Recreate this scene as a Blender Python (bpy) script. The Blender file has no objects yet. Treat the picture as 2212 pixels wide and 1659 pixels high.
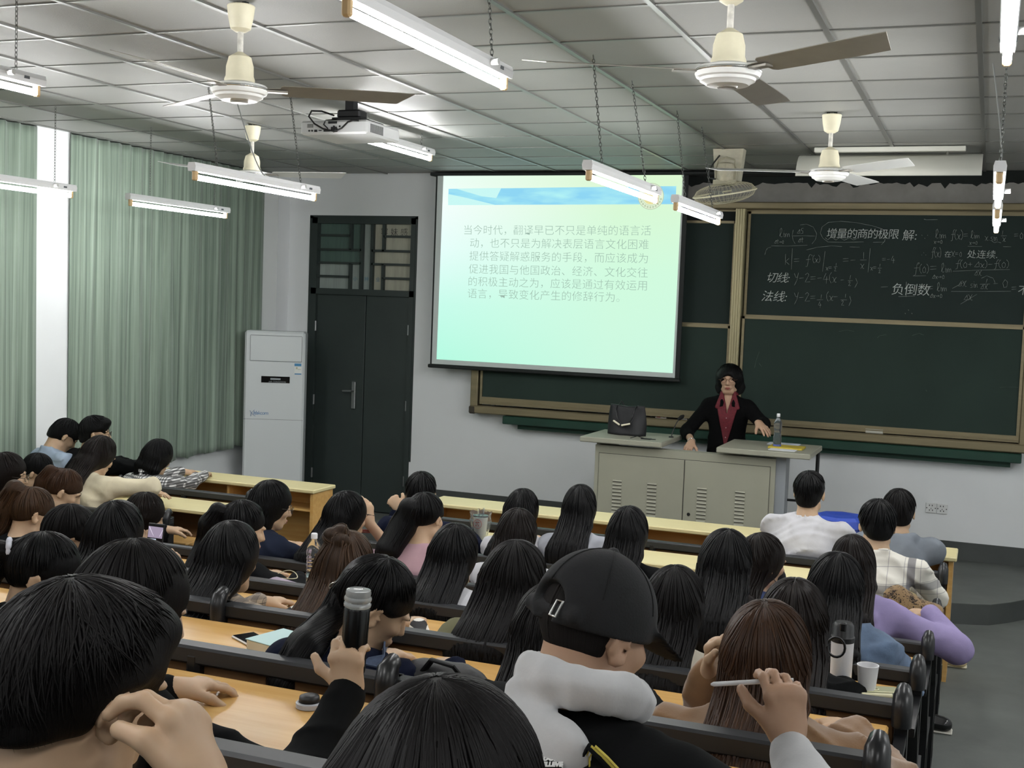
import bpy, bmesh, math, random
import numpy as np
from mathutils import Vector, Matrix

# ------------------------------------------------------------------ camera, world, exposure
SC = bpy.context.scene
COL = SC.collection
random.seed(7)
FPX = 2615.0
YAW, PIT, ROL = [math.radians(v) for v in (-21.41, -3.90, 2.12)]
CAMZ = 2.17                                   # camera height over the flat front floor
_fw = np.array([math.sin(YAW)*math.cos(PIT), math.cos(YAW)*math.cos(PIT), math.sin(PIT)])
_r0 = np.cross(_fw, [0, 0, 1]); _r0 /= np.linalg.norm(_r0); _u0 = np.cross(_r0, _fw)
_rt = _r0*math.cos(ROL)+_u0*math.sin(ROL); _up = -_r0*math.sin(ROL)+_u0*math.cos(ROL)
cam = bpy.data.cameras.new('camera'); cam_o = bpy.data.objects.new('camera', cam); COL.objects.link(cam_o)
cam.sensor_width = 36.0; cam.lens = FPX/2212*36.0; cam.clip_start = 0.02; cam.clip_end = 60
cam_o.matrix_world = Matrix(((_rt[0], _up[0], -_fw[0], 0), (_rt[1], _up[1], -_fw[1], 0), (_rt[2], _up[2], -_fw[2], CAMZ), (0, 0, 0, 1)))
SC.camera = cam_o
SC.view_settings.view_transform = 'Standard'; SC.view_settings.look = 'None'
SC.view_settings.gamma = 1.0; SC.view_settings.use_curve_mapping = False
SC.view_settings.exposure = 0.0
wd = bpy.data.worlds.new('world'); SC.world = wd; wd.use_nodes = True
wd.node_tree.nodes['Background'].inputs[0].default_value = (0.75, 0.85, 1.0, 1); wd.node_tree.nodes['Background'].inputs[1].default_value = 0.02
TUBE_POWER = 120.0                             # radiance of the fluorescent tubes
SCREEN_POWER = 1.0

def ray(px, py): return _fw+_rt*(px-1106)/FPX-_up*(py-829.5)/FPX
def at(px, py, Y):
    r = ray(px, py); p = r*Y/r[1]; return np.array([p[0], Y, p[2]+CAMZ])
def atz(px, py, z):
    r = ray(px, py); p = r*(z-CAMZ)/r[2]; return np.array([p[0], p[1], z])
def atx(px, py, X):
    r = ray(px, py); p = r*X/r[0]; return np.array([X, p[1], p[2]+CAMZ])

# ------------------------------------------------------------------ materials
def S(h):
    h = h.lstrip('#'); c = [int(h[i:i+2], 16)/255 for i in (0, 2, 4)]
    return tuple(v/12.92 if v <= .04045 else ((v+.055)/1.055)**2.4 for v in c)
MATS = {}
class NT:
    def __init__(s, m): s.m = m; m.use_nodes = True; s.t = m.node_tree; s.b = s.t.nodes['Principled BSDF']
    def n(s, typ, **kw):
        nd = s.t.nodes.new(typ)
        for k, v in kw.items():
            if k.startswith('i_'): nd.inputs[int(k[2:]) if k[2:].isdigit() else k[2:].replace('_', ' ')].default_value = v
            else: setattr(nd, k, v)
        return nd
    def l(s, a, ao, b, bi): s.t.links.new(a.outputs[ao], b.inputs[bi])
def mat(name, col, rough=.6, metal=0., spec=.5, noise=None, bump=None, emit=None, trans=0., ior=1.45, sheen=0, coat=0):
    """noise=(scale xyz, strength): brightness mottling in object space; bump=(scale, strength, distance)"""
    if name in MATS: return MATS[name]
    m = bpy.data.materials.new(name); t = NT(m); b = t.b
    c = S(col) if isinstance(col, str) else col
    b.inputs['Base Color'].default_value = (*c, 1); b.inputs['Roughness'].default_value = rough
    b.inputs['Metallic'].default_value = metal; b.inputs['Specular IOR Level'].default_value = spec
    b.inputs['IOR'].default_value = ior; b.inputs['Transmission Weight'].default_value = trans
    b.inputs['Sheen Weight'].default_value = sheen; b.inputs['Coat Weight'].default_value = coat
    if emit: b.inputs['Emission Color'].default_value = (*emit[0], 1); b.inputs['Emission Strength'].default_value = emit[1]
    if noise or bump:
        tc = t.n('ShaderNodeTexCoord')
    if noise:
        mp = t.n('ShaderNodeMapping'); mp.inputs['Scale'].default_value = noise[0] if isinstance(noise[0], tuple) else (noise[0],)*3
        nz = t.n('ShaderNodeTexNoise', i_Scale=1.0, i_Detail=5.0, i_Roughness=.6)
        mr = t.n('ShaderNodeMapRange'); mr.inputs[1].default_value = .3; mr.inputs[2].default_value = .7
        mr.inputs[3].default_value = 1-noise[1]; mr.inputs[4].default_value = 1+noise[1]*.5
        mx = t.n('ShaderNodeMix', data_type='RGBA', blend_type='MULTIPLY'); mx.inputs[0].default_value = 1
        mx.inputs[6].default_value = (*c, 1)
        t.l(tc, 'Object', mp, 0); t.l(mp, 0, nz, 'Vector'); t.l(nz, 0, mr, 0); t.l(mr, 0, mx, 7); t.l(mx, 2, b, 'Base Color')
    if bump:
        nb = t.n('ShaderNodeTexNoise', i_Scale=bump[0], i_Detail=4.0)
        bp = t.n('ShaderNodeBump', i_Strength=bump[1], i_Distance=bump[2])
        t.l(tc, 'Object', nb, 'Vector'); t.l(nb, 0, bp, 'Height'); t.l(bp, 0, b, 'Normal')
    MATS[name] = m; return m

# ------------------------------------------------------------------ object helpers
def link(name, me, mats, parent=None, loc=None, smooth=False):
    if mats is not None:
        for m in (mats if isinstance(mats, (list, tuple)) else [mats]): me.materials.append(m)
    if smooth and len(me.polygons): me.polygons.foreach_set('use_smooth', [True]*len(me.polygons))
    o = bpy.data.objects.new(name, me); COL.objects.link(o)
    if parent is not None:
        o.parent = parent
        if loc is None: o.location = (0, 0, 0)
    if loc is not None: o.location = loc
    return o
def tag(o, label=None, cat=None, group=None, kind=None):
    if label: o['label'] = label
    if cat: o['category'] = cat
    if group: o['group'] = group
    if kind: o['kind'] = kind
    return o
def thing(name, label, cat, loc=(0, 0, 0), group=None, rz=0):
    o = bpy.data.objects.new(name, None); COL.objects.link(o); o.location = loc; o.rotation_euler = (0, 0, rz)
    o.empty_display_size = .1
    return tag(o, label, cat, group)
class MB:
    """collects shapes in one mesh"""
    def __init__(s): s.v = []; s.f = []; s.mi = []
    def add(s, vs, fs, mi=0):
        o = len(s.v); s.v += [tuple(map(float, p)) for p in vs]; s.f += [tuple(i+o for i in f) for f in fs]; s.mi += [mi]*len(fs); return s
    def box(s, lo, hi, mi=0, R=None, c=None):
        x0, y0, z0 = lo; x1, y1, z1 = hi
        vs = [(x0, y0, z0), (x1, y0, z0), (x1, y1, z0), (x0, y1, z0), (x0, y0, z1), (x1, y0, z1), (x1, y1, z1), (x0, y1, z1)]
        if R is not None: vs = [tuple(np.array(R) @ np.array(p)+(np.array(c) if c is not None else 0)) for p in vs]
        return s.add(vs, [(0, 3, 2, 1), (4, 5, 6, 7), (0, 1, 5, 4), (1, 2, 6, 5), (2, 3, 7, 6), (3, 0, 4, 7)], mi)
    def bbox(s, lo, hi, r=.005, mi=0):
        """box with chamfered vertical+horizontal edges"""
        lo = np.array(lo, float); hi = np.array(hi, float); r = min(r, *(abs(hi-lo)*.49))
        c = (lo+hi)/2; h = (hi-lo)/2; vs = []; idx = {}
        for a in range(3):
            for sg in (-1, 1):
                b, d = (a+1) % 3, (a+2) % 3
                for i, j in ((-1, -1), (1, -1), (1, 1), (-1, 1)):
                    p = np.zeros(3); p[a] = sg*h[a]; p[b] = i*(h[b]-r); p[d] = j*(h[d]-r); idx[(a, sg, i, j)] = len(vs); vs.append(c+p)
        fs = []
        for a in range(3):
            fs.append(tuple(idx[(a, 1, i, j)] for i, j in ((-1, -1), (1, -1), (1, 1), (-1, 1))))
            fs.append(tuple(idx[(a, -1, i, j)] for i, j in ((-1, 1), (1, 1), (1, -1), (-1, -1))))
        for a in range(3):
            b, d = (a+1) % 3, (a+2) % 3
            for sa in (-1, 1):
                for sb in (-1, 1):   # edge between face a(sa) and face b(sb) running along d
                    e = [idx[(a, sa, sb, -1)], idx[(a, sa, sb, 1)], idx[(b, sb, 1, sa)], idx[(b, sb, -1, sa)]]
                    fs.append(tuple(e) if sa*sb < 0 else tuple(e[::-1]))
        for sa in (-1, 1):
            for sb in (-1, 1):
                for sd in (-1, 1):
                    t = (idx[(0, sa, sb, sd)], idx[(1, sb, sd, sa)], idx[(2, sd, sa, sb)])
                    fs.append(t if sa*sb*sd > 0 else t[::-1])
        return s.add(vs, fs, mi)
    def tube(s, pts, r, n=10, mi=0, closed=False, caps=True, flat=1.0):
        pts = [np.array(p, float) for p in pts]; m = len(pts)
        rs = r if isinstance(r, (list, tuple, np.ndarray)) else [r]*m
        vs = []; up = None
        for i in range(m):
            a = pts[(i-1) % m] if (i > 0 or closed) else pts[0]; b = pts[(i+1) % m] if (i < m-1 or closed) else pts[-1]
            t = b-a; t = t/(np.linalg.norm(t)+1e-12)
            if up is None:
                up = np.array([0, 0, 1.]) if abs(t[2]) < .9 else np.array([1., 0, 0])
            u = up-t*np.dot(up, t); u /= np.linalg.norm(u)+1e-12; w = np.cross(t, u); up = u
            for k in range(n):
                an = 2*math.pi*k/n; vs.append(pts[i]+rs[i]*(math.cos(an)*u*flat+math.sin(an)*w))
        fs = []
        for i in range(m if closed else m-1):
            j = (i+1) % m
            for k in range(n):
                k2 = (k+1) % n; fs.append((i*n+k, i*n+k2, j*n+k2, j*n+k))
        if caps and not closed: fs += [tuple(range(n))[::-1], tuple((m-1)*n+k for k in range(n))]
        return s.add(vs, fs, mi)
    def lathe(s, prof, c=(0, 0, 0), n=24, mi=0, axis='z'):
        """prof: (r,z) pairs from bottom to top"""
        vs = []; fs = []; m = len(prof)
        for r, z in prof:
            for k in range(n):
                a = 2*math.pi*k/n; p = (r*math.cos(a), r*math.sin(a), z)
                if axis == 'y': p = (p[0], -p[2], p[1])
                if axis == 'x': p = (p[2], p[0], p[1])
                vs.append((p[0]+c[0], p[1]+c[1], p[2]+c[2]))
        for i in range(m-1):
            for k in range(n):
                k2 = (k+1) % n; fs.append((i*n+k, i*n+k2, (i+1)*n+k2, (i+1)*n+k))
        fs += [tuple(range(n))[::-1], tuple((m-1)*n+k for k in range(n))]
        return s.add(vs, fs, mi)
    def prism(s, poly, a, b, axis=0, mi=0):
        """extrude a 2D polygon (in the two other axes, in order) from a to b along axis"""
        vs = []
        for e in (a, b):
            for p in poly:
                q = list(p); q.insert(axis, e); vs.append(q)
        n = len(poly); fs = [tuple(range(n)), tuple(range(n, 2*n))[::-1]]
        for k in range(n): k2 = (k+1) % n; fs.append((k, n+k, n+k2, k2))
        return s.add(vs, fs, mi)
    def mesh(s, name, fix=True):
        me = bpy.data.meshes.new(name); me.from_pydata(s.v, [], s.f)
        if len(set(s.mi)) > 1: me.polygons.foreach_set('material_index', s.mi)
        if fix:
            bm = bmesh.new(); bm.from_mesh(me); bmesh.ops.recalc_face_normals(bm, faces=bm.faces); bm.to_mesh(me); bm.free()
        me.update(); return me
    def build(s, name, mats, parent=None, loc=None, smooth=False): return link(name, s.mesh(name), mats, parent, loc, smooth)
def autosmooth(o, deg=35):
    me = o.data
    me.polygons.foreach_set('use_smooth', [True]*len(me.polygons))
    bm = bmesh.new(); bm.from_mesh(me); lim = math.radians(deg)
    for e in bm.edges:
        if len(e.link_faces) == 2 and e.calc_face_angle(0) > lim: e.smooth = False
    bm.to_mesh(me); bm.free(); return o
def copy_tree(o, parent=None):
    c = o.copy(); COL.objects.link(c)
    if parent is not None: c.parent = parent
    for ch in list(o.children): copy_tree(ch, c)
    return c
_fontmesh = {}
def text_mesh(txt, size, offset=0., extrude=0.0004, align='LEFT', shear=0., res=3, spacing=1.0, line=1.0):
    cu = bpy.data.curves.new('txt', 'FONT'); cu.body = txt; cu.size = size; cu.offset = offset; cu.extrude = extrude
    cu.align_x = align; cu.shear = shear; cu.resolution_u = res; cu.space_character = spacing; cu.space_line = line
    o = bpy.data.objects.new('txt', cu); COL.objects.link(o)
    dg = bpy.context.evaluated_depsgraph_get(); ev = o.evaluated_get(dg); me = bpy.data.meshes.new_from_object(ev)
    v = np.zeros(len(me.vertices)*3); me.vertices.foreach_get('co', v); v = v.reshape(-1, 3)
    f = [tuple(p.vertices) for p in me.polygons]
    bpy.data.objects.remove(o); bpy.data.curves.remove(cu); bpy.data.meshes.remove(me)
    return v, f
def put_text(mb, txt, size, pos, mi=0, fx=(1, 0, 0), fy=(0, 0, 1), **kw):
    """text lying on the plane spanned by fx (reading direction) and fy (up)"""
    v, f = text_mesh(txt, size, **kw)
    if len(v) == 0: return mb
    fx = np.array(fx, float); fy = np.array(fy, float); nz = np.cross(fx, fy)
    P = np.array(pos)+v[:, :1]*fx+v[:, 1:2]*fy+v[:, 2:3]*nz
    return mb.add(P, f, mi)
def structure(o): o['kind'] = 'structure'; return o
# ------------------------------------------------------------------ room shell
XL, XR, YF, YB, ZCEIL, ZSTAGE = -6.95, 2.65, 10.72, -3.4, CAMZ+1.2, .15
RAILY = [6.84, 5.96, 5.08, 4.20, 3.32, 2.44, 1.56, .68]
RAILR = [-.1995, -.2297, -.2575, -.2800, -.3080, -.3550, -.4530]
RAILZ = [CAMZ+r*y for r, y in zip(RAILR, RAILY)]; RAILZ.append(RAILZ[6]+.16)
FLOORZ = [max(0., z-.805) for z in RAILZ]
M_wall = mat('wall paint', '#dcdfe0', .85, noise=((.9, .9, .9), .05), bump=(60, .05, .002))
M_floor = mat('grey screed floor', '#5c605c', .62, noise=((2.2, 2.2, 2.2), .28), bump=(90, .12, .004))
M_skirt = mat('dark grey skirting paint', '#434745', .7, noise=((3, 3, 3), .15))

def ceiling_material():
    m = bpy.data.materials.new('suspended ceiling tiles'); t = NT(m); b = t.b
    tc = t.n('ShaderNodeTexCoord'); nz = t.n('ShaderNodeTexNoise', i_Scale=1.3, i_Detail=4.0)
    cr = t.n('ShaderNodeValToRGB'); cr.color_ramp.elements[0].position = .3; cr.color_ramp.elements[1].position = .75
    cr.color_ramp.elements[0].color = (*S('#8a8b87'), 1); cr.color_ramp.elements[1].color = (*S('#949591'), 1)
    nb = t.n('ShaderNodeTexNoise', i_Scale=140.0, i_Detail=3.0); bp = t.n('ShaderNodeBump', i_Strength=.25, i_Distance=.004)
    t.l(tc, 'Object', nz, 'Vector'); t.l(nz, 0, cr, 0); t.l(cr, 0, b, 'Base Color')
    t.l(tc, 'Object', nb, 'Vector'); t.l(nb, 0, bp, 'Height'); t.l(bp, 0, b, 'Normal')
    b.inputs['Roughness'].default_value = .55; return m
M_ceil = ceiling_material()
M_grid = mat('ceiling t-bar aluminium', '#7a7b77', .36, metal=.45)

# ceiling slab + tiles slightly proud of it, T-bar grid as one child
mb = MB().box((XL-.2, YB, ZCEIL+.005), (XR+.2, YF-.06, ZCEIL+.25))
ceil = structure(mb.build('ceiling', M_ceil))
mb = MB(); PX, PY = .607, .592
kx = [-.115+PX*k for k in range(-13, 6)]; ky = [5.365+PY*k for k in range(-16, 10)]
kx = [x for x in kx if XL < x < XR]; ky = [y for y in ky if YB < y < YF-.1]
for x in kx:
    mb.box((x-.012, YB, ZCEIL-.004), (x+.012, YF-.06, ZCEIL+.03))
for y in ky:
    mb.box((XL, y-.008, ZCEIL), (XR, y+.008, ZCEIL+.03))
g = mb.build('ceiling_grid', M_grid, ceil)
# floors
structure(MB().box((XL-.2, 5.42, -.2), (XR+.2, YF+.2, 0)).build('floor', M_floor))
for i in range(2, 8):
    z = FLOORZ[i]; y1 = RAILY[i]+.34+.0; y0 = (RAILY[i+1]+.34) if i < 7 else YB
    structure(MB().box((XL-.2, y0, -.2), (XR+.2, y1, z)).build('floor_step', M_floor))
# stage: straight edge with a shallow bow towards the right of the room
pts = [(-5.05, 9.13), (-.15, 9.06), (0.0, 9.10), (.12, 9.15), (.25, 9.30), (.42, 9.55), (.8, 9.9), (1.5, 10.2), (2.65, 10.3), (2.65, YF+.1), (-5.05, YF+.1)]
st = MB().prism(pts, 0.0, ZSTAGE-.004, axis=2)
st = structure(st.build('floor_stage', M_skirt)); MB().prism(pts, ZSTAGE-.006, ZSTAGE, axis=2).build('stage_surface', M_floor, st)
# walls: front wall with the door hole and a flat dark band laid on it under the ceiling
DX0, DX1, DZ1 = -6.43, -5.27, CAMZ+.775
wf = MB()
wf.box((XL-.2, YF, -.2), (DX0, YF+.24, ZCEIL+.25)).box((DX0, YF, DZ1), (DX1, YF+.24, ZCEIL+.25)).box((DX1, YF, -.2), (XR+.2, YF+.24, ZCEIL+.25))
WF = structure(wf.build('wall_front', M_wall))
M_dark = mat('flat dark wall band', '#1d2220', .95, noise=((6, 6, 6), .3))
M_old = mat('grimy old plaster', '#8d8b86', .9, noise=((5, 5, 5), .18), bump=(40, .2, .004))
rg = random.Random(3); prof = []
x = -2.62
while x < .32:
    prof.append((x, CAMZ+1.105+rg.uniform(-.012, .012)-(.03 if rg.random() < .12 else 0))); x += .035
poly = [(-2.62, ZCEIL+.02)]+prof+[(.34, CAMZ+1.1), (.34, ZCEIL+.02)]
MB().prism(poly, YF-.012, YF+.01, axis=1).build('dark_band', M_dark, WF)
poly = [(-2.62, CAMZ+.9), (.16, CAMZ+.9), (.2, CAMZ+.95), (.2, CAMZ+1.12), (-2.62, CAMZ+1.12)]
MB().prism(poly, YF-.008, YF+.01, axis=1).build('old_plaster', M_old, WF)
MB().box((.2, YF-.01, CAMZ+.88), (.34, YF+.01, CAMZ+1.12)).build('dark_strip', M_dark, WF)
wl = structure(MB().box((XL-.2, YB, -.2), (XL, YF+.2, ZCEIL+.25)).build('wall_left', M_wall))
structure(MB().box((XR, YB, -.2), (XR+.2, YF+.2, ZCEIL+.25)).build('wall_right', M_wall))
structure(MB().box((XL-.2, YB-.2, -.2), (XR+.2, YB, ZCEIL+.25)).build('wall_back', M_wall))
# square column in the front left corner and the pier between the curtains
structure(MB().box((XL, YF-.22, 0), (-6.70, YF, ZCEIL+.02)).build('trim_1', M_wall))
structure(MB().box((XL, 7.36, 0), (-6.86, 7.72, ZCEIL+.02)).build('trim_2', M_wall))
# skirting on the front wall
structure(MB().box((DX1+.03, YF-.012, ZSTAGE), (XR, YF+.01, CAMZ-1.868)).build('baseboard_front', M_skirt))
structure(MB().box((XL, YB, 0), (XL+.012, YF, .14)).build('baseboard_left', M_skirt))
# windows behind the curtains
M_glass = mat('window glass', '#aebfc4', .1, spec=.5)
M_frame = mat('white window frame', '#d8dad8', .4)
for i, (a, b) in enumerate(((2.2, 3.9), (5.0, 7.2), (7.9, 10.3))):
    w = structure(MB().box((XL, a, .95), (XL+.02, b, 2.95)).build('window_%d' % (i+1), M_glass))
    f = MB()
    for z in (.93, 2.2, 2.95): f.box((XL, a, z), (XL+.03, b, z+.05))
    for y in np.linspace(a, b-.05, 4): f.box((XL, y, .93), (XL+.03, y+.05, 3.0))
    f.build('window_frame', M_frame, w)

# ------------------------------------------------------------------ door
M_door = mat('dark green door paint', '#2c3533', .5, noise=((3, 3, 3), .12))
M_steel = mat('brushed steel', '#8d9090', .35, metal=.85)
M_pane = mat('dusty pane', '#8f9994', .35, noise=((30, 2, 2), .18))
M_pane2 = mat('green backed pane', '#4d615a', .35, noise=((30, 2, 2), .2))
M_pane3 = mat('papered pane', '#a4a494', .6, noise=((24, 2, 3), .16))
M_ink = mat('black ink', '#22262a', .8)
door = structure(MB().box((DX0, YF-.01, 0), (DX0+.06, YF+.2, DZ1)).box((DX1-.05, YF-.01, 0), (DX1, YF+.2, DZ1)).box((DX0, YF-.01, DZ1-.06), (DX1, YF+.2, DZ1))
    .box((DX0, YF-.01, CAMZ+.005), (DX1, YF+.2, CAMZ+.065)).build('door_1', M_door))
xm = DX0+.62
for a, b in ((DX0+.06, xm-.004), (xm+.004, DX1-.05)):
    l = MB().bbox((a, YF+.02, .01), (b, YF+.07, CAMZ+.005), .004).build('door_leaf', M_door, door)
    if b < xm+.1:
        h = MB().bbox((xm-.13, YF-.0, CAMZ-1.14), (xm-.085, YF+.022, CAMZ-.86), .006); h.tube([(xm-.107, YF-.0, CAMZ-.955), (xm-.107, YF-.05, CAMZ-.955), (xm-.2, YF-.05, CAMZ-.96)], .011)
        h.build('door_handle', M_steel, l, smooth=False)
    hz = MB()
    for z in (.35, 1.1, 1.85): hz.tube([((a if b < xm+.1 else b), YF-.0, z-.05), ((a if b < xm+.1 else b), YF-.0, z+.05)], .012)
    hz.build('hinge', M_steel, l)
tw = MB(); P = {}
def dpx(x, y): return at(600+x*400/2212, 350+y*400/2212, YF)
x0, x1, z0, z1 = DX0+.06, DX1-.05, CAMZ+.065, DZ1-.06
vx = [dpx(v, 900)[0] for v in (858, 990, 1115, 1250)]; hz_ = [dpx(600, v)[2] for v in (872, 1042, 1200, 1362)]
tw.box((vx[1]-.016, YF+.02, z0), (vx[1]+.016, YF+.06, z1)).box((vx[2]-.016, YF+.02, z0), (vx[2]+.016, YF+.06, z1))
tw.box((vx[0]-.013, YF+.02, hz_[1]), (vx[0]+.013, YF+.06, z1)).box((vx[0]-.013, YF+.02, z0), (vx[0]+.013, YF+.06, hz_[2]))
tw.box((vx[3]-.013, YF+.02, hz_[1]-.01), (vx[3]+.013, YF+.06, z1)).box((vx[3]-.013, YF+.02, z0), (vx[3]+.013, YF+.06, hz_[2]))
for k, (a, b) in enumerate(((x0, vx[0]), (x0, vx[1]), (x0, vx[1]), (x0, vx[0]))): tw.box((a, YF+.02, hz_[k]-.011), (b, YF+.06, hz_[k]+.011))
for k, (a, b) in enumerate(((vx[3], x1), (vx[2], x1), (vx[2], x1), (vx[3], x1))): tw.box((a, YF+.02, hz_[k]-.014), (b, YF+.06, hz_[k]+.008))
tw.build('transom_bars', M_door, door)
MB().box((x0, YF+.062, hz_[2]), (vx[1], YF+.07, z1)).build('transom_pane', M_pane2, door)
MB().box((x0, YF+.062, z0), (vx[1], YF+.07, hz_[2])).build('transom_pane', M_pane, door)
MB().box((vx[1], YF+.062, z0), (vx[2], YF+.07, z1)).build('transom_pane', M_pane, door)
MB().box((vx[2], YF+.062, z0), (x1, YF+.07, z1)).build('transom_pane', M_pane3, door)
mb = MB(); put_text(mb, '容 妹 感 知', .085, (vx[2]+.075, YF+.058, dpx(600, 858)[2]), offset=-.001); mb.build('pane_writing', M_ink, door)
mb = MB(); put_text(mb, '小 语 种 专 业', .05, (vx[0]+.02, YF+.058, dpx(600, 1405)[2])); mb.build('pane_lettering', mat('faded blue lettering', '#5d7f90', .8), door)
# black paint margin brushed round the door frame on the wall
MB().box((DX0-.03, YF-.006, 0), (DX0+.01, YF+.01, DZ1+.012)).box((DX1-.01, YF-.006, .55), (DX1+.02, YF+.01, DZ1+.012)).box((DX0-.03, YF-.006, DZ1-.01), (DX1+.02, YF+.01, DZ1+.02)).build('painted_margin', M_door, door)

# ------------------------------------------------------------------ curtains
def curtain_material():
    m = bpy.data.materials.new('sage striped curtain cloth'); t = NT(m); b = t.b
    tc = t.n('ShaderNodeTexCoord'); mp = t.n('ShaderNodeMapping'); mp.inputs['Scale'].default_value = (34, 34, .6)
    uv = t.n('ShaderNodeUVMap'); uv.uv_map = 'cloth'
    mp2 = t.n('ShaderNodeMapping'); mp2.inputs['Scale'].default_value = (30, .25, 1)
    nz = t.n('ShaderNodeTexNoise', i_Scale=1.0, i_Detail=4.0, i_Roughness=.7)
    cr = t.n('ShaderNodeValToRGB'); e = cr.color_ramp.elements
    e[0].position = .34; e[0].color = (*S('#4f5e52'), 1); e[1].position = .68; e[1].color = (*S('#90a091'), 1)
    t.l(uv, 0, mp2, 0); t.l(mp2, 0, nz, 'Vector'); t.l(nz, 0, cr, 0); t.l(cr, 0, b, 'Base Color')
    b.inputs['Roughness'].default_value = .8; b.inputs['Sheen Weight'].default_value = .2
    return m
M_curt = curtain_material()
def curtain(y0, y1, zb0, zb1, seed, label):
    rg = np.random.RandomState(seed); n = int((y1-y0)/.011); nz = 40
    s = np.linspace(0, 1, n); ph = np.cumsum(rg.uniform(.6, 1.5, n)); ph = ph/ph[-1]*(y1-y0)*2*math.pi*7.0
    amp = np.interp(np.linspace(0, 1, n), np.linspace(0, 1, 30), rg.uniform(.25, 1, 30))
    gaps = np.zeros(n)
    for c in rg.uniform(.03, .97, int((y1-y0)*1.7)): gaps -= .03*np.exp(-((s-c)*(y1-y0)/.018)**2)
    fold = lambda a: (1-np.abs(np.sin(a*.5)))**.8*2-1; top = fold(ph)*amp*.045+gaps; low = fold(ph*.62+1)*amp*.05+fold(ph)*.026*amp+gaps
    vs = []; uv = []
    for j in range(nz):
        v = j/(nz-1); k = v**.7
        x = XL+.095+.75*(top*(1-k)+low*k); y = y0+s*(y1-y0)+.015*np.sin(ph*.3+v*2)*v
        z = (ZCEIL-.005)*(1-v)+(zb0+(zb1-zb0)*s+.012*np.sin(ph*.5))*v
        for i in range(n): vs.append((x[i], y[i], z[i])); uv.append((s[i]*(y1-y0), v*2.7))
    fs = [(j*n+i, j*n+i+1, (j+1)*n+i+1, (j+1)*n+i) for j in range(nz-1) for i in range(n-1)]
    me = bpy.data.meshes.new('curtain'); me.from_pydata(vs, [], fs)
    ul = me.uv_layers.new(name='cloth'); li = np.zeros(len(me.loops), int); me.loops.foreach_get('vertex_index', li)
    ul.data.foreach_set('uv', np.array(uv, dtype=np.float32)[li].ravel())
    o = link('curtain', me, M_curt, smooth=True)
    md = o.modifiers.new('t', 'SOLIDIFY'); md.thickness = .004
    return tag(o, label, 'curtain', 'sage green window curtains')
curtain(7.70, 10.52, CAMZ-1.60, CAMZ-1.52, 5, 'long sage green striped curtain between white pier and air conditioner')
curtain(4.6, 7.40, CAMZ-1.62, CAMZ-1.62, 9, 'sage green striped curtain left of the white wall pier, at left picture edge')
# ------------------------------------------------------------------ fluorescent lamps (the room's light)
M_lampw = mat('white lamp enamel', '#d6d7d8', .35)
M_tube = mat('lit fluorescent tube', '#ffffff', .4, emit=((1.0, 1.0, 1.0), TUBE_POWER))
M_holder = mat('aged lampholder plastic', '#c3a679', .5)
M_chain = mat('dull chain', '#5b5d5a', .4, metal=.7)
def chain_mesh(p0, p1, link_len=.026, w=.006, r=.0016):
    p0 = np.array(p0, float); p1 = np.array(p1, float); d = p1-p0; L = np.linalg.norm(d); d /= L
    a = np.cross(d, [0, 1, .01]); a /= np.linalg.norm(a); b = np.cross(d, a); mb = MB(); n = max(2, int(L/(link_len*.72)))
    for i in range(n):
        c = p0+d*(L*(i+.5)/n); u = a if i % 2 else b
        pts = []
        for k in range(8):
            an = 2*math.pi*k/8; pts.append(c+d*math.cos(an)*link_len*.5+u*math.sin(an)*w)
        mb.tube(pts, r, n=4, closed=True)
    return mb
lamp_proto = {}
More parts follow.
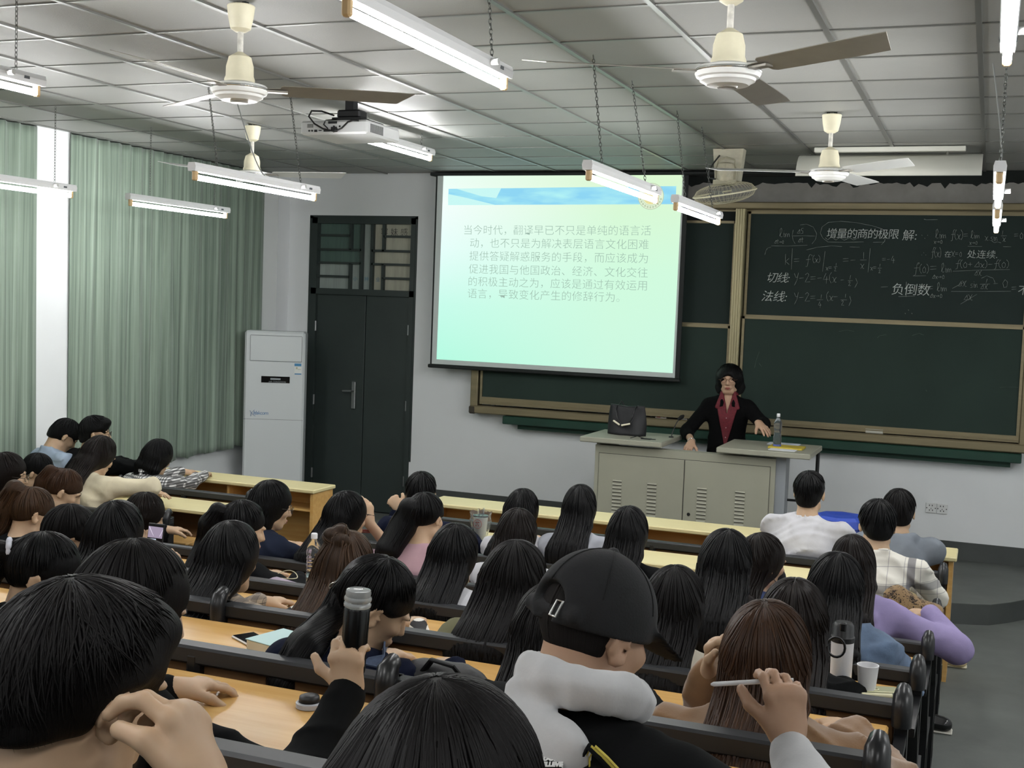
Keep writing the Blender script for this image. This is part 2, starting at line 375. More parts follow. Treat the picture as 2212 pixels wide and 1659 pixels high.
def lamp(X, y0, z, label, chains=(.12, .88), lit=True, cord=None, chain_top=None):
    """fixture along Y from y0, housing top at z (world)"""
    L = 1.26; t = thing('fluorescent_lamp', label, 'lamp', (X, y0+L/2, z), 'hanging fluorescent lamps')
    if not lamp_proto:
        h = MB().prism([(-.022, -.045), (.022, -.045), (.026, -.02), (.02, 0), (-.02, 0), (-.026, -.02)], -L/2, L/2, axis=1)
        # prism axis=1 keeps (x,z) order
        lamp_proto['h'] = h.mesh('housing')
        h = MB().lathe([(.014, -.585), (.014, .585)], c=(0, 0, -.075), n=14, axis='y'); lamp_proto['t'] = h.mesh('tube')
        h = MB()
        for sg in (-1,):
            h.bbox((-.014, -.612, -.092), (.014, -.585, -.04), .006)
        lamp_proto['e'] = h.mesh('lampholder')
        h = MB().lathe([(.012, 0), (.012, .028)], c=(.026, L/2-.22, -.022), n=10, axis='x'); lamp_proto['s'] = h.mesh('starter'); lamp_proto['r'] = MB().box((-.027, L/2-.13, -.03), (.027, L/2-.10, -.018)).mesh('rating_plate')
        lamp_proto['h'].materials.append(M_lampw); lamp_proto['t'].materials.append(M_tube); lamp_proto['e'].materials.append(M_holder); lamp_proto['s'].materials.append(mat('starter white', '#b9bbba', .5)); lamp_proto['r'].materials.append(mat('starter grey', '#4c5257', .5))
    link('housing', lamp_proto['h'], None, t); u = link('tube', lamp_proto['t'], None, t); u['label'] = 'glowing white tube'
    link('lampholder', lamp_proto['e'], None, t); e2 = link('lampholder', lamp_proto['e'], None, t); e2.rotation_euler = (0, 0, math.pi)
    link('starter', lamp_proto['s'], None, t); link('rating_plate', lamp_proto['r'], None, t)
    for k, c in enumerate(chains):
        yy = -L/2+c*L; tx = 0 if chain_top is None else chain_top[k][0]; ty = 0 if chain_top is None else chain_top[k][1]
        chain_mesh((0, yy, -.002), (tx, yy+ty, ZCEIL-z)).build('chain', M_chain, t)
    if cord:
        pts = [np.array((.0, -L/2+.55*L, -.002))+(np.array((cord[0], cord[1], ZCEIL-z))-np.array((0, -L/2+.55*L, 0)))*s+np.array((0, 0, -.12))*math.sin(math.pi*s)+np.array((.03, 0, 0))*math.sin(math.pi*s) for s in np.linspace(0, 1, 12)]
        MB().tube(pts, .0035, n=6).build('power_cord', mat('grey cord', '#8b8d8b', .6), t)
    return t
zl = CAMZ+.66; zh = CAMZ+.885
lamp(-1.76, 3.06, zh, 'nearest lit tube lamp, hanging over the gap between the two big fans', chain_top=[(-.02, 0), (-.03, .0)])
lamp(-1.76, 5.33, zl, 'lit tube lamp hanging in front of the projection screen, over its top right corner', chains=(.18, .80), chain_top=[(-.10, .1), (-.10, .0)])
lamp(-1.76, 6.99, zl, 'short looking lit tube lamp just right of the screen edge, below the orbit fan', chains=(.2, .82), chain_top=[(-.10, .1), (-.10, 0)])
lamp(-3.90, 5.28, zl, 'lit tube lamp with grey housing hanging in front of the far left fan', chains=(.18, .85), cord=(-.55, .55), chain_top=[(-.5, .6), (-.15, .1)])
lamp(-5.95, 7.30, CAMZ+.69, 'lit tube lamp hanging alone before the long green curtain', chains=(.2, .85))
lamp(-5.95, 5.48, CAMZ+.69, 'lit tube lamp reaching in from the left edge in front of the white pier', chains=(.2, .85))
lamp(-3.90, 2.95, CAMZ+.9, 'lit tube lamp high at the upper left edge, only its far end in view', chains=(.15, .88))
lamp(-3.95, 7.01, CAMZ+1.11, 'lit tube lamp close under the ceiling behind the white projector', chains=(.2, .85))
lamp(0.0, 3.0, CAMZ+.9, 'lit tube lamp cut off by the top right corner of the picture', chains=(.15, .95))
lamp(0.0, 5.35, CAMZ+.645, 'lit tube lamp hanging end-on before the upper chalkboard at right', chains=(.15, .88), cord=(-.06, .2))
lamp(0.0, 7.0, CAMZ+.63, 'farthest end-on lit tube lamp, just below its twin before the upper chalkboard', chains=(.15, .88))
for k, (x, y) in enumerate(((2.0, 4.6), (2.0, 7.2), (-1.76, .2), (-3.9, .2), (-5.95, 2.6), (0.3, -.6), (2.0, 1.6), (-1.76, -2.2), (-3.9, -2.2))):  # lamps out of view, carrying on the rows, added for the light they give
    lamp(x, y, zh, 'unseen lit tube lamp further back or further right in the same rows, added for its light')

# ------------------------------------------------------------------ ceiling fans
M_ivory = mat('aged ivory fan plastic', '#ded8bd', .45, noise=((8, 8, 8), .08))
M_bladeD = mat('dusty fan blade metal', '#8f8b82', .38, metal=.35, noise=((6, 6, 6), .12))
M_chrome = mat('worn chrome band', '#c9cac8', .2, metal=.9)
M_fanw = mat('white fan motor paint', '#dedfdc', .35)
def fan(cx, cy, ang, label, blade_mat, droop=0.0):
    t = thing('ceiling_fan', label, 'fan', (cx, cy, ZCEIL), 'ceiling fans')
    cp = MB().lathe([(.022, -.118), (.042, -.105), (.052, -.06), (.058, -.012), (.055, -.008), (.0, -.008)], n=24); autosmooth(cp.build('canopy', M_ivory, t))
    MB().box((-.03, -.012, -.01), (-.012, .012, .01)).box((.012, -.012, -.01), (.03, .012, .01)).build('hook_bracket', M_dark, t)
    MB().lathe([(.0125, -.26), (.0125, -.10)], n=14).build('down_rod', mat('chipped rod paint', '#cfcdc4', .5, noise=((30, 30, 30), .3)), t, smooth=False)
    cl = MB().lathe([(.062, -.325), (.064, -.315), (.058, -.30), (.057, -.26), (.047, -.222), (.02, -.205), (.012, -.2)], n=24); autosmooth(cl.build('lower_canopy', M_ivory, t))
    m = MB().lathe([(.035, -.405), (.075, -.402), (.088, -.392), (.098, -.388), (.101, -.378), (.112, -.374), (.118, -.362), (.118, -.345), (.112, -.338), (.06, -.325)], n=40); mo = autosmooth(m.build('motor', M_fanw, t), 25)
    MB().lathe([(.02, -.412), (.035, -.411), (.038, -.404), (.02, -.402)], n=24).build('motor_boss', M_bladeD, mo)
    MB().lathe([(.1185, -.357), (.1205, -.354), (.1205, -.350), (.1185, -.347)], n=40).build('chrome_band', M_chrome, mo)
    for k in range(3):
        a = math.radians(ang+120*k); ca, sa = math.cos(a), math.sin(a)
        sec = [(.10, .018, 0), (.17, .024, 0), (.175, .045, 0), (.19, .055, 0), (.30, .058, 0), (.55, .062, 0), (.66, .062, 0), (.70, .058, .012)]
        vs = []; th = .0025
        for (r, hw, sk) in sec:
            for (u, tz) in ((-hw, .010), (-hw*.1, .004), (hw*.1, -.004), (hw, -.010)):
                tw = -u*.22
                rr = r+sk*(-u/hw)*3 if sk else r
                vs.append((rr*ca-u*sa, rr*sa+u*ca, -.352+tw-droop*(r-.1)))
        fs = [(i*4+j, i*4+j+1, (i+1)*4+j+1, (i+1)*4+j) for i in range(len(sec)-1) for j in range(3)]
        me = bpy.data.meshes.new('blade'); me.from_pydata(vs, [], fs)
        b = link('blade', me, blade_mat, t); md = b.modifiers.new('t', 'SOLIDIFY'); md.thickness = th
        br = MB().box((.07, -.018, -.36), (.20, .018, -.352)); br.v = [(x*ca-y*sa, x*sa+y*ca, z) for x, y, z in br.v]; br.build('blade_bracket', M_bladeD, b)
    return t
M_bladeP = mat('pale fan blade paint', '#c8cac8', .4)
fan(-2.99, 4.365, 30, 'ivory ceiling fan at upper left with dusty grey blades, above the projector', M_bladeD)
fan(-.925, 4.36, 206, 'ivory ceiling fan at upper right, largest, its grey blade reaching right', M_bladeD, .0)
fan(-5.03, 7.52, 10, 'small looking ivory ceiling fan far left, behind a lit tube lamp', M_bladeP)
fan(-.96, 7.56, 196, 'ivory ceiling fan in front of the white board lamp reflector', M_bladeP)

# orbit fan on its ceiling box
t = thing('orbit_fan', 'old cream orbit fan in a wire cage under a ceiling box above the chalkboard', 'fan', (-1.90, 9.15, ZCEIL))
bx = MB(); bx.add([(-.115, -.05, 0), (.115, -.05, 0), (.115, .06, 0), (-.115, .06, 0), (-.09, -.05, -.24), (.09, -.05, -.24), (.09, .06, -.24), (-.09, .06, -.24)], [(0, 3, 2, 1), (4, 5, 6, 7), (0, 1, 5, 4), (1, 2, 6, 5), (2, 3, 7, 6), (3, 0, 4, 7)])
bx.build('ceiling_box', mat('cream fan housing', '#c9c5b0', .5, noise=((12, 12, 12), .15)), t)
autosmooth(MB().lathe([(.02, -.255), (.05, -.25), (.062, -.23), (.062, -.15), (.055, -.12), (.03, -.11), (.0, -.11)], c=(0, -.10, 0), n=20).build('motor', mat('cream fan motor', '#b7b29b', .5, noise=((20, 20, 20), .2)), t))
yk = MB().tube([(-.075, -.10, -.24), (-.078, -.10, -.16), (-.06, -.10, -.09), (0, -.10, -.07), (.06, -.10, -.09), (.078, -.10, -.16), (.075, -.10, -.24)], .007, n=8)
yk.box((-.085, -.14, -.275), (.085, -.06, -.24)); yk.build('yoke', mat('cream fan bracket', '#a8a48e', .5), t)
RT = np.array(Matrix.Rotation(math.radians(-8), 3, 'Y') @ Matrix.Rotation(math.radians(10), 3, 'X'))
cg = MB(); cc = np.array((0.0, -.10, -.335)); R = .235
def cage_pt(f, a, up):  # f 0 centre .. 1 rim
    r = R*f; h = .075*math.sqrt(max(0, 1-f**2.4)); return cc+RT @ np.array((r*math.cos(a), r*math.sin(a), h if up else -h))
for k in range(44):
    a = 2*math.pi*k/44
    cg.tube([cage_pt(f, a, True) for f in np.linspace(.22, 1, 7)], .0014, n=4, caps=False)
    cg.tube([cage_pt(f, a, False) for f in np.linspace(.22, 1, 7)], .0014, n=4, caps=False)
for f in (.22, .5, .75):
    for up in (True, False): cg.tube([cage_pt(f, 2*math.pi*k/32, up) for k in range(32)], .0016, n=4, closed=True)
M_cage = mat('cream cage wire', '#c2bda4', .45)
cage = cg.build('cage', M_cage, t); MB().tube([cage_pt(1, 2*math.pi*k/48, True) for k in range(48)], .0065, n=6, closed=True).build('cage_rim', mat('cream rim', '#d6d1b4', .45), cage)
for k in range(3):
    a = 2*math.pi*k/3; vs = []
    for r in (.05, .12, .2):
        for u, hz in ((-.045, -.018), (.045, .018)): vs.append(cc+RT @ np.array((r*math.cos(a)-u*(r/.2)**.4*math.sin(a), r*math.sin(a)+u*(r/.2)**.4*math.cos(a), hz)))
    me = bpy.data.meshes.new('fan_blade'); me.from_pydata([tuple(v) for v in vs], [], [(0, 1, 3, 2), (2, 3, 5, 4)]); b = link('fan_blade', me, mat('grey fan vane', '#9a9c98', .5), t); b.modifiers.new('t', 'SOLIDIFY').thickness = .003
MB().tube([(-.06, -.06, -.05), (-.10, -.08, -.11), (-.125, -.1, -.17), (-.12, -.12, -.225), (-.07, -.13, -.235)], .006, n=6).build('cable', mat('dark cable', '#2e3130', .6), t)
MB().tube([cage_pt(.98, 3.6, False), cc+np.array((-.24, -.02, -.09)), cc+np.array((-.245, -.02, -.12))], .004, n=6).build('pull_cord', M_cage, t)

# ------------------------------------------------------------------ projector under the ceiling
M_projw = mat('projector white plastic', '#cfd1d1', .45); M_black = mat('black plastic', '#131415', .45); M_blackm = mat('black painted steel', '#17181a', .4)
pj = thing('projector', 'white projector hanging upside down from a black ceiling pole near the upper left fan', 'projector', (-3.72, 6.62, ZCEIL))
MB().bbox((-.255, -.17, -.235), (.205, .26, -.152), .012).build('body', M_projw, pj)
pb = MB()
for i, (x, z) in enumerate(((-.19, -.213), (-.17, -.213), (-.05, -.168), (.02, -.19), (-.02, -.19), (-.02, -.206), (-.02, -.22), (.0, -.205), (.0, -.218))): pb.lathe([(.006, 0), (.006, .004)], c=(x, -.1705, z), n=8, axis='y')
for x0, x1, z0, z1 in ((-.155, -.135, -.221, -.207), (-.125, -.105, -.215, -.209), (-.09, -.045, -.22, -.208), (-.06, .0, -.173, -.158), (-.04, .0, -.21, -.192)): pb.box((x0, -.1725, z0), (x1, -.168, z1))
pb.box((-.205, -.1715, -.195), (-.165, -.168, -.172), 1); pb.build('port_panel', [M_black, mat('grey vent grille', '#8a8c8a', .6)], pj)
vg = MB()
for k in range(14): vg.box((.2035, -.13+k*.012, -.222), (.2075, -.124+k*.012, -.17))
vg.build('side_vent', mat('vent shadow grey', '#77797a', .6), pj)
mt = MB().box((-.028, -.028, -.075), (.028, .028, 0)).bbox((-.075, -.05, -.12), (.085, .05, -.07), .01).bbox((-.16, -.08, -.152), (.165, .12, -.138), .004).box((-.1, -.06, -.14), (.1, .06, -.118))
mt.build('ceiling_mount', M_blackm, pj)
MB().tube([(-.09, -.05, -.105), (-.15, -.10, -.085), (-.19, -.15, -.09), (-.185, -.19, -.13), (-.14, -.2, -.175), (-.085, -.19, -.205), (-.04, -.18, -.215), (.0, -.19, -.222), (.05, -.2, -.205), (.09, -.2, -.17), (.115, -.185, -.158), (.15, -.176, -.16)], .0055, n=8).build('cable', M_black, pj)
MB().tube([(-.07, -.06, -.13), (-.09, -.15, -.15), (-.08, -.19, -.18), (-.05, -.19, -.205)], .004, n=8).build('cable', M_black, pj)

# ------------------------------------------------------------------ projection screen with its slide
YS = 10.50
M_scrblk = mat('black screen border', '#0f1514', .6); M_scrw = mat('white screen cloth', '#c4ccca', .8)
sx0, sx1, sz1, sz0 = at(948, 374, YS)[0], at(1475, 374, YS)[0], at(1200, 377, YS)[2], at(940, 781, YS)[2]
bx0, bx1 = at(940, 500, YS)[0]-.01, at(1479, 500, YS)[0]+.012
scr = thing('projection_screen', 'pull-down projection screen with black border showing a pale green text slide', 'screen', ((bx0+bx1)/2, YS, sz0-.06))
cx, cz = (bx0+bx1)/2, sz0-.06
def rel(p): return np.array(p)-np.array((cx, YS, cz))
MB().box(rel((bx0, YS+.004, sz0-.03)), rel((bx1, YS+.012, ZCEIL-.012))).build('border', M_scrblk, scr)
MB().bbox(rel((bx0-.02, YS-.012, sz0-.06)), rel((bx1+.01, YS+.02, sz0-.025)), .008).build('bottom_bar', M_scrblk, scr)
MB().bbox(rel((bx0-.05, YS-.03, ZCEIL-.04)), rel((-1.0, YF-.08, ZCEIL-.010)), .006).build('roller_case', M_scrblk, scr)
MB().box(rel((at(946, 500, YS)[0]-.02, YS-.002, sz0-.022)), rel((at(1465, 500, YS)[0]+.03, YS+.004, ZCEIL-.035))).build('screen_cloth', M_scrw, scr)
def slide_material():
    m = bpy.data.materials.new('projected slide'); m.use_nodes = True; t = m.node_tree; t.nodes.clear()
    o = t.nodes.new('ShaderNodeOutputMaterial'); e = t.nodes.new('ShaderNodeEmission'); t.links.new(e.outputs[0], o.inputs[0])
    uv = t.nodes.new('ShaderNodeUVMap'); uv.uv_map = 'slide'; sp = t.nodes.new('ShaderNodeSeparateXYZ'); t.links.new(uv.outputs[0], sp.inputs[0])
    def ramp(src, st):
        r = t.nodes.new('ShaderNodeValToRGB'); r.color_ramp.interpolation = 'LINEAR'
        while len(r.color_ramp.elements) < len(st): r.color_ramp.elements.new(.5)
        for el, (p, c) in zip(r.color_ramp.elements, st): el.position = p; el.color = (*c, 1)
        t.links.new(src, r.inputs[0]); return r.outputs[0]
    def mixc(f, a, b):
        x = t.nodes.new('ShaderNodeMix'); x.data_type = 'RGBA'; t.links.new(f, x.inputs[0]); t.links.new(a, x.inputs[6]); t.links.new(b, x.inputs[7]); return x.outputs[2]
    L = ramp(sp.outputs[1], [(0, S('#b6fbe2')), (.3, S('#c8fdec')), (.6, S('#e6fffb')), (.85, S('#f4fffd')), (1, S('#ecfff6'))])
    Rr = ramp(sp.outputs[1], [(0, S('#cdf9e2')), (.5, S('#d2fbdf')), (1, S('#ddf8d2'))])
    fx = ramp(sp.outputs[0], [(0, (0, 0, 0)), (.75, (1, 1, 1))]); base = mixc(fx, L, Rr)
    t.links.new(base, e.inputs[0]); e.inputs[1].default_value = SCREEN_POWER
    return m
def flat_uv(name, quad, m, parent, nx=1, ny=1, uvname='slide'):
    """quad: bl, br, tr, tl"""
    q = [np.array(p, float) for p in quad]; vs = []; uv = []
    for j in range(ny+1):
        for i in range(nx+1):
            u, v = i/nx, j/ny; vs.append(tuple((q[0]*(1-u)+q[1]*u)*(1-v)+(q[3]*(1-u)+q[2]*u)*v)); uv.append((u, v))
    fs = [(j*(nx+1)+i, j*(nx+1)+i+1, (j+1)*(nx+1)+i+1, (j+1)*(nx+1)+i) for j in range(ny) for i in range(nx)]
    me = bpy.data.meshes.new(name); me.from_pydata(vs, [], fs); ul = me.uv_layers.new(name=uvname)
    li = np.zeros(len(me.loops), int); me.loops.foreach_get('vertex_index', li); ul.data.foreach_set('uv', np.array(uv, np.float32)[li].ravel())
    return link(name, me, m, parent)
def sp_(x, y, dy=.0): return rel(at(x, y, YS-dy))
SQ = [(943, 776), (1453, 806), (1475, 376), (958, 378)]
slide = flat_uv('slide_image', [sp_(x, y, .004) for x, y in SQ], slide_material(), scr)
def band_material():
    m = bpy.data.materials.new('slide sky band'); m.use_nodes = True; t = m.node_tree; t.nodes.clear()
    o = t.nodes.new('ShaderNodeOutputMaterial'); e = t.nodes.new('ShaderNodeEmission'); t.links.new(e.outputs[0], o.inputs[0])
    uv = t.nodes.new('ShaderNodeUVMap'); uv.uv_map = 'slide'; mp = t.nodes.new('ShaderNodeMapping'); mp.inputs['Scale'].default_value = (5, 1.6, 1); mp.inputs['Rotation'].default_value = (0, 0, .25)
    nz = t.nodes.new('ShaderNodeTexNoise'); nz.inputs['Scale'].default_value = 1.0; nz.inputs['Detail'].default_value = 3
    r = t.nodes.new('ShaderNodeValToRGB'); r.color_ramp.elements[0].position = .38; r.color_ramp.elements[0].color = (*S('#8fd6f4'), 1); r.color_ramp.elements[1].position = .72; r.color_ramp.elements[1].color = (*S('#b4f4f6'), 1)
    t.links.new(uv.outputs[0], mp.inputs[0]); t.links.new(mp.outputs[0], nz.inputs[0]); t.links.new(nz.outputs[0], r.inputs[0]); t.links.new(r.outputs[0], e.inputs[0]); e.inputs[1].default_value = SCREEN_POWER
    return m
M_pale = mat('slide pale wedge', '#000000', 1, emit=(S('#c9f8f4'), SCREEN_POWER))
M_slideink = mat('slide text grey green', '#000000', 1, spec=0, emit=(S('#9db9ab'), SCREEN_POWER))
flat_uv('slide_banner', [sp_(x, y, .007) for x, y in ((968, 443), (1459, 441), (1461, 402), (969, 408))], band_material(), slide)
MB().add([sp_(x, y, .009) for x, y in ((968, 443), (1072, 443), (1010, 428), (968, 419))], [(0, 1, 2, 3)]).build('slide_wedge', M_pale, slide)
MB().add([sp_(x, y, .009) for x, y in ((985, 407.5), (1083, 406), (1072, 428), (1040, 424))], [(0, 1, 2, 3)]).build('slide_wedge', M_pale, slide)
lc = sp_(1406, 424, .011); rr = np.linalg.norm(sp_(1434, 424)-sp_(1406, 424))
lg = MB(); M_logo = [mat('slide crest cream', '#000000', 1, emit=(S('#e4f3d6'), SCREEN_POWER)), mat('slide crest line', '#000000', 1, emit=(S('#bdcdaf'), SCREEN_POWER)), mat('slide crest gold', '#000000', 1, emit=(S('#e9dfa0'), SCREEN_POWER))]
def disc(mb, c, r, mi, dy, n=40): mb.add([c+np.array((r*math.cos(2*math.pi*k/n), -dy, r*math.sin(2*math.pi*k/n))) for k in range(n)], [tuple(range(n))], mi)
def ring(mb, c, r0, r1, mi, dy, n=40):
    vs = [c+np.array((r*math.cos(2*math.pi*k/n), -dy, r*math.sin(2*math.pi*k/n))) for r in (r0, r1) for k in range(n)]
    mb.add(vs, [(k, (k+1) % n, n+(k+1) % n, n+k) for k in range(n)], mi)
disc(lg, lc, rr, 0, 0); ring(lg, lc, rr*.95, rr, 1, .001); ring(lg, lc, rr*.66, rr*.69, 1, .001); disc(lg, lc, rr*.6, 2, .001)
for k in range(11):
    a = math.radians(195+k*15); p = lc+np.array((rr*.82*math.cos(a), -.002, rr*.82*math.sin(a))); lg.box(p+(-.008, -.0005, -.009), p+(.008, .0005, .009), 1)
lg.build('slide_crest', M_logo, slide)
# slide text: six lines, every line set to its own place and width
LINES = [('当今时代，翻译早已不只是单纯的语言活', (1000, 505), (1406, 507)), ('动，也不只是为解决表层语言文化困难', (1014, 533), (1401, 537)),
         ('提供答疑解惑服务的手段，而应该成为', (1013, 561), (1399, 567)), ('促进我国与他国政治、经济、文化交往', (1012, 589), (1399, 598)),
         ('的积极主动之为，应该是通过有效运用', (1010, 616), (1397, 626)), ('语言，导致变化产生的修辞行为。', (1009, 642), (1338, 651))]
tx = MB()
for s, a, b in LINES:
    A = sp_(*a, .012); B = sp_(*b, .012); d = B-A; L = np.linalg.norm(d); d /= L
    v, f = text_mesh(s, .088, offset=-.0012, extrude=0.0)
    wv = v[:, 0].max(); sc = L/wv; up = np.array((-.018, 0, 1.0))
    tx.add(A+v[:, :1]*sc*d+v[:, 1:2]*min(sc, 1.12)*up, f)
link('slide_text', tx.mesh('slide_text', fix=False), M_slideink, slide)
# ------------------------------------------------------------------ sliding chalkboard
def w(x, y, dy=0.): return at(x, y, YF-dy)
M_board = mat('dark green chalkboard', '#26352f', .75, noise=((1.6, 1, 1.2), .14), spec=.3)
M_board2 = mat('dark chalkboard upper', '#232f2c', .75, noise=((1.6, 1, 1.2), .12), spec=.3)
M_alu = mat('bronzed aluminium rail', '#8b8166', .42, metal=.55, noise=((2, 2, 30), .15))
M_alul = mat('pale bronze rail', '#b5ad8a', .4, metal=.45, noise=((20, 2, 2), .15))
M_ledge = mat('deep green ledge paint', '#12392c', .5, noise=((4, 4, 4), .15))
M_chalk = mat('chalk', '#c3cac6', .95)
BX0, BX1, BZ0, BZ1 = -4.575, .33, CAMZ-1.075, CAMZ+.935
cb = thing('chalkboard', 'wide dark green sliding chalkboard in bronze frame filling the front wall', 'chalkboard', ((BX0+BX1)/2, YF, BZ0))
O = np.array(((BX0+BX1)/2, YF, BZ0))
def cbox(mb, lo, hi, mi=0, r=None):
    lo = np.array(lo)-O; hi = np.array(hi)-O
    return mb.bbox(lo, hi, r, mi) if r else mb.box(lo, hi, mi)
fr = MB()
cbox(fr, (BX0, YF-.14, BZ0), (BX0+.075, YF-.002, BZ1), r=.01); cbox(fr, (BX0, YF-.15, BZ0), (BX1, YF-.002, BZ0+.075), r=.01)
cbox(fr, (BX0, YF-.15, BZ1-.06), (BX1, YF-.002, BZ1), r=.008); cbox(fr, (BX1-.06, YF-.14, BZ0), (BX1, YF-.002, BZ1), r=.01)
cbox(fr, (BX0, YF-.05, BZ1-.075), (BX1, YF-.003, BZ1-.06)); fr.build('outer_frame', M_alu, cb)
cbx = MB(); cbox(cbx, (BX0-.006, YF-.156, BZ0-.006), (BX0+.06, YF-.1, BZ0+.07), r=.012); cbx.build('corner_cap', mat('dark corner cap', '#3a352c', .4), cb)
MX = -2.06
mp_ = MB(); cbox(mp_, (MX-.05, YF-.16, BZ0+.07), (MX+.03, YF-.002, BZ1-.06))
for dx in (-.05, -.028, -.006, .012): cbox(mp_, (MX+dx, YF-.168, BZ0+.07), (MX+dx+.012, YF-.155, BZ1-.06))
mp_.build('middle_post', M_alul, cb)
def panel(x0, x1, z0, z1, y, m, wz=.035, name='sliding_panel', lo_rail=True):
    p = MB(); cbox(p, (x0, y, z0), (x1, y+.02, z1)); po = p.build(name, m, cb)
    f = MB(); cbox(f, (x0, y-.012, z1-.022), (x1, y+.022, z1)); cbox(f, (x0, y-.012, z0), (x0+.022, y+.022, z1)); cbox(f, (x1-.022, y-.012, z0), (x1, y+.022, z1))
    cbox(f, (x0, y-.014, z0), (x1, y+.022, z0+wz)); cbox(f, (x0, y-.02, z0+wz*.3), (x1, y+.01, z0+wz*.42))
    f.build('panel_edge', M_alu, po); return po
zr_split = w(1900, 694, .1)[2]
pr_hi = panel(MX+.045, BX1-.06, zr_split-.015, BZ1-.075, YF-.075, M_board2, .03)
pr_lo = panel(MX+.045, BX1-.06, BZ0+.085, zr_split+.0, YF-.125, M_board, .055)
zl_split = w(1530, 702, .08)[2]
pl_hi = panel(BX0+.08, MX-.055, zl_split-.02, BZ1-.16, YF-.075, M_board2, .035)
pl_lo = panel(BX0+.10, MX-.055, w(1200, 883, .1)[2], zl_split, YF-.125, M_board, .07)
bs = MB(); cbox(bs, (BX0+.08, YF-.03, BZ1-.2), (MX-.05, YF-.004, BZ1-.06)); bs.build('upper_back_strip', M_dark, cb)

# hand written chalk strokes -------------------------------------------------
G = {  # unit glyphs: strokes in a box about 1 high
 'l': [[(.1, .1), (.35, .7), (.3, 1.05), (.17, .9), (.15, .2), (.25, 0), (.4, .1)]], 'i': [[(.1, .5), (.1, .05), (.2, .02)], [(.1, .68), (.13, .72)]],
 'm': [[(0, .45), (.05, .0), (.06, .3), (.18, .45), (.23, .02), (.26, .32), (.4, .42), (.43, .02)]], 'n': [[(0, .45), (.05, 0), (.07, .3), (.22, .45), (.27, .05), (.34, .02)]],
 's': [[(.3, .45), (.1, .42), (.1, .27), (.27, .2), (.25, .03), (.02, .02)]], 'S': [[(.5, .95), (.2, .93), (.12, .6), (.42, .5), (.4, .12), (.05, .05)]],
 'f': [[(.55, .95), (.4, 1.0), (.3, .75), (.18, -.1), (.02, -.15)], [(.05, .5), (.5, .55)]], "'": [[(.05, 1.0), (0, .82)]],
 'x': [[(0, .5), (.12, .5), (.3, .02), (.42, .06)], [(.42, .52), (.05, 0)]], 'X': [[(0, .8), (.15, .78), (.45, .02), (.62, .08)], [(.6, .85), (.1, 0)]],
 '(': [[(.25, 1.0), (.05, .7), (.05, .25), (.22, -.05)]], ')': [[(0, 1.0), (.2, .7), (.2, .25), (.02, -.05)]],
 '=': [[(0, .55), (.5, .58)], [(0, .33), (.5, .36)]], '-': [[(0, .42), (.42, .45)]], '+': [[(0, .42), (.42, .44)], [(.2, .65), (.2, .2)]],
 '0': [[(.25, .7), (.03, .4), (.12, .02), (.35, .1), (.38, .5), (.22, .72)]], 'O': [[(.3, 1), (.02, .6), (.15, .02), (.5, .1), (.6, .7), (.3, 1)]],
 '1': [[(.1, .95), (.08, 0)]], '2': [[(.05, .75), (.25, .95), (.4, .75), (.02, .05), (.5, .08)]], '4': [[(.3, .9), (.02, .3), (.55, .33)], [(.38, .6), (.33, -.1)]],
 'D': [[(.5, .75), (.05, .1), (.55, .12), (.5, .75)]], 't': [[(.25, .95), (.2, .1), (.35, .05)], [(.0, .62), (.5, .66)]], 'k': [[(.05, 1.1), (.02, 0)], [(.4, .65), (.05, .35), (.42, .02)]],
 'y': [[(.02, .9), (.15, .5), (.35, .55)], [(.42, .95), (.25, .2), (.02, -.25)]], '>': [[(0, .35), (.6, .37)], [(.42, .5), (.62, .37), (.42, .22)]],
 '|': [[(.05, 1.6), (0, -.5)]], '/': [[(0, .0), (1.0, .02)]], '.': [[(.05, .1), (.1, .05)]], ':': [[(.05, .5), (.09, .44)], [(.05, .12), (.1, .06)]], ' ': [],
 'T': [[(.05, .1), (.1, .03)], [(.35, .4), (.4, .33)], [(.65, .1), (.7, .03)]], 'B': [[(.05, .45), (.1, .38)], [(.35, .12), (.4, .05)], [(.65, .45), (.7, .38)]]}
ADV = {'l': .42, 'i': .22, 'm': .5, 'n': .36, 's': .36, 'S': .6, 'f': .45, "'": .1, 'x': .48, 'X': .66, '(': .3, ')': .32, '=': .68, '-': .55, '+': .55, '0': .5, 'O': .75, '1': .25, '2': .55, '4': .6, 'D': .62, 't': .5, 'k': .5, 'y': .5, '>': .75, '|': .2, '/': 1.05, '.': .2, ':': .3, ' ': .35, 'T': .85, 'B': .85}
CHY = .082
def stroke(mb, pts, r=.0032):
    P3 = [w(x, y, CHY)-O for x, y in pts]
    Q = []
    for i in range(len(P3)-1):
        for s in (0, .34, .67): Q.append(P3[i]*(1-s)+P3[i+1]*s)
    Q.append(P3[-1]); mb.tube(Q, [r*(.75+.25*math.sin(k*1.7)) for k in range(len(Q))], n=5, flat=.35)
def write(mb, txt, x, y, h, sl=0.0, r=.0032, wx=1.0):
    for c in txt:
        for s in G.get(c, []): stroke(mb, [(x+px*h*wx, y-py*h+px*h*wx*sl) for px, py in s], r)
        x += ADV[c]*h*wx; y += ADV[c]*h*wx*sl
def hanzi(mb, txt, x, y, hpx, sp=1.0, shear=.1, off=-.0008):
    p = w(x, y, CHY); size = np.linalg.norm(w(x, y-hpx, CHY)-p)*1.15
    put_text(mb, txt, size, p-O, offset=off, shear=shear, spacing=sp, extrude=.0004)
def zz(a, b, s, q): return [(a+px*s, b+py*s) for px, py in q]
k1 = 300/2212; k2 = 312/2212
ch = MB()
A_ = lambda pts: stroke(ch, zz(1620, 460, k1, pts))
B_ = lambda pts: stroke(ch, zz(1900, 470, k2, pts))
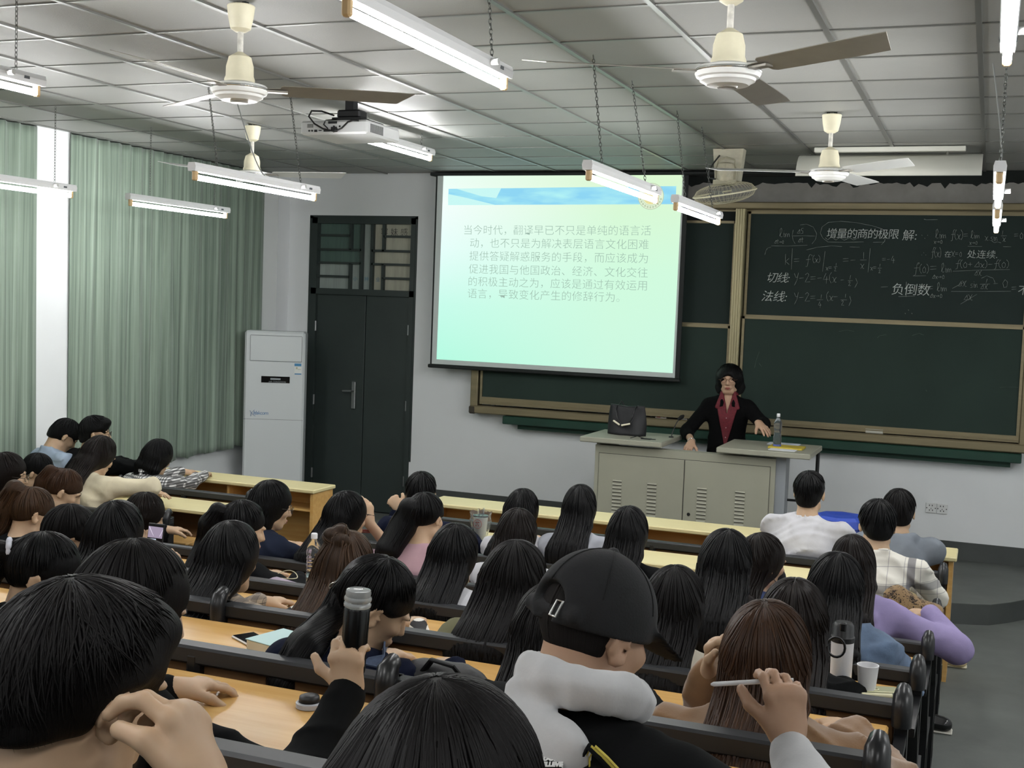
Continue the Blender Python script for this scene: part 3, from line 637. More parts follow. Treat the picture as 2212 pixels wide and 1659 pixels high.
WA = lambda t, x, y, h, **k: write(ch, t, 1620+x*k1, 460+y*k1, h*k1, **k)
WB = lambda t, x, y, h, **k: write(ch, t, 1900+x*k2, 470+y*k2, h*k2, **k)
WA('lim', 455, 385, 140, wx=1.15); WA('Dt>0', 385, 490, 75, wx=.9); WA('DS', 745, 335, 95); WA('Dt', 760, 470, 85)
A_([(680, 365), (860, 362), (1035, 368)]); A_([(800, 190), (900, 178), (1010, 225), (1062, 330), (1045, 420), (990, 490)]); A_([(690, 270), (672, 360), (690, 440), (720, 490)])
A_([(1240, 460), (1160, 400), (1120, 320), (1150, 220), (1250, 150), (1450, 132), (1700, 155), (1950, 205), (2110, 255), (2165, 350), (2145, 450), (2095, 505)])
A_([(1240, 462), (1500, 468), (1810, 460)]); A_([(1960, 468), (2130, 465)]); A_([(1200, 395), (1240, 430), (1290, 380), (1370, 432), (1430, 390), (1500, 435), (1590, 395), (1650, 430), (1700, 405)])
hanzi(ch, '增量的商的极限', 1620+1210*k1, 460+385*k1, 20, sp=.86)
A_([(235, 668), (255, 600), (280, 560), (335, 545)]); A_([(340, 525), (600, 528), (915, 512)]); A_([(900, 590), (1080, 545), (1300, 525), (1465, 535)]); A_([(1590, 540), (1745, 545)])
WA('k', 560, 825, 155); A_([(675, 565), (660, 900)]); WA('=', 700, 830, 170); WA("f", 885, 830, 170); WA("'(x)", 985, 790, 120, wx=1.0)
A_([(1197, 610), (1175, 780), (1155, 935)]); WA('x=', 1205, 915, 100); A_([(1375, 800), (1370, 850)]); A_([(1335, 862), (1395, 858)]); WA('2', 1345, 930, 60)
WA('=-', 1480, 830, 180); WA('1', 1800, 730, 110); A_([(1755, 750), (1860, 748)]); WA('x', 1755, 890, 150); A_([(1915, 562), (1900, 760), (1880, 945)]); WA('x=', 1915, 915, 100); A_([(2075, 810), (2065, 860)]); A_([(2035, 880), (2100, 880)]); WA('2', 2050, 960, 60)
WB('=-4', 40, 690, 115, wx=.95)
hanzi(ch, '切线:', 1620+250*k1, 460+1090*k1, 21, sp=.85, shear=.25); WA('y-2=-4(x', 705, 1110, 165, wx=.98); WA('-', 1445, 1120, 120); A_([(1605, 990), (1590, 1060)]); A_([(1560, 1078), (1640, 1078)]); WA('2', 1568, 1165, 75); A_([(1685, 1040), (1712, 1110), (1670, 1190)])
hanzi(ch, '法线:', 1620+170*k1, 460+1390*k1, 22, sp=.95, shear=.25); WA('y-2=', 705, 1415, 160); A_([(1140, 1300), (1130, 1365)]); A_([(1065, 1385), (1165, 1382)]); WA('4', 1085, 1500, 100); WA('(x-', 1215, 1400, 150); A_([(1525, 1290), (1520, 1350)]); A_([(1445, 1385), (1545, 1385)]); WA('2', 1455, 1475, 85); A_([(1590, 1325), (1610, 1400), (1575, 1480)])
hanzi(ch, '解:', 1900+340*k2, 470+335*k2, 22, shear=.1); WB('B', 640, 330, 140); WB('lim', 840, 320, 140, wx=1.15); WB('x>0', 830, 400, 80, wx=1.0); WB('f(x)=', 1090, 335, 150, wx=.85); WB('lim', 1385, 320, 120, wx=1.1); WB('x>0', 1375, 415, 75); WB('x.sin', 1610, 355, 130, wx=.95); A_(()) if 0 else None
B_([(1890, 200), (1880, 265)]); B_([(1860, 280), (1950, 278)]); WB('x', 1880, 370, 120); B_([(1720, 360), (1760, 385), (1800, 370), (1860, 388)]); B_([(1350, 440), (1570, 442)]); B_([(1890, 445), (2015, 447)]); WB('=0', 2060, 330, 140, wx=.9)
B_([(680, 25), (720, 33), (890, 30)])
WB('T', 640, 580, 110, wx=.9); WB('f(x)', 790, 605, 150, wx=.7); hanzi(ch, '在', 1900+985*k2, 470+600*k2, 13); WB('X=0', 1095, 600, 105, wx=.9); hanzi(ch, '处连续.', 1900+1330*k2, 470+610*k2, 17, sp=1.0)
WB("f'", 520, 860, 170); WB('(0)', 610, 850, 140, wx=1.0); WB('=', 775, 855, 190); B_([(510, 895), (710, 890)]); WB('lim', 930, 840, 140, wx=1.1); WB('Dx>0', 800, 940, 85); WB('f(0+Dx)-f(0)', 1160, 770, 125, wx=1.25); B_([(1120, 822), (1500, 805), (1995, 795)]); WB('DX', 1445, 890, 95)
B_([(20, 1065), (125, 1058)]); hanzi(ch, '负倒数', 1900+170*k2, 470+1165*k2, 24, sp=.92, shear=.1); B_([(410, 985), (405, 1215)]); B_([(290, 1210), (540, 1200)]); WB('=', 730, 1150, 170); WB('lim', 865, 1130, 135, wx=1.1); WB('Dx>0', 765, 1230, 85)
WB('DX', 1195, 1060, 110); B_([(1115, 1085), (1330, 970)]); WB('sin', 1385, 1075, 130); B_([(1650, 940), (1630, 1000)]); B_([(1535, 1022), (1690, 1018)]); WB('DX', 1540, 1100, 95); WB('-', 1745, 1080, 160); WB('O', 1885, 1075, 125); B_([(1095, 1130), (1500, 1132), (2010, 1128)]); B_([(1560, 930), (1640, 892), (1740, 930), (1770, 1000)])
WB('DX', 1285, 1270, 110); B_([(1240, 1325), (1490, 1175)]); WB('=', 2020, 1150, 150); hanzi(ch, '不', 1900+2105*k2, 470+1170*k2, 20); WB('T', 380, 1480, 170)
cho = link('chalk_writing', ch.mesh('chalk_writing', fix=False), M_chalk, pr_hi)
# faint smears and stray marks on the lower right panel
CHY = .132; sm = MB()
for pts in ([(1630, 795), (1633, 780), (1640, 760)], [(1895, 730), (1900, 725), (1915, 723)], [(1970, 725), (1985, 720), (1996, 724)], [(1640, 785), (1645, 792)], [(1812, 716), (1830, 713), (1845, 716)], [(2000, 842), (2002, 846)], [(2160, 837), (2175, 836), (2200, 837)]): stroke(sm, pts, .002)
link('chalk_marks', sm.mesh('chalk_marks', fix=False), mat('faint chalk', '#74827b', .95), pr_lo)
# green ledge under the board
lx0, lx1 = at(1085, 905, YF-.17)[0], at(2207, 990, YF-.17)[0]; lz1 = CAMZ-1.10
lo = thing('chalk_ledge', 'long deep green ledge on the wall right under the chalkboard', 'ledge', ((lx0+lx1)/2, YF, lz1-.09))
L0 = np.array(((lx0+lx1)/2, YF, lz1-.09))
MB().bbox(np.array((lx0, YF-.17, lz1-.055))-L0, np.array((lx1, YF-.001, lz1+.02))-L0, .006).build('shelf_board', M_ledge, lo)
MB().box(np.array((lx0+.13, YF-.10, lz1-.10))-L0, np.array((lx1-.08, YF-.001, lz1-.05))-L0).build('support_rail', M_ledge, lo)
p = at(1886, 950, YF-.2); er = thing('board_eraser', 'white felt board eraser resting on chalkboard bottom rail at right', 'eraser', (p[0], YF-.10, BZ0+.075)); MB().bbox((-.075, -.04, 0), (.075, .03, .028), .006).build('felt', mat('chalk dusted felt', '#b9b8ac', .9), er); MB().bbox((-.075, -.04, .0285), (.075, .03, .04), .004).build('back', mat('eraser back', '#a9a99c', .6), er)
er.location.z += .002; er['label'] = 'pale chalk-dusted board eraser lying on the bottom rail of the chalkboard'
p = at(1062, 882, YF-.1); tag(MB().bbox((-.02, -.02, 0), (.02, .02, .032), .003).build('chalk_box', mat('small grey box', '#a9a9a8', .7), loc=(p[0], YF-.06, BZ0+.0755)), 'tiny grey chalk box in the far left corner of the chalkboard frame', 'box')
p = at(1428, 906, YF-.1); cbx = thing('chalk_box', 'small red and white chalk box beside black bag on the chalkboard rail', 'box', (p[0], YF-.09, BZ0+.0755)); MB().box((-.05, -.025, 0), (.05, .025, .04)).build('carton', mat('white carton', '#b5b0aa', .7), cbx)
MB().add([(-.045, -.026, .005), (-.01, -.026, .035), (.0, -.026, .005)], [(0, 1, 2)]).add([(.008, -.026, .035), (.045, -.026, .03), (.03, -.026, .006)], [(0, 1, 2)]).build('red_print', mat('red print', '#8e3b34', .7), cbx)
p = at(1477, 908, YF-.1); tag(MB().bbox((-.035, -.02, 0), (.035, .02, .03), .004).build('chalk_box', mat('white paper box', '#cfcfcb', .7), loc=(p[0], YF-.09, BZ0+.0755)), 'little white box on the chalkboard rail just left of the teacher', 'box')

# ------------------------------------------------------------------ blackboard lamp
bl = thing('board_lamp', 'unlit white board lamp with long curved reflector under the ceiling at right', 'lamp', (-.75, 9.1, ZCEIL))
MB().bbox((-.515, -.03, -.036), (.52, .03, -.001), .004).build('mounting_bar', mat('white lamp bar', '#d4d4ca', .45), bl)
pr = [(.02+.2*math.cos(a), -.08-.13*math.sin(a)) for a in np.linspace(-.35, 1.25, 9)]
vs = []; 
arc = [(.06, -.045), (-.02, -.05), (-.08, -.07), (-.13, -.11), (-.165, -.16), (-.18, -.215)]
for x in (-.63, .635): vs += [(x, y+.08, z) for y, z in arc]
me = bpy.data.meshes.new('reflector'); n = len(arc); me.from_pydata(vs, [], [(i, i+1, n+i+1, n+i) for i in range(n-1)])
ro = link('reflector', me, mat('white reflector enamel', '#cfcfc4', .5), bl, smooth=True); ro.modifiers.new('t', 'SOLIDIFY').thickness = .003
MB().tube([(.40, 0, -.03), (.40, .04, -.06)], .008, n=8).tube([(-.40, 0, -.03), (-.40, .04, -.06)], .008, n=8).build('stem', M_chrome, bl)
MB().lathe([(.012, -.58), (.012, .58)], c=(0, .02, -.12), n=12, axis='x').build('tube', mat('unlit tube glass', '#dfe2e0', .2), bl)

# ------------------------------------------------------------------ teacher's steel console
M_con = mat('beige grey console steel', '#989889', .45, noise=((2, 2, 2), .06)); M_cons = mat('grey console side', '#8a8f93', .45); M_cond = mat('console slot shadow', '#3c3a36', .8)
CX, CY = -2.16, 9.45
co = thing('teaching_console', 'beige grey steel teaching console with louvred doors at the front of the room', 'desk', (CX, CY, ZSTAGE))
c0, c1, y0, y1 = -2.875-CX, -1.445-CX, 9.21-CY, 9.78-CY; hz = CAMZ-1.115-ZSTAGE
MB().box((c0, y0, 0), (c1, y0+.03, hz)).box((c0+.001, y0+.031, 0), (c0+.03, y1, hz+.02)).box((c1-.03, y0+.031, 0), (c1-.001, y1, hz+.02)).box((c0+.031, y0+.031, hz-.022), (c1-.031, y0+.12, hz-.002)).box((c0+.031, y0+.031, 0), (c1-.031, y1, .06)).build('carcass', M_con, co)
xm = at(1475, 1080, 9.2)[0]-CX; zt = at(1380, 983, 9.2)[2]-ZSTAGE-.01
for a, b in ((c0+.035, xm-.002), (xm+.002, c1-.04)):
    d = MB().bbox((a, y0-.008, .07), (b, y0+.002, zt), .003).build('louvred_door', M_con, co)
    for fx in (.23, .64) if b < xm+.1 else (.22, .67):
        lv = MB(); x = a+(b-a)*fx
        for k in range(14):
            z = zt-.215-k*.0285
            lv.prism([(y0-.008, z+.012), (y0-.016, z+.002), (y0-.014, z), (y0-.008, z)], x-.037, x+.037, axis=0)
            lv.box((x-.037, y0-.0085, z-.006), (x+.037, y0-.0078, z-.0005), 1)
        lv.build('louvre_bank', [M_con, M_cond], d)
MB().box((xm-.0025, y0-.0086, .07), (xm+.0025, y0-.002, zt)).box((c0+.032, y0-.003, zt), (c1-.037, y0+.001, zt+.004)).box((c1-.041, y0-.003, .07), (c1-.037, y0+.001, zt)).box((c0+.032, y0-.003, .07), (c0+.035, y0+.001, zt)).build('door_gap', M_cond, co)
kp = at(1487, 1111, 9.2); MB().lathe([(.013, -.014), (.013, .004)], c=(kp[0]-CX, y0-.008, kp[2]-ZSTAGE), n=14, axis='y').build('lock', M_black, co)
zs = CAMZ-1.05-ZSTAGE
def slab(x0, x1, ya, yb, nm): return MB().bbox((x0-CX, ya-CY, zs-.042), (x1-CX, yb-CY, zs), .006).build(nm, M_con, co)
s1 = slab(-2.985, -2.315, 9.13, 9.80, 'left_worktop'); s2 = slab(-1.885, -1.18, 9.12, 9.80, 'right_worktop'); s1.name = 'worktop'; s2.name = 'worktop'
MB().box((c1, y0+.02, .0), (c1+.075, y0+.05, hz+.02)).box((c1, y0+.05, 0), (c1+.02, y1, hz)).build('side_panel', M_cons, co)
MB().tube([(-1.205-CX, y1-.02, 0), (-1.205-CX, y1-.02, zs-.04)], .015, n=10).tube([(c1, y1-.03, .52), (-1.205-CX, y1-.02, .52)], .01, n=8).tube([(c1, y1-.03, .38), (-1.205-CX, y1-.02, .38)], .01, n=8).build('rear_leg', M_blackm, co)
zt_w = CAMZ-1.05
# black handbag on the left worktop
p = atz(1366, 935, zt_w); BGX = p[0]
bag = thing('handbag', 'black soft handbag with pale handle clips on the left console worktop', 'bag', (BGX, 9.5, zt_w), rz=math.radians(-6))
bb = MB(); nx, nz = 14, 12; fr_ = []
for side in (-1, 1):
    g = []
    for j in range(nz+1):
        v = j/nz
        for i in range(nx+1):
            u = i/nx*2-1; hw = .165-.018*v+.01*math.sin(v*3); thk = (.07*(1-v*.72))*(1-abs(u)**5)+.004
            g.append((u*hw, side*thk+.006*math.sin(u*7+v*4), v*.245-.012*(1-abs(u))*v*v))
    o = len(bb.v); f = [(j*(nx+1)+i, j*(nx+1)+i+1, (j+1)*(nx+1)+i+1, (j+1)*(nx+1)+i) for j in range(nz) for i in range(nx)]
    bb.add(g, f)
n0 = (nx+1)*(nz+1); rim = [i for i in range(nx+1)]+[(j+1)*(nx+1)-1 for j in range(1, nz+1)]+[nz*(nx+1)+i for i in range(nx-1, -1, -1)]+[j*(nx+1) for j in range(nz-1, 0, -1)]
bb.f += [(rim[k], rim[(k+1) % len(rim)], n0+rim[(k+1) % len(rim)], n0+rim[k]) for k in range(len(rim))]; bb.mi += [0]*len(rim)
bb.build('body', mat('black bag nylon', '#17181b', .6, bump=(60, .2, .002)), bag, smooth=True)
MB().tube([(-.085, -.02, .235), (-.08, -.055, .2), (-.05, -.075, .13), (-.005, -.08, .07), (.04, -.078, .085), (.072, -.07, .15), (.08, -.05, .21), (.085, -.02, .24)], .006, n=8).tube([(-.085, .02, .235), (-.08, .05, .27), (-.02, .05, .2), (.05, .05, .22), (.085, .02, .24)], .006, n=8).build('handles', mat('black leather', '#101113', .4), bag)
MB().bbox((-.004, -.003, -.034), (.004, .003, .034), .002).build('x', M_black).name = 'tmp'
bpy.data.objects.remove(bpy.data.objects['tmp'])
cl = MB(); cl.tube([(-.085, -.088, .116), (-.03, -.086, .085)], .0075, n=8).tube([(-.012, -.088, .082), (.06, -.088, .1)], .0075, n=8); cl.build('handle_clips', mat('cream clip plastic', '#e3dcc4', .4), bag)
# gooseneck microphone
p0 = atz(1437, 948, zt_w); p1 = at(1467, 905, 9.62)
mi = thing('microphone', 'black gooseneck microphone bending over the gap in the console', 'microphone', (-2.345, 9.55, zt_w)); M0 = np.array((-2.345, 9.55, zt_w))
MB().lathe([(.02, 0), (.02, .008), (.008, .012)], n=14).build('base', M_black, mi); q = p1-M0
MB().tube([(0, 0, .005), (q[0]*.25, q[1]*.2, q[2]*.38), (q[0]*.6, q[1]*.6, q[2]*.75), q], .0042, n=8).build('gooseneck', M_black, mi)
d = np.array((.75, .2, .65)); MB().tube([q-d*.012, q+d*.0, q+d*.03, q+d*.05], [.007, .014, .017, .006], n=12).build('windscreen', mat('black foam', '#0e0e0f', .95), mi)
tag(MB().tube([(0, 0, .004), (.05, .03, .02), (.1, .05, .004), (.2, .03, .004)], .003, n=6).box((.08, .02, 0), (.16, .06, .006)).build('cable', M_black, loc=(-2.60, 9.24, zt_w+.0005)), 'thin black cable end lying on the left console worktop before the bag', 'cable')

# ------------------------------------------------------------------ floor-standing air conditioner
M_ac = mat('white air conditioner', '#ccd1d2', .4)
aL = at(529, 714, 9.95); aR = at(660, 717, 10.2); acz = (aL[2]+aR[2])/2; ach = math.hypot(aR[0]-aL[0], .25)/2; acth = math.atan2(.25, aR[0]-aL[0])
ac = thing('air_conditioner', 'tall white floor-standing air conditioner between curtain and green door', 'air conditioner', ((aL[0]+aR[0])/2, 10.075, 0), rz=acth); hw = ach
MB().bbox((-hw, 0, 0), (hw, .26, acz), .02).build('cabinet', M_ac, ac)
def A2(u, v):   # zoomed crop position -> local point on the front face
    r = ray(500+u*200/1508, 700+v*220/1659); n = np.array((math.sin(acth), -math.cos(acth), 0)); c = np.array(ac.location); c[2] -= CAMZ
    k = np.dot(c, n)/np.dot(r, n); p = r*k-c; return np.array((p[0]*math.cos(acth)+p[1]*math.sin(acth), 0, p[2]+0.0))
def arect(mb, u0, v0, u1, v1, dy, mi=0):
    a = A2(u0, v0); b = A2(u1, v1); return mb.box((min(a[0], b[0]), -dy, min(a[2], b[2])), (max(a[0], b[0]), .001, max(a[2], b[2])), mi)
arect(MB(), 315, 185, 1140, 615, .003).build('outlet_flap', M_ac, ac)
g = MB(); a = A2(315, 180); b = A2(1140, 618)
g.box((a[0]-.004, -.0035, b[2]), (a[0], .001, a[2])).box((b[0], -.0035, b[2]), (b[0]+.004, .001, a[2])).box((a[0], -.0035, a[2]), (b[0], .001, a[2]+.004)).box((a[0], -.0035, b[2]-.004), (b[0], .001, b[2]))
e = A2(200, 1540); g.box((-hw+.005, -.0012, e[2]-.002), (hw-.005, .001, e[2]+.001)); g.build('panel_gap', mat('panel gap grey', '#6d7274', .8), ac)
ds = arect(MB(), 487, 845, 948, 965, .004).build('display', mat('black gloss display', '#090b0d', .15), ac)
mb = MB(); arect(mb, 635, 878, 800, 912, .0045); put_text(mb, 'AIR CONDITION', .022, A2(605, 950)+np.array((0, -.0048, 0)), offset=.0); mb.build('display_print', mat('grey display print', '#8c9194', .6), ds)
st = arect(MB(), 1028, 642, 1138, 825, .002).build('energy_label', mat('label white', '#d9dcd8', .6), ac)
mb = arect(arect(MB(), 1028, 642, 1138, 690, .0025), 1028, 803, 1138, 825, .0025); mb.build('label_bands', mat('label blue', '#4783ad', .6), st)
mb = arect(MB(), 1050, 700, 1078, 735, .0026); arect(mb, 1080, 735, 1130, 745, .0026); mb.build('label_print', mat('label print', '#b5b69c', .6), st)
mb = MB(); put_text(mb, 'Itlakcom', .05, A2(350, 1470)+np.array((0, -.001, 0)), shear=.15, spacing=.85)
q = lambda u, v: A2(u, v)+np.array((0, -.0012, 0))
mb.tube([q(315, 1500), q(325, 1460), q(350, 1420), q(375, 1395)], .004, n=6, flat=.3).tube([q(300, 1405), q(320, 1440), q(350, 1470), q(390, 1500)], .005, n=6, flat=.3).tube([q(310, 1500), q(310, 1460), q(330, 1430)], .003, n=6, flat=.3); mb.build('logo', mat('blue logo print', '#4878a8', .5), ac)

# ------------------------------------------------------------------ double socket on the front wall
p = w(2023, 1098); so = thing('wall_socket', 'white double power socket low on the front wall at right', 'socket', (p[0], YF, p[2]))
MB().bbox((-.087, -.012, -.043), (.0, -.001, .043), .004).bbox((.002, -.012, -.043), (.088, -.001, .043), .004).build('faceplate', mat('socket white', '#d5d7d6', .4), so)
h = MB()
for cx in (-.043, .045):
    for x, z, a, b in ((-.014, .022, .003, .006), (.008, .022, .003, .006), (-.012, -.018, .003, .006), (.012, -.018, .003, .006), (0, -.004, .002, .006), (-.034, .0, .004, .004), (.034, 0, .004, .004)): h.box((cx+x-a, -.0128, z-b), (cx+x+a, -.0118, z+b))
h.build('pin_holes', M_black, so)
# ------------------------------------------------------------------ desks and fixed benches
M_pale = mat('pale yellow desk laminate', '#d3c898', .4, noise=((3, 12, 3), .05)); M_cream_edge = mat('pale desk edge', '#e6dba8', .4)
def wood_material():
    m = bpy.data.materials.new('orange beech laminate'); t = NT(m); b = t.b; tc = t.n('ShaderNodeTexCoord'); mp = t.n('ShaderNodeMapping'); mp.inputs['Scale'].default_value = (3, 38, 38)
    nz = t.n('ShaderNodeTexNoise', i_Scale=1.0, i_Detail=4.0); cr = t.n('ShaderNodeValToRGB'); e = cr.color_ramp.elements
    e[0].position = .35; e[0].color = (*S('#c79a58'), 1); e[1].position = .7; e[1].color = (*S('#d2ab6b'), 1)
    t.l(tc, 'Object', mp, 0); t.l(mp, 0, nz, 'Vector'); t.l(nz, 0, cr, 0); t.l(cr, 0, b, 'Base Color'); b.inputs['Roughness'].default_value = .38; return m
M_wood = wood_material(); M_ply = mat('brown plywood back', '#6e5032', .5, noise=((3, 3, 30), .2))
M_bframe = mat('black enamelled bench steel', '#111214', .4); M_rail = mat('worn black rail', '#202225', .45, noise=((2, 8, 8), .2), spec=.45)
M_knob = mat('glossy black knob', '#1a1b1d', .3, spec=.5)
def bench(k, xs, label, desk_mat, ext=.04):
    """row k (0 based): posts at xs, rail and seats at RAILY[k]; the desk for the row behind hangs on its back"""
    y = RAILY[k]; zr = RAILZ[k]; fz = FLOORZ[k]; x0, x1 = min(xs), max(xs)
    t = thing('lecture_bench', label, 'bench', ((x0+x1)/2, y, fz), 'rows of fixed lecture benches'); B0 = np.array(((x0+x1)/2, y, fz))
    def bx(mb, lo, hi, r=None, mi=0): return mb.bbox(np.array(lo)-B0, np.array(hi)-B0, r, mi) if r else mb.box(np.array(lo)-B0, np.array(hi)-B0, mi)
    bx(MB(), (x0-.02, y-.022, zr-.045), (x1+.02, y+.03, zr), .006).build('top_rail', M_rail, t)
    bx(MB(), (x0+.02, y+.004, fz+.52), (x1-.02, y+.02, zr-.05), .004).build('backrest', M_ply, t)
    bx(MB(), (x0+.03, y-.40, zr-.075), (x1-.03, y-.05, zr-.05), .005).build('desk_top', desk_mat, t)
    s = MB(); bx(s, (x0+.03, y-.36, zr-.235), (x1-.03, y-.03, zr-.22)); bx(s, (x0+.03, y-.045, zr-.235), (x1-.03, y-.03, zr-.075)); s.build('book_shelf', M_ply, t)
    for x in xs:
        f = MB(); h = .016
        def P(a): return [np.array((x, y+a_, z_))-B0 for a_, z_ in a]
        f.prism([(y-.026-B0[1], 0), (y+.030-B0[1], 0), (y+.030-B0[1], zr-fz), (y-.026-B0[1], zr-fz)], x-h-B0[0], x+h-B0[0], axis=0)
        bx(f, (x-h, y-.12, fz), (x+h, y+.30, fz+.035)); bx(f, (x-h, y+.03, fz+.36), (x+h, y+.34, fz+.40)); bx(f, (x-h, y+.16, fz), (x+h, y+.21, fz+.37)); bx(f, (x-h*.9, y-.38, zr-.105), (x+h*.9, y, zr-.077))
        f.prism([(y-.20-B0[1], zr-.10-fz), (y-.16-B0[1], zr-.10-fz), (y-.02-B0[1], zr-.30-fz), (y-.02-B0[1], zr-.36-fz)], x-h-B0[0], x+h-B0[0], axis=0)
        fo = f.build('side_frame', M_bframe, t)
        c = MB(); pts = [(x, y-.030, zr-.055), (x, y-.030, zr-.01), (x, y-.02, zr+.022), (x, y+.004, zr+.034), (x, y+.03, zr+.02)]
        c.tube([np.array(p)-B0 for p in pts], [.026, .027, .026, .02, .008], n=12); autosmooth(c.build('knob', M_knob, fo), 60)
    xs2 = sorted(xs)
    for a, b in zip(xs2[:-1], xs2[1:]):
        n = 2; wd_ = (b-a-.05)/n
        for i in range(n):
            sx = a+.025+i*wd_; bx(MB(), (sx+.01, y+.04, fz+.40), (sx+wd_-.01, y+.40, fz+.418), .006).build('seat', M_wood, t)
        xm_ = (a+b)/2; hg = MB(); bx(hg, (xm_-.02, y-.024, zr-.1), (xm_+.02, y+.032, zr-.015), .01); hg.build('hinge_clip', M_bframe, t)
    return t
UX = [-.155-1.07*i for i in range(10)]
bench(0, UX[:4], 'front fixed bench row with worn black rail behind the white shirt man', M_pale)
bench(0, [-4.52, -5.6, -6.68], 'front fixed bench row by the curtains, its black rail before the bob-haired woman', M_pale)
bench(1, UX[:4], 'second fixed bench row from the front, its black rail crossing behind the grey shirt woman', M_pale)
bench(1, [-4.52, -5.6, -6.68], 'second fixed bench row near the curtains, behind the cream sweater woman', M_pale)
bench(2, UX[:7], 'third fixed bench row, black rail just behind the purple hoodie', M_wood)
bench(3, UX[:6], 'fourth fixed bench row, black rail behind denim jacket and white bottle cap', M_wood)
bench(4, UX[:6], 'fifth fixed bench row, black rail behind the striped and plaid shirts', M_wood)
bench(5, UX[:5], 'sixth fixed bench row, long black rail behind the camel coat and denim strap woman', M_wood)
bench(6, [-.02]+UX[1:4], 'nearest fixed bench row, its grey rail crossing the bottom left edge', M_wood)
def front_desk(x0, x1, label, drawers=True):
    y0, y1 = 7.54, 7.86; z = .76; B0 = np.array(((x0+x1)/2, (y0+y1)/2, 0)); t = thing('front_desk', label, 'desk', tuple(B0), 'front row desks')
    def bx(mb, lo, hi, r=None): return mb.bbox(np.array(lo)-B0, np.array(hi)-B0, r) if r else mb.box(np.array(lo)-B0, np.array(hi)-B0)
    bx(MB(), (x0, y0, z-.028), (x1, y1, z), .006).build('desk_top', M_pale, t)
    for a in (x0+.02, x1-.045): bx(MB(), (a, y0+.03, .0), (a+.025, y1-.01, z-.028)).build('side_panel', M_wood, t)
    bx(MB(), (x0+.045, y1-.04, .12), (x1-.045, y1-.02, z-.028)).build('front_panel', M_wood, t)
    s = MB(); bx(s, (x0+.045, y0+.05, z-.17), (x1-.045, y1-.04, z-.155)); 
    n = max(2, int((x1-x0)/.6))
    for i in range(1, n): xx = x0+(x1-x0)*i/n; bx(s, (xx-.01, y0+.05, z-.17), (xx+.01, y1-.04, z-.028))
    s.build('book_shelf', M_wood, t); return t
front_desk(-3.58, -.10, 'long pale yellow front row desk before the teaching console')
front_desk(-6.75, -4.46, 'pale yellow front row desk with orange end panel before the air conditioner')
# ------------------------------------------------------------------ smooth bodies: blended limb shapes meshed into one surface
V3 = lambda *a: np.array(a, float)
def nrm(v): v = np.asarray(v, float); return v/(np.linalg.norm(v)+1e-12)
class Prim:
    __slots__ = ('a', 'b', 'ab', 'L2', 'F', 'ra', 'rb', 'k', 'op', 'c', 'R', 'rm')
    def __init__(s, a, b, ra, rb, U, k, op):
        s.a = np.asarray(a, float); s.b = np.asarray(b, float); s.ab = s.b-s.a; s.L2 = float(s.ab @ s.ab)
        s.ra = np.array(ra if np.ndim(ra) else (ra,)*3, float); s.rb = np.array(rb if np.ndim(rb) else (rb,)*3, float)
        if U is None: s.F = None if (np.ptp(s.ra) < 1e-9 and np.ptp(s.rb) < 1e-9) else np.eye(3)
        else: s.F = np.asarray(U, float)
        s.k = k; s.op = op; s.c = (s.a+s.b)/2; s.rm = max(s.ra.max(), s.rb.max()); s.R = math.sqrt(s.L2)/2+s.rm
    def ev(s, P):
        q = P-s.a
        if s.L2 > 1e-12:
            t = np.clip(q @ s.ab/s.L2, 0, 1); q = q-t[:, None]*s.ab; r = s.ra+(s.rb-s.ra)*t[:, None]
        else: r = s.ra
        if s.F is None:
            return np.sqrt((q*q).sum(1))-(r[..., 0] if np.ndim(r) > 1 else r[0])
        q = q @ s.F.T; m = q/r; k0 = np.sqrt((m*m).sum(1))+1e-9; k1 = np.sqrt(((m/r)**2).sum(1))+1e-9
        return k0*(k0-1)/k1
class Shape:
    def __init__(s): s.p = []
    def cap(s, a, b, ra, rb=None, k=.02, op='u', U=None):
        s.p.append(Prim(a, b, ra, ra if rb is None else rb, U, k, op)); return s
    def ell(s, c, r, U=None, k=.02, op='u'): s.p.append(Prim(c, c, r, r, U if U is not None else np.eye(3), k, op)); return s
    def chain(s, pts, rs, k=.02, U=None):
        for i in range(len(pts)-1): s.cap(pts[i], pts[i+1], rs[i], rs[i+1], k, 'u', U if (U is None or np.ndim(U) == 2) else U[i])
        return s
    def cut(s, c, n, k=.01): s.p.append(('cut', np.asarray(c, float), nrm(n), k)); return s     # removes the side n points to
    def ev(s, P, near=None):
        d = np.full(len(P), 9.0)
        for p in s.p:
            if isinstance(p, tuple):
                h = (P-p[1]) @ p[2]; k = p[3]; e = np.clip(.5+.5*(h-d)/k, 0, 1); d = d*(1-e)+h*e+k*e*(1-e); continue
            if near is None: idx = slice(None); Q = P
            else:
                idx = ((near[0]-p.c)**2).sum(1) < (p.R+near[1]+p.k+.03)**2
                idx = idx[near[2]]
                if not idx.any(): continue
                Q = P[idx]
            v = p.ev(Q); e0 = d[idx]; k = p.k
            if p.op == 'u':
                h = np.clip(.5+.5*(e0-v)/k, 0, 1); d[idx] = e0*(1-h)+v*h-k*h*(1-h)
            else:
                v = -v; h = np.clip(.5+.5*(v-e0)/k, 0, 1); d[idx] = e0*(1-h)+v*h+k*h*(1-h)
        return d
    def bounds(s):
        lo = np.full(3, 9e9); hi = -lo
        for p in s.p:
            if isinstance(p, tuple) or p.op != 'u': continue
            lo = np.minimum(lo, np.minimum(p.a, p.b)-p.rm); hi = np.maximum(hi, np.maximum(p.a, p.b)+p.rm)
        return lo-.03, hi+.03
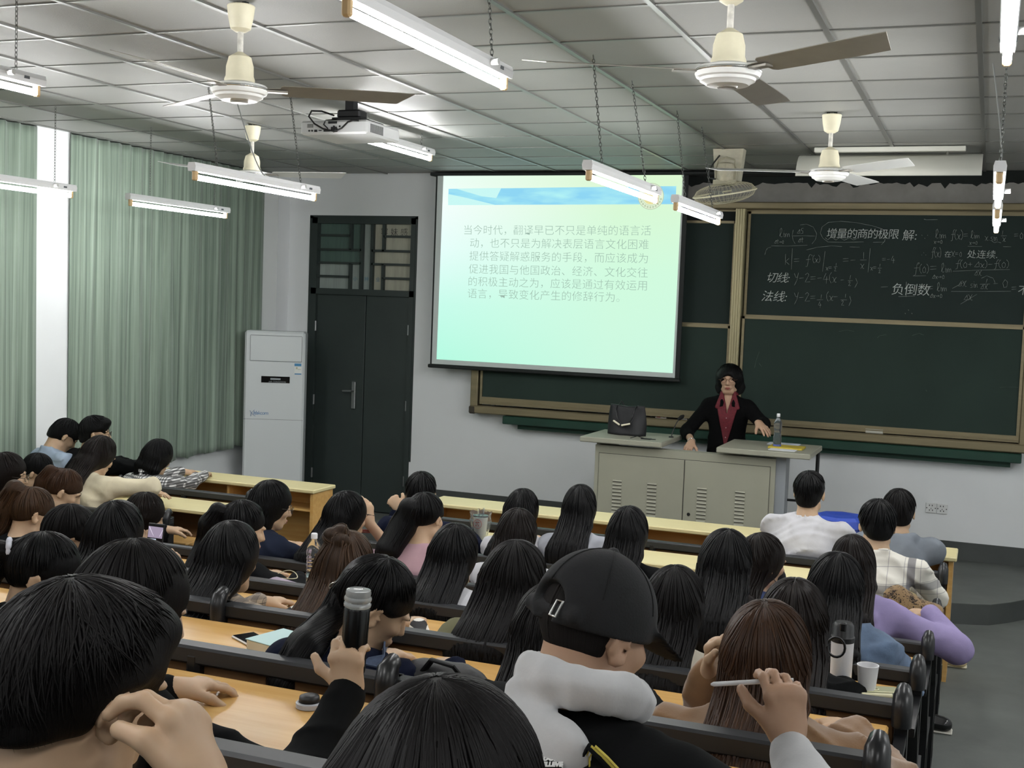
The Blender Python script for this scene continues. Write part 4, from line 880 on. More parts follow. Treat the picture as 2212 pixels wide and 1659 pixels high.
def mesh_shape(sh, h, disp=None, snap=True):
    lo, hi = sh.bounds(); B = 6
    nb = np.maximum(1, np.ceil((hi-lo)/(h*B)).astype(int)); n = nb*B+1
    g = np.stack(np.meshgrid(*[np.arange(k) for k in nb], indexing='ij'), -1).reshape(-1, 3)
    cen = lo+(g+.5)*h*B; diag = h*B*.87
    dc = sh.ev(cen); act = np.abs(dc) < diag*1.6+.02
    val = np.empty(n, np.float32)
    # inactive blocks take the sign at their centre
    sg = np.where(dc < 0, -1.0, 1.0).reshape(nb)
    big = np.repeat(np.repeat(np.repeat(sg, B, 0), B, 1), B, 2)
    val[:] = 1.0; val[:-1, :-1, :-1] = big
    ga = g[act]; ca = cen[act]
    loc = np.stack(np.meshgrid(*[np.arange(B+1)]*3, indexing='ij'), -1).reshape(-1, 3)
    for s0 in range(0, len(ga), 1500):
        gg = ga[s0:s0+1500]; cc = ca[s0:s0+1500]
        I = (gg[:, None, :]*B+loc[None]).reshape(-1, 3); P = lo+I*h
        bi = np.repeat(np.arange(len(gg)), len(loc))
        d = sh.ev(P, (cc, diag, bi))
        if disp is not None: d = d+disp(P)
        val[I[:, 0], I[:, 1], I[:, 2]] = d
    return surf_nets(val, lo, h, sh if snap and disp is None else None)
def surf_nets(v, lo, h, sh=None):
    ins = v < 0
    c = [ins[i:v.shape[0]-1+i, j:v.shape[1]-1+j, k:v.shape[2]-1+k] for i in (0, 1) for j in (0, 1) for k in (0, 1)]
    sm = sum(x.astype(np.int8) for x in c); cells = np.argwhere((sm > 0) & (sm < 8))
    if len(cells) == 0: return np.zeros((0, 3)), []
    idx = np.full(np.array(v.shape)-1, -1, int); idx[tuple(cells.T)] = np.arange(len(cells))
    acc = np.zeros((len(cells), 3)); cnt = np.zeros(len(cells))
    offs = np.array([(i, j, k) for i in (0, 1) for j in (0, 1) for k in (0, 1)])
    vals = np.stack([v[tuple((cells+o).T)] for o in offs], 1)
    for a in range(8):
        for b in range(a+1, 8):
            if np.abs(offs[a]-offs[b]).sum() != 1: continue
            va, vb = vals[:, a], vals[:, b]; m = (va < 0) != (vb < 0)
            t = np.where(m, va/np.where(m, va-vb, 1), 0)
            acc[m] += (offs[a]+(offs[b]-offs[a])*t[:, None])[m]; cnt[m] += 1
    V = lo+(cells+acc/np.maximum(cnt, 1)[:, None])*h
    F = []
    for ax in range(3):
        sl0 = [slice(None)]*3; sl1 = [slice(None)]*3; sl0[ax] = slice(0, -1); sl1[ax] = slice(1, None)
        A = ins[tuple(sl0)]; Bm = ins[tuple(sl1)]; e = np.argwhere(A != Bm); b, d = (ax+1) % 3, (ax+2) % 3
        e = e[(e[:, b] > 0) & (e[:, d] > 0) & (e[:, b] < v.shape[b]-1) & (e[:, d] < v.shape[d]-1)]
        fl = A[tuple(e.T)]
        q = []
        for ob, od in ((-1, -1), (0, -1), (0, 0), (-1, 0)):
            t = e.copy(); t[:, b] += ob; t[:, d] += od; q.append(idx[tuple(t.T)])
        q = np.stack(q, 1); q[~fl] = q[~fl][:, ::-1]; F.append(q[(q >= 0).all(1)])
    F = np.concatenate(F)
    if sh is not None: V = snap_to(sh, V, 1)
    return V, F
def grad(sh, P, e=.002):
    d0 = sh.ev(P); g = np.stack([sh.ev(P+np.eye(3)[i]*e)-d0 for i in range(3)], 1)/e; return d0, g
def snap_to(sh, P, it=2, off=0., lim=.03):
    for _ in range(it):
        d, g = grad(sh, P); n2 = (g*g).sum(1)+1e-4; P = P-g*np.clip((d-off)/n2, -lim, lim)[:, None]
    return P
def raw_mesh(name, V, F):
    me = bpy.data.meshes.new(name); V = np.asarray(V, np.float32); F = np.asarray(F, np.int32)
    me.vertices.add(len(V)); me.vertices.foreach_set('co', V.ravel()); k = F.shape[1]
    me.loops.add(F.size); me.loops.foreach_set('vertex_index', F.ravel()); me.polygons.add(len(F))
    me.polygons.foreach_set('loop_start', np.arange(0, F.size, k, dtype=np.int32)); me.update(calc_edges=True); me.validate()
    me.polygons.foreach_set('use_smooth', np.ones(len(me.polygons), bool)); return me
def wrinkle(seed, amp, fr=27.):
    """soft folds: ridged waves in a few random directions, warped so that they start and stop"""
    rg = np.random.RandomState(seed); D = rg.normal(size=(4, 3)); D[:, 2] += np.sign(D[:, 2])*.9; D /= np.linalg.norm(D, axis=1)[:, None]; ph = rg.uniform(0, 6.3, 8); W = fr*rg.uniform(.55, 1.5, 4)
    def f(P):
        q = P+.035*np.sin(P[:, [1, 2, 0]]*9+ph[:3])+.012*np.sin(P[:, [2, 0, 1]]*23+ph[3:6]); s = 0
        for k in range(4):
            m = .5+.5*np.sin(P @ D[(k+1) % 4]*7+ph[k+4 if k < 4 else k]); s = s+m*(1-np.abs(np.sin(q @ D[k]*W[k]+ph[k])))**1.8
        return -amp*(s-.7)
    return f

# ------------------------------------------------------------------ hair
def hair_material(name, c1, c2, rough=.36):
    m = bpy.data.materials.new(name); t = NT(m); b = t.b; uv = t.n('ShaderNodeUVMap'); uv.uv_map = 'hair'
    mp = t.n('ShaderNodeMapping'); mp.inputs['Scale'].default_value = (70, 1.6, 1); nz = t.n('ShaderNodeTexNoise', i_Scale=1.0, i_Detail=3.0, i_Roughness=.65)
    cr = t.n('ShaderNodeValToRGB'); e = cr.color_ramp.elements; e[0].position = .32; e[0].color = (*S(c1), 1); e[1].position = .72; e[1].color = (*S(c2), 1)
    bp = t.n('ShaderNodeBump', i_Strength=.9, i_Distance=.006); mr = t.n('ShaderNodeMapRange'); mr.inputs[3].default_value = rough+.16; mr.inputs[4].default_value = rough-.06
    t.l(uv, 0, mp, 0); t.l(mp, 0, nz, 'Vector'); t.l(nz, 0, cr, 0); t.l(cr, 0, b, 'Base Color'); t.l(nz, 0, bp, 'Height'); t.l(bp, 0, b, 'Normal'); t.l(nz, 0, mr, 0); t.l(mr, 0, b, 'Roughness')
    b.inputs['Specular IOR Level'].default_value = .14; return m
HAIR = {'black': hair_material('black hair', '#040405', '#0b0b0c'), 'soft': hair_material('soft black hair', '#060505', '#100e0e', .48), 'dark': hair_material('dark brown hair', '#090605', '#19120f'), 'brown': hair_material('brown hair', '#1c130d', '#4a3626'), 'auburn': hair_material('auburn brown hair', '#1d120d', '#47301f'), 'fade': hair_material('close cropped hair', '#0f0d0d', '#231f1d', .7)}
def set_uv(me, uvv, name='hair'):
    ul = me.uv_layers.new(name=name); li = np.zeros(len(me.loops), int); me.loops.foreach_get('vertex_index', li); ul.data.foreach_set('uv', np.asarray(uvv, np.float32)[li].ravel())
def ribbon_locks(paths, r, n=4, seed=0):
    """paths (m, k, 3) -> thin tapered locks as one vertex/face soup with uv"""
    P = np.asarray(paths); m, k, _ = P.shape
    T = np.gradient(P, axis=1); T /= np.linalg.norm(T, axis=2)[..., None]+1e-9
    ref = np.array([.31, .87, .38]); u = np.cross(T, ref); u /= np.linalg.norm(u, axis=2)[..., None]+1e-9; w_ = np.cross(T, u)
    s = np.linspace(0, 1, k); rad = (r if np.ndim(r) else np.full(m, r))[:, None]*np.clip(np.minimum(.5+s*4, (1.02-s)*3.2), .06, 1)[None]
    V = []; 
    for j in range(n):
        a = 2*math.pi*j/n; V.append(P+rad[..., None]*(math.cos(a)*u+math.sin(a)*w_))
    V = np.stack(V, 2).reshape(-1, 3)
    base = (np.arange(m)[:, None, None]*k+np.arange(k-1)[None, :, None])*n; j = np.arange(n)[None, None]; j2 = (j+1) % n
    F = np.stack([base+j, base+j2, base+n+j2, base+n+j], -1).reshape(-1, 4)
    rg = np.random.RandomState(seed+5); U = np.stack([np.repeat(rg.uniform(0, 40, m), k*n), np.tile(np.repeat(s, n), m)*.5], 1)
    return V, F, U
M_SKIN = {}
def skin(c='#b5987c'):
    if c not in M_SKIN:
        m = mat('skin '+c, c, .5, noise=((14, 14, 14), .07), spec=.4); M_SKIN[c] = m
        m.node_tree.nodes['Principled BSDF'].inputs['Subsurface Weight'].default_value = .08; m.node_tree.nodes['Principled BSDF'].inputs['Subsurface Radius'].default_value = (.012, .004, .002)
    return M_SKIN[c]

# ------------------------------------------------------------------ hands
def hand(sh, wr, d, n, curl=(.5, .5, .5, .5), thumb=.6, side=1, s=1.0, spread=.06, wrist_r=.027, out=None, thumb_out=.75):
    """wr wrist, d towards the fingers, n palm normal (the way the palm faces); side=+1 thumb on cross(d,n) side"""
    d = nrm(d); n = nrm(np.asarray(n)-d*np.dot(n, d)); t = np.cross(d, n)*side; U = np.stack([t, d, n])
    pc = wr+d*.048*s
    sh.cap(wr-d*.005, wr+d*.022*s, V3(wrist_r, wrist_r, wrist_r*.75)*1.0, V3(.033, .03, .018)*s, .012, 'u', U)
    sh.cap(wr+d*.022*s, wr+d*.078*s, V3(.034, .03, .0165)*s, V3(.039, .022, .0125)*s, .012, 'u', U)
    sh.ell(wr+d*.032*s+t*.022*s+n*.010*s, V3(.016, .028, .014)*s, U, .012)      # thumb base
    tips = []
    for i, (ox, L, r) in enumerate(((.030, .074, .0092), (.0105, .082, .0095), (-.0095, .076, .009), (-.028, .060, .008))):
        p = wr+d*(.083-(.004 if i in (0, 2) else 0 if i == 1 else .011))*s+t*ox*s; dd = nrm(d+t*(1.5-i)*spread); c = curl[i]; seg = (L*.47, L*.30, L*.25); an = 0
        sh.ell(p-n*.002*s, V3(r*1.05, r*1.1, r*.98)*s, U, .008)
        for j, sl in enumerate(seg):
            an += c*(.75, 1.0, .7)[j]; q = p+(dd*math.cos(an)+n*math.sin(an))*sl*s; rr = r*(1, .92, .84, .72)[j]*s; sh.cap(p, q, rr, r*(.92, .84, .74)[j]*s, .004); p = q
        tips.append(p)
    p = wr+d*.034*s+t*.032*s+n*.008*s; v1 = nrm(d*.72+t*thumb_out+n*.25); q = p+v1*.040*s; v2 = nrm(v1*(1-thumb*.35)+n*thumb*.75+d*.25-t*thumb*.35); r2 = q+v2*.033*s
    sh.cap(p, q, .0135*s, .0115*s, .010); sh.cap(q, r2, .0112*s, .0092*s, .006); tips.append(r2)
    return tips
def two_bone(Sp, W, l1, l2, hint):
    D = W-Sp; L = np.linalg.norm(D)
    if L > l1+l2-.004: W = Sp+D*((l1+l2-.004)/L); D = W-Sp; L = np.linalg.norm(D)
    if L < abs(l1-l2)+.01: L = abs(l1-l2)+.01
    d = D/np.linalg.norm(D); a = (l1*l1-l2*l2+L*L)/(2*L); hh = math.sqrt(max(0, l1*l1-a*a)); p = np.asarray(hint, float); p = nrm(p-d*np.dot(p, d)); return Sp+d*a+p*hh, W
def rot(yaw, pitch, roll):
    """yaw>0 turns the face towards the picture's right (+X); pitch>0 bows the head; roll>0 tips it to the right"""
    R = Matrix.Rotation(-math.radians(yaw), 3, 'Z') @ Matrix.Rotation(-math.radians(pitch), 3, 'X') @ Matrix.Rotation(math.radians(roll), 3, 'Y')
    return np.array(R)

LEGS = {}
M_shoe = mat('dark canvas shoe', '#222326', .6); M_sole = mat('rubber sole', '#b9b6ab', .6)
M_eye = mat('eye white', '#d8d4cc', .3); M_iris = mat('dark iris', '#14100e', .2); M_lip = mat('lip', '#8f5148', .45); M_brow = mat('brow hair', '#17130f', .7)
def head_shape(sh, hc, R, s, detail=True, ear=1.0):
    p = lambda x, y, z: hc+R @ V3(x, y, z)*s
    U = R.T
    sh.ell(p(0, -.014, .028), V3(.073, .092, .088)*s, U, .02); sh.ell(p(0, .028, -.035), V3(.058, .060, .078)*s, U, .03)
    sh.cap(p(-.026, .058, -.092), p(.026, .058, -.092), .020*s, k=.03); sh.cap(p(-.046, .01, -.075), p(.046, .01, -.075), .020*s, k=.03)
    sh.cap(p(0, .082, .012), p(0, .103, -.026), V3(.0075, .01, .01)*s, V3(.0125, .012, .010)*s, .012, 'u', U); sh.ell(p(.011, .092, -.031), .0075*s, None, .006); sh.ell(p(-.011, .092, -.031), .0075*s, None, .006)
    sh.cap(p(-.034, .076, .024), p(.034, .076, .024), V3(.02, .012, .008)*s, k=.014, U=U); sh.ell(p(-.036, .062, -.018), V3(.022, .022, .018)*s, U, .02); sh.ell(p(.036, .062, -.018), V3(.022, .022, .018)*s, U, .02)
    for q in (-1, 1): sh.ell(p(q*.032, .089, .006), V3(.014, .012, .009)*s, U, .012, 's')
    sh.cap(p(-.018, .084, -.056), p(.018, .084, -.056), V3(.012, .011, .007)*s, k=.01, U=U); sh.cap(p(-.014, .084, -.067), p(.014, .084, -.067), V3(.012, .0105, .0075)*s, k=.008, U=U)
    for q in (-1, 1):
        E = np.stack([nrm(R @ V3(q*.85, -.5, 0)), nrm(R @ V3(q*.5, .85, .0)), R @ V3(0, 0, 1)])
        sh.ell(p(q*.079, -.008, -.006), V3(.0075, .0175, .030)*s*ear, E, .008); sh.ell(p(q*.081, -.004, -.028), V3(.006, .009, .011)*s*ear, E, .006)
        if detail: sh.ell(p(q*.0875, -.003, -.004), V3(.0055, .0095, .018)*s*ear, E, .005, 's'); sh.cap(p(q*.083, -.021, .012), p(q*.080, -.022, -.018), .0045*s*ear, k=.004)
def face_parts(t, loc, hc, R, s, B):
    def srf(x, z, off):
        o = hc+R @ V3(x, .16, z)*s; d = R @ V3(0, -1, 0)
        for _ in range(14): o = o+d*(B.ev(o[None])[0]-off*s)*.85
        return o-loc
    p = lambda x, y, z: srf(x, z, y)
    for q in (-1, 1):
        e = MB(); c = p(q*.031, -.0085, .005); n = 10
        for (rr, off, mi) in ((.0115, 0, 0), (.0062, .0063, 1)):
            vs = []; fs = []
            for i in range(n+1):
                for j in range(n):
                    th = math.pi*i/n; ph = 2*math.pi*j/n; v = V3(math.sin(th)*math.cos(ph), math.cos(th), math.sin(th)*math.sin(ph))*rr*s; vs.append(c+R @ (v+V3(0, off*s, 0)))
            fs = [(i*n+j, i*n+(j+1) % n, (i+1)*n+(j+1) % n, (i+1)*n+j) for i in range(n) for j in range(n)]; e.add(vs, fs, mi)
        link('eye', e.mesh('eye', fix=False), [M_eye, M_iris], t, smooth=True)
        MB().tube([p(q*.015, .0, .023), p(q*.03, .0, .028), p(q*.047, .0, .023)], [.0035*s, .004*s, .002*s], n=6, flat=.5).build('eyebrow', M_brow, t)
    MB().tube([p(-.021, .0, -.06), p(-.008, .0, -.0575), p(0, .0, -.0585), p(.008, .0, -.0575), p(.021, .0, -.06)], [.002*s, .005*s, .0045*s, .005*s, .002*s], n=8).tube([p(-.018, .0, -.064), p(0, .0, -.0685), p(.018, .0, -.064)], [.002*s, .0065*s, .002*s], n=8).build('lips', M_lip, t, smooth=True)
def glasses(t, loc, hc, R, s, m, name='glasses'):
    p = lambda x, y, z: hc+R @ V3(x, y, z)*s-loc
    g = MB()
    for q in (-1, 1):
        g.tube([p(q*.034+.022*math.cos(a), .108-.006*abs(math.cos(a)), .003+.017*math.sin(a)) for a in np.linspace(0, 2*math.pi, 20, endpoint=False)], .0016*s, n=6, closed=True)
        g.tube([p(q*.057, .102, .006), p(q*.074, .085, .008), p(q*.08, .0, .006), p(q*.08, -.02, -.008)], .0015*s, n=6)
    g.tube([p(-.012, .108, .007), p(0, .111, .009), p(.012, .108, .007)], .0015*s, n=6); return g.build(name, m, t)

def person(px, py, row, label, yaw=0, pitch=14, roll=0, hair='long', hc_mat='black', top='tee', tm=None, Y=None, s=1.0, arms=('desk', 'desk'), tyaw=None, L=.42, group=None, skin_c='#b5987c',
           res=None, legs='#1d222b', glass=None, lean=0.0, hpart=None, custom=None, hat=None, hw=1.0, extra_hair=None, dz=0, sh_w=1.0, face=None, locks=None, wr_amp=.012, ear=1.0, hy_off=.17, fullh=1.0, tail=None, hood=None, tail_root=None, tail_w=1.0, stand=None, hood_up=0., hairlow=0., sh_drop=.060, nbx=0.):
    """px,py: top of the head in the photograph; row: bench row the person sits in"""
    floor = FLOORZ[row] if stand is None else stand; yr = (RAILY[row] if row < len(RAILY) else -.2) if stand is None else 0
    if Y is None: Y = yr+.26
    P = at(px, py, Y); R = rot(yaw, pitch, roll)
    up = .128*s*fullh; tyaw = yaw*.35 if tyaw is None else tyaw
    hc = P+V3(0, 0, -up+dz)
    if res is None: res = .0105 if Y > 5 else .0085 if Y > 3 else .0068
    seed = int(px*7+py) % 9973
    T = rot(tyaw, 0, 0); fwd = T @ V3(0, 1, 0); rgt = T @ V3(1, 0, 0)
    nb = hc+R @ V3(0, -.028, -.09)*s+V3(0, -.020, -.058)*s            # base of neck
    nb = nb+V3(nbx, 0, 0)
    hipz = floor+.50; d_ = max(nb[2]-hipz, .22); SL = .53*s
    hy = nb[1]-math.sqrt(max(0, SL*SL-d_*d_)) if d_ < SL else nb[1]
    hip = V3(nb[0]+lean, max(hy, yr+hy_off), hipz)
    if stand is not None: hip = nb+V3(lean, 0, -.54*s)-fwd*.0
    bkv = fwd*-1 if stand is not None else V3(0, -1, 0); chest = hip*.32+nb*.68+bkv*(.035 if stand is None else -.0)+V3(0, 0, .01); waist = hip*.72+nb*.28+bkv*(.03 if stand is None else -.0)
    base = V3(hip[0], hip[1], floor); t = thing('person', label, 'person', tuple(base), group)
    loc = base
    fem = hair not in ('short', 'crop'); shw = (.158 if fem else .182)*s*sh_w
    sl = nb+rgt*-shw+V3(0, 0, -sh_drop*s)+fwd*.005; sr = nb+rgt*shw+V3(0, 0, -sh_drop*s)+fwd*.005
    # arms
    dk = RAILY[row-1] if row else 7.91; dzk = (RAILZ[row-1]-.05) if row else .76
    arm = []
    for i, (sp, q) in enumerate(((sl, -1), (sr, 1))):
        a = arms[i]; hd = None
        if a is None: arm.append(None); continue
        if isinstance(a, str) and a == 'desk':
            W = V3(sp[0]-q*.06, max(dk-.26, sp[1]+.16), dzk+.035); hint = V3(q*.8, -.1, -.6); hd = dict(d=V3(-q*.45, .9, -.05), n=V3(0, 0, -1), curl=(.35,)*4)
        elif isinstance(a, str) and a == 'lap': W = V3(sp[0]-q*.05, sp[1]+.22, floor+.62); hint = V3(q*.8, -.3, -.4); hd = dict(d=V3(-q*.4, .9, -.2), n=V3(0, 0, -1), curl=(.4,)*4)
        elif isinstance(a, str) and a == 'chin': W = hc+R @ V3(q*.075, .07, -.14)*s; hint = V3(q*.5, .2, -.9); hd = dict(d=nrm(R @ V3(-q*.25, -.1, .9)), n=R @ V3(-q*1, -.3, 0), curl=(1.1,)*4)
        else: W = np.asarray(a['W'], float); hint = a.get('hint', V3(q*.8, -.1, -.6)); hd = {k: v for k, v in a.items() if k not in ('W', 'hint', 'cuff')}
        E, W = two_bone(sp, W, .285*s, .25*s, hint); arm.append((sp, E, W, hd, q, a))
    # body (one surface): head, neck, trunk, arms, hands
    B = Shape(); head_shape(B, hc, R, s, Y < 5 or face is not None, ear)
    nk = .046*s if fem else .054*s
    B.cap(hc+R @ V3(0, -.03, -.06)*s, nb+V3(0, .0, -.0), nk, nk*1.12, .025)
    UT = T.T
    B.cap(nb+V3(0, 0, -.02), chest, V3(.07, .055, .05)*s, V3(.125, .085, .1)*s, .05, 'u', UT); B.cap(chest, waist, V3(.13, .088, .1)*s, V3(.11, .08, .1)*s, .04, 'u', UT); B.cap(waist, hip, V3(.11, .08, .1)*s, V3(.13, .09, .1)*s, .04, 'u', UT)
    B.cap(nb+V3(0, 0, -.03), sl, .045*s, .042*s, .03); B.cap(nb+V3(0, 0, -.03), sr, .045*s, .042*s, .03)
    for A in arm:
        if A is None: continue
        sp, E, W, hd, q, a = A
        B.cap(sp, E, .040*s, .033*s, .02); B.cap(E, W, .033*s, .025*s, .012)
        tips = hand(B, W, hd['d'], hd['n'], hd.get('curl', (.4,)*4), hd.get('thumb', .5), hd.get('side', q), s*hd.get('hs', 1.0), hd.get('spread', .05), .0255*s, thumb_out=hd.get('thumb_out', .75))
        if isinstance(a, dict): a['tips'] = tips; a['E'] = E; a['Wf'] = W
    if custom: custom(B, dict(hc=hc, R=R, nb=nb, chest=chest, sl=sl, sr=sr, T=T, s=s, arm=arm))
    V, F = mesh_shape(B, res); bo = link('body', raw_mesh('body', V-loc, F), skin(skin_c), t)
    # clothes
    if tm is None: tm = mat('plain top', '#2a2c33', .85)
    C = Shape(); th = {'tee': .012, 'shirt': .016, 'sweater': .020, 'hoodie': .026, 'jacket': .028}[top]
    C.cap(nb+V3(0, -.004, -.035), chest, V3(.085, .060, .05)*s+th*.5, V3(.135, .092, .1)*s+th, .06, 'u', UT); C.cap(chest, waist, V3(.140, .094, .1)*s+th, V3(.128, .092, .1)*s+th, .05, 'u', UT); C.cap(waist, hip+V3(0, 0, -.03), V3(.128, .092, .1)*s+th, V3(.150, .108, .1)*s+th, .05, 'u', UT)
    for sp in (sl, sr): C.cap(nb+V3(0, -.008, -.036), sp+(nb-sp)*.12, .052*s+th*.4, .043*s+th*.9, .06)
    for A in arm:
        if A is None: continue
        sp, E, W, hd, q, a = A; cf = a.get('cuff', 1.0) if isinstance(a, dict) else (.92 if top != 'tee' else .92)
        C.cap(sp, E, .044*s+th, .038*s+th, .045)
        if cf > 0: We = E+(W-E)*cf; C.cap(E, We, .040*s+th, .030*s+th*.75, .02)
    if top in ('shirt', 'jacket'):
        for k in range(10):
            a0, a1 = [2*math.pi*(k+o)/10 for o in (0, 1)]; f = lambda a_: nb+V3(0, -.006, .0)+T @ V3(.066*math.sin(a_), -.062*math.cos(a_), .026-.028*(1-math.cos(a_))*.5)*s
            C.cap(f(a0), f(a1), V3(.010, .010, .024), k=.008)
    elif top in ('tee', 'sweater'):
        for k in range(12):
            a0, a1 = [2*math.pi*(k+o)/12 for o in (0, 1)]; f = lambda a_: nb+V3(0, -.004, -.012)+T @ V3(.070*math.sin(a_), -.062*math.cos(a_), -.018*(1-math.cos(a_)))*s
            C.cap(f(a0), f(a1), .009, k=.008)
    if top == 'hoodie' or hood is not None:
        hs_ = hood or 1.0; C2 = Shape() if hood is not None else C
        hu = V3(0, 0, hood_up)
        for k in range(12):
            a0, a1 = [math.pi*2*(k+o)/12 for o in (0, 1)]; f = lambda a_: nb+hu+T @ V3(.088*math.sin(a_), -.075*math.cos(a_)-.004, .012-.024*(1-math.cos(a_)))*s*V3(hs_, hs_, 1)
            C2.cap(f(a0), f(a1), V3(.024, .024, .034)*hs_, k=.03)
        C2.cap(nb+hu*.6+T @ V3(-.055, -.105, -.045)*s*hs_, nb+hu*.6+T @ V3(.055, -.105, -.045)*s*hs_, V3(.055, .036, .055)*s*hs_, k=.04, U=UT); C2.cap(nb+hu*.5+T @ V3(0, -.115, -.08)*s*hs_, nb+T @ V3(-.0, -.115, -.165)*s*hs_, V3(.066, .030, .04)*s*hs_, V3(.020, .016, .02)*s*hs_, .05, 'u', UT)
        C2.cap(nb+hu*.8+T @ V3(-.06, -.10, -.0)*s*hs_, nb+hu*.4+T @ V3(.03, -.145, -.09)*s*hs_, .012, .010, .03)
        if hood is not None:
            V, F = mesh_shape(C2, min(res, .007), wrinkle(seed+3, wr_amp*1.3, 24)); hm = C2; link('hood', raw_mesh('hood', V-loc, F), hpart or tm, t)
    if custom: custom(C, dict(hc=hc, R=R, nb=nb, chest=chest, sl=sl, sr=sr, T=T, s=s, arm=arm, cloth=True))
    V, F = mesh_shape(C, res*1.15, wrinkle(seed, wr_amp)); nm = {'tee': 't_shirt', 'shirt': 'shirt', 'sweater': 'sweater', 'hoodie': 'hoodie', 'jacket': 'jacket'}[top]
    to = link(nm, raw_mesh(nm, V-loc, F), tm, t)
    # trousers and shoes (same for all, seated)
    if stand is not None:
        Lg = Shape(); o = hip-loc; Lg.cap(o+rgt*-.05, o+rgt*.05, V3(.13, .11, .12), k=.04)
        for q in (-1, 1): Lg.cap(o+rgt*q*.08, o*V3(1, 1, 0)+rgt*q*.085+V3(0, 0, .48), .085, .06, .04); Lg.cap(o*V3(1, 1, 0)+rgt*q*.085+V3(0, 0, .48), o*V3(1, 1, 0)+rgt*q*.085+V3(0, 0, .08), .06, .048, .02)
        V, F = mesh_shape(Lg, .014); link('trousers', raw_mesh('trousers', V, F), mat('trousers '+legs, legs, .8), t)
        for q in (-1, 1):
            Sh = Shape(); f0 = o*V3(1, 1, 0)+rgt*q*.085; Sh.cap(f0-fwd*.05+V3(0, 0, .045), f0+fwd*.15+V3(0, 0, .035), V3(.042, .042, .045), V3(.044, .044, .034), .02, 'u', np.stack([rgt, fwd, V3(0, 0, 1)])); Sh.cut(V3(0, 0, .004), V3(0, 0, -1)); V, F = mesh_shape(Sh, .012); link('shoe', raw_mesh('shoe', V, F), M_shoe, t)
    elif legs not in LEGS:
        Lg = Shape(); Lg.cap(V3(-.07, -.03, .49), V3(.07, -.03, .49), V3(.12, .125, .11), k=.04)
        for q in (-1, 1): Lg.cap(V3(q*.085, 0, .49), V3(q*.10, .40, .50), .082, .062, .04); Lg.cap(V3(q*.10, .40, .49), V3(q*.10, .36, .10), .060, .045, .02)
        V, F = mesh_shape(Lg, .016); lm = raw_mesh('trousers', V, F); lm.materials.append(mat('trousers '+legs, legs, .8)); sm_ = []
        for q in (-1, 1):
            Sh = Shape(); Sh.cap(V3(q*.10, .34, .055), V3(q*.11, .52, .04), V3(.042, .05, .05), V3(.046, .05, .036), .02, 'u', np.eye(3)); Sh.cut(V3(0, 0, .004), V3(0, 0, -1)); V, F = mesh_shape(Sh, .014); sm2 = raw_mesh('shoe', V, F); sm2.materials.append(M_shoe); sm_.append(sm2)
        LEGS[legs] = (lm, sm_)
    if stand is None:
        link('trousers', LEGS[legs][0], None, t)
        for q in LEGS[legs][1]: link('shoe', q, None, t)
    # hair
    ctx = dict(t=t, loc=loc, hc=hc, R=R, s=s, nb=nb, chest=chest, waist=waist, T=T, sl=sl, sr=sr, arm=arm, cloth=C, body=B, seed=seed, res=res, hip=hip, top=to, tail_root=tail_root, tail_w=tail_w, hairlow=hairlow)
    make_hair(ctx, hair, HAIR[hc_mat], L, hw, Y, extra_hair, locks, tail)
    if Y < 4.6 or abs(yaw) > 20 or face: face_parts(t, loc, hc, R, s, B)
    if glass: glasses(t, loc, hc, R, s, glass)
    return t, ctx

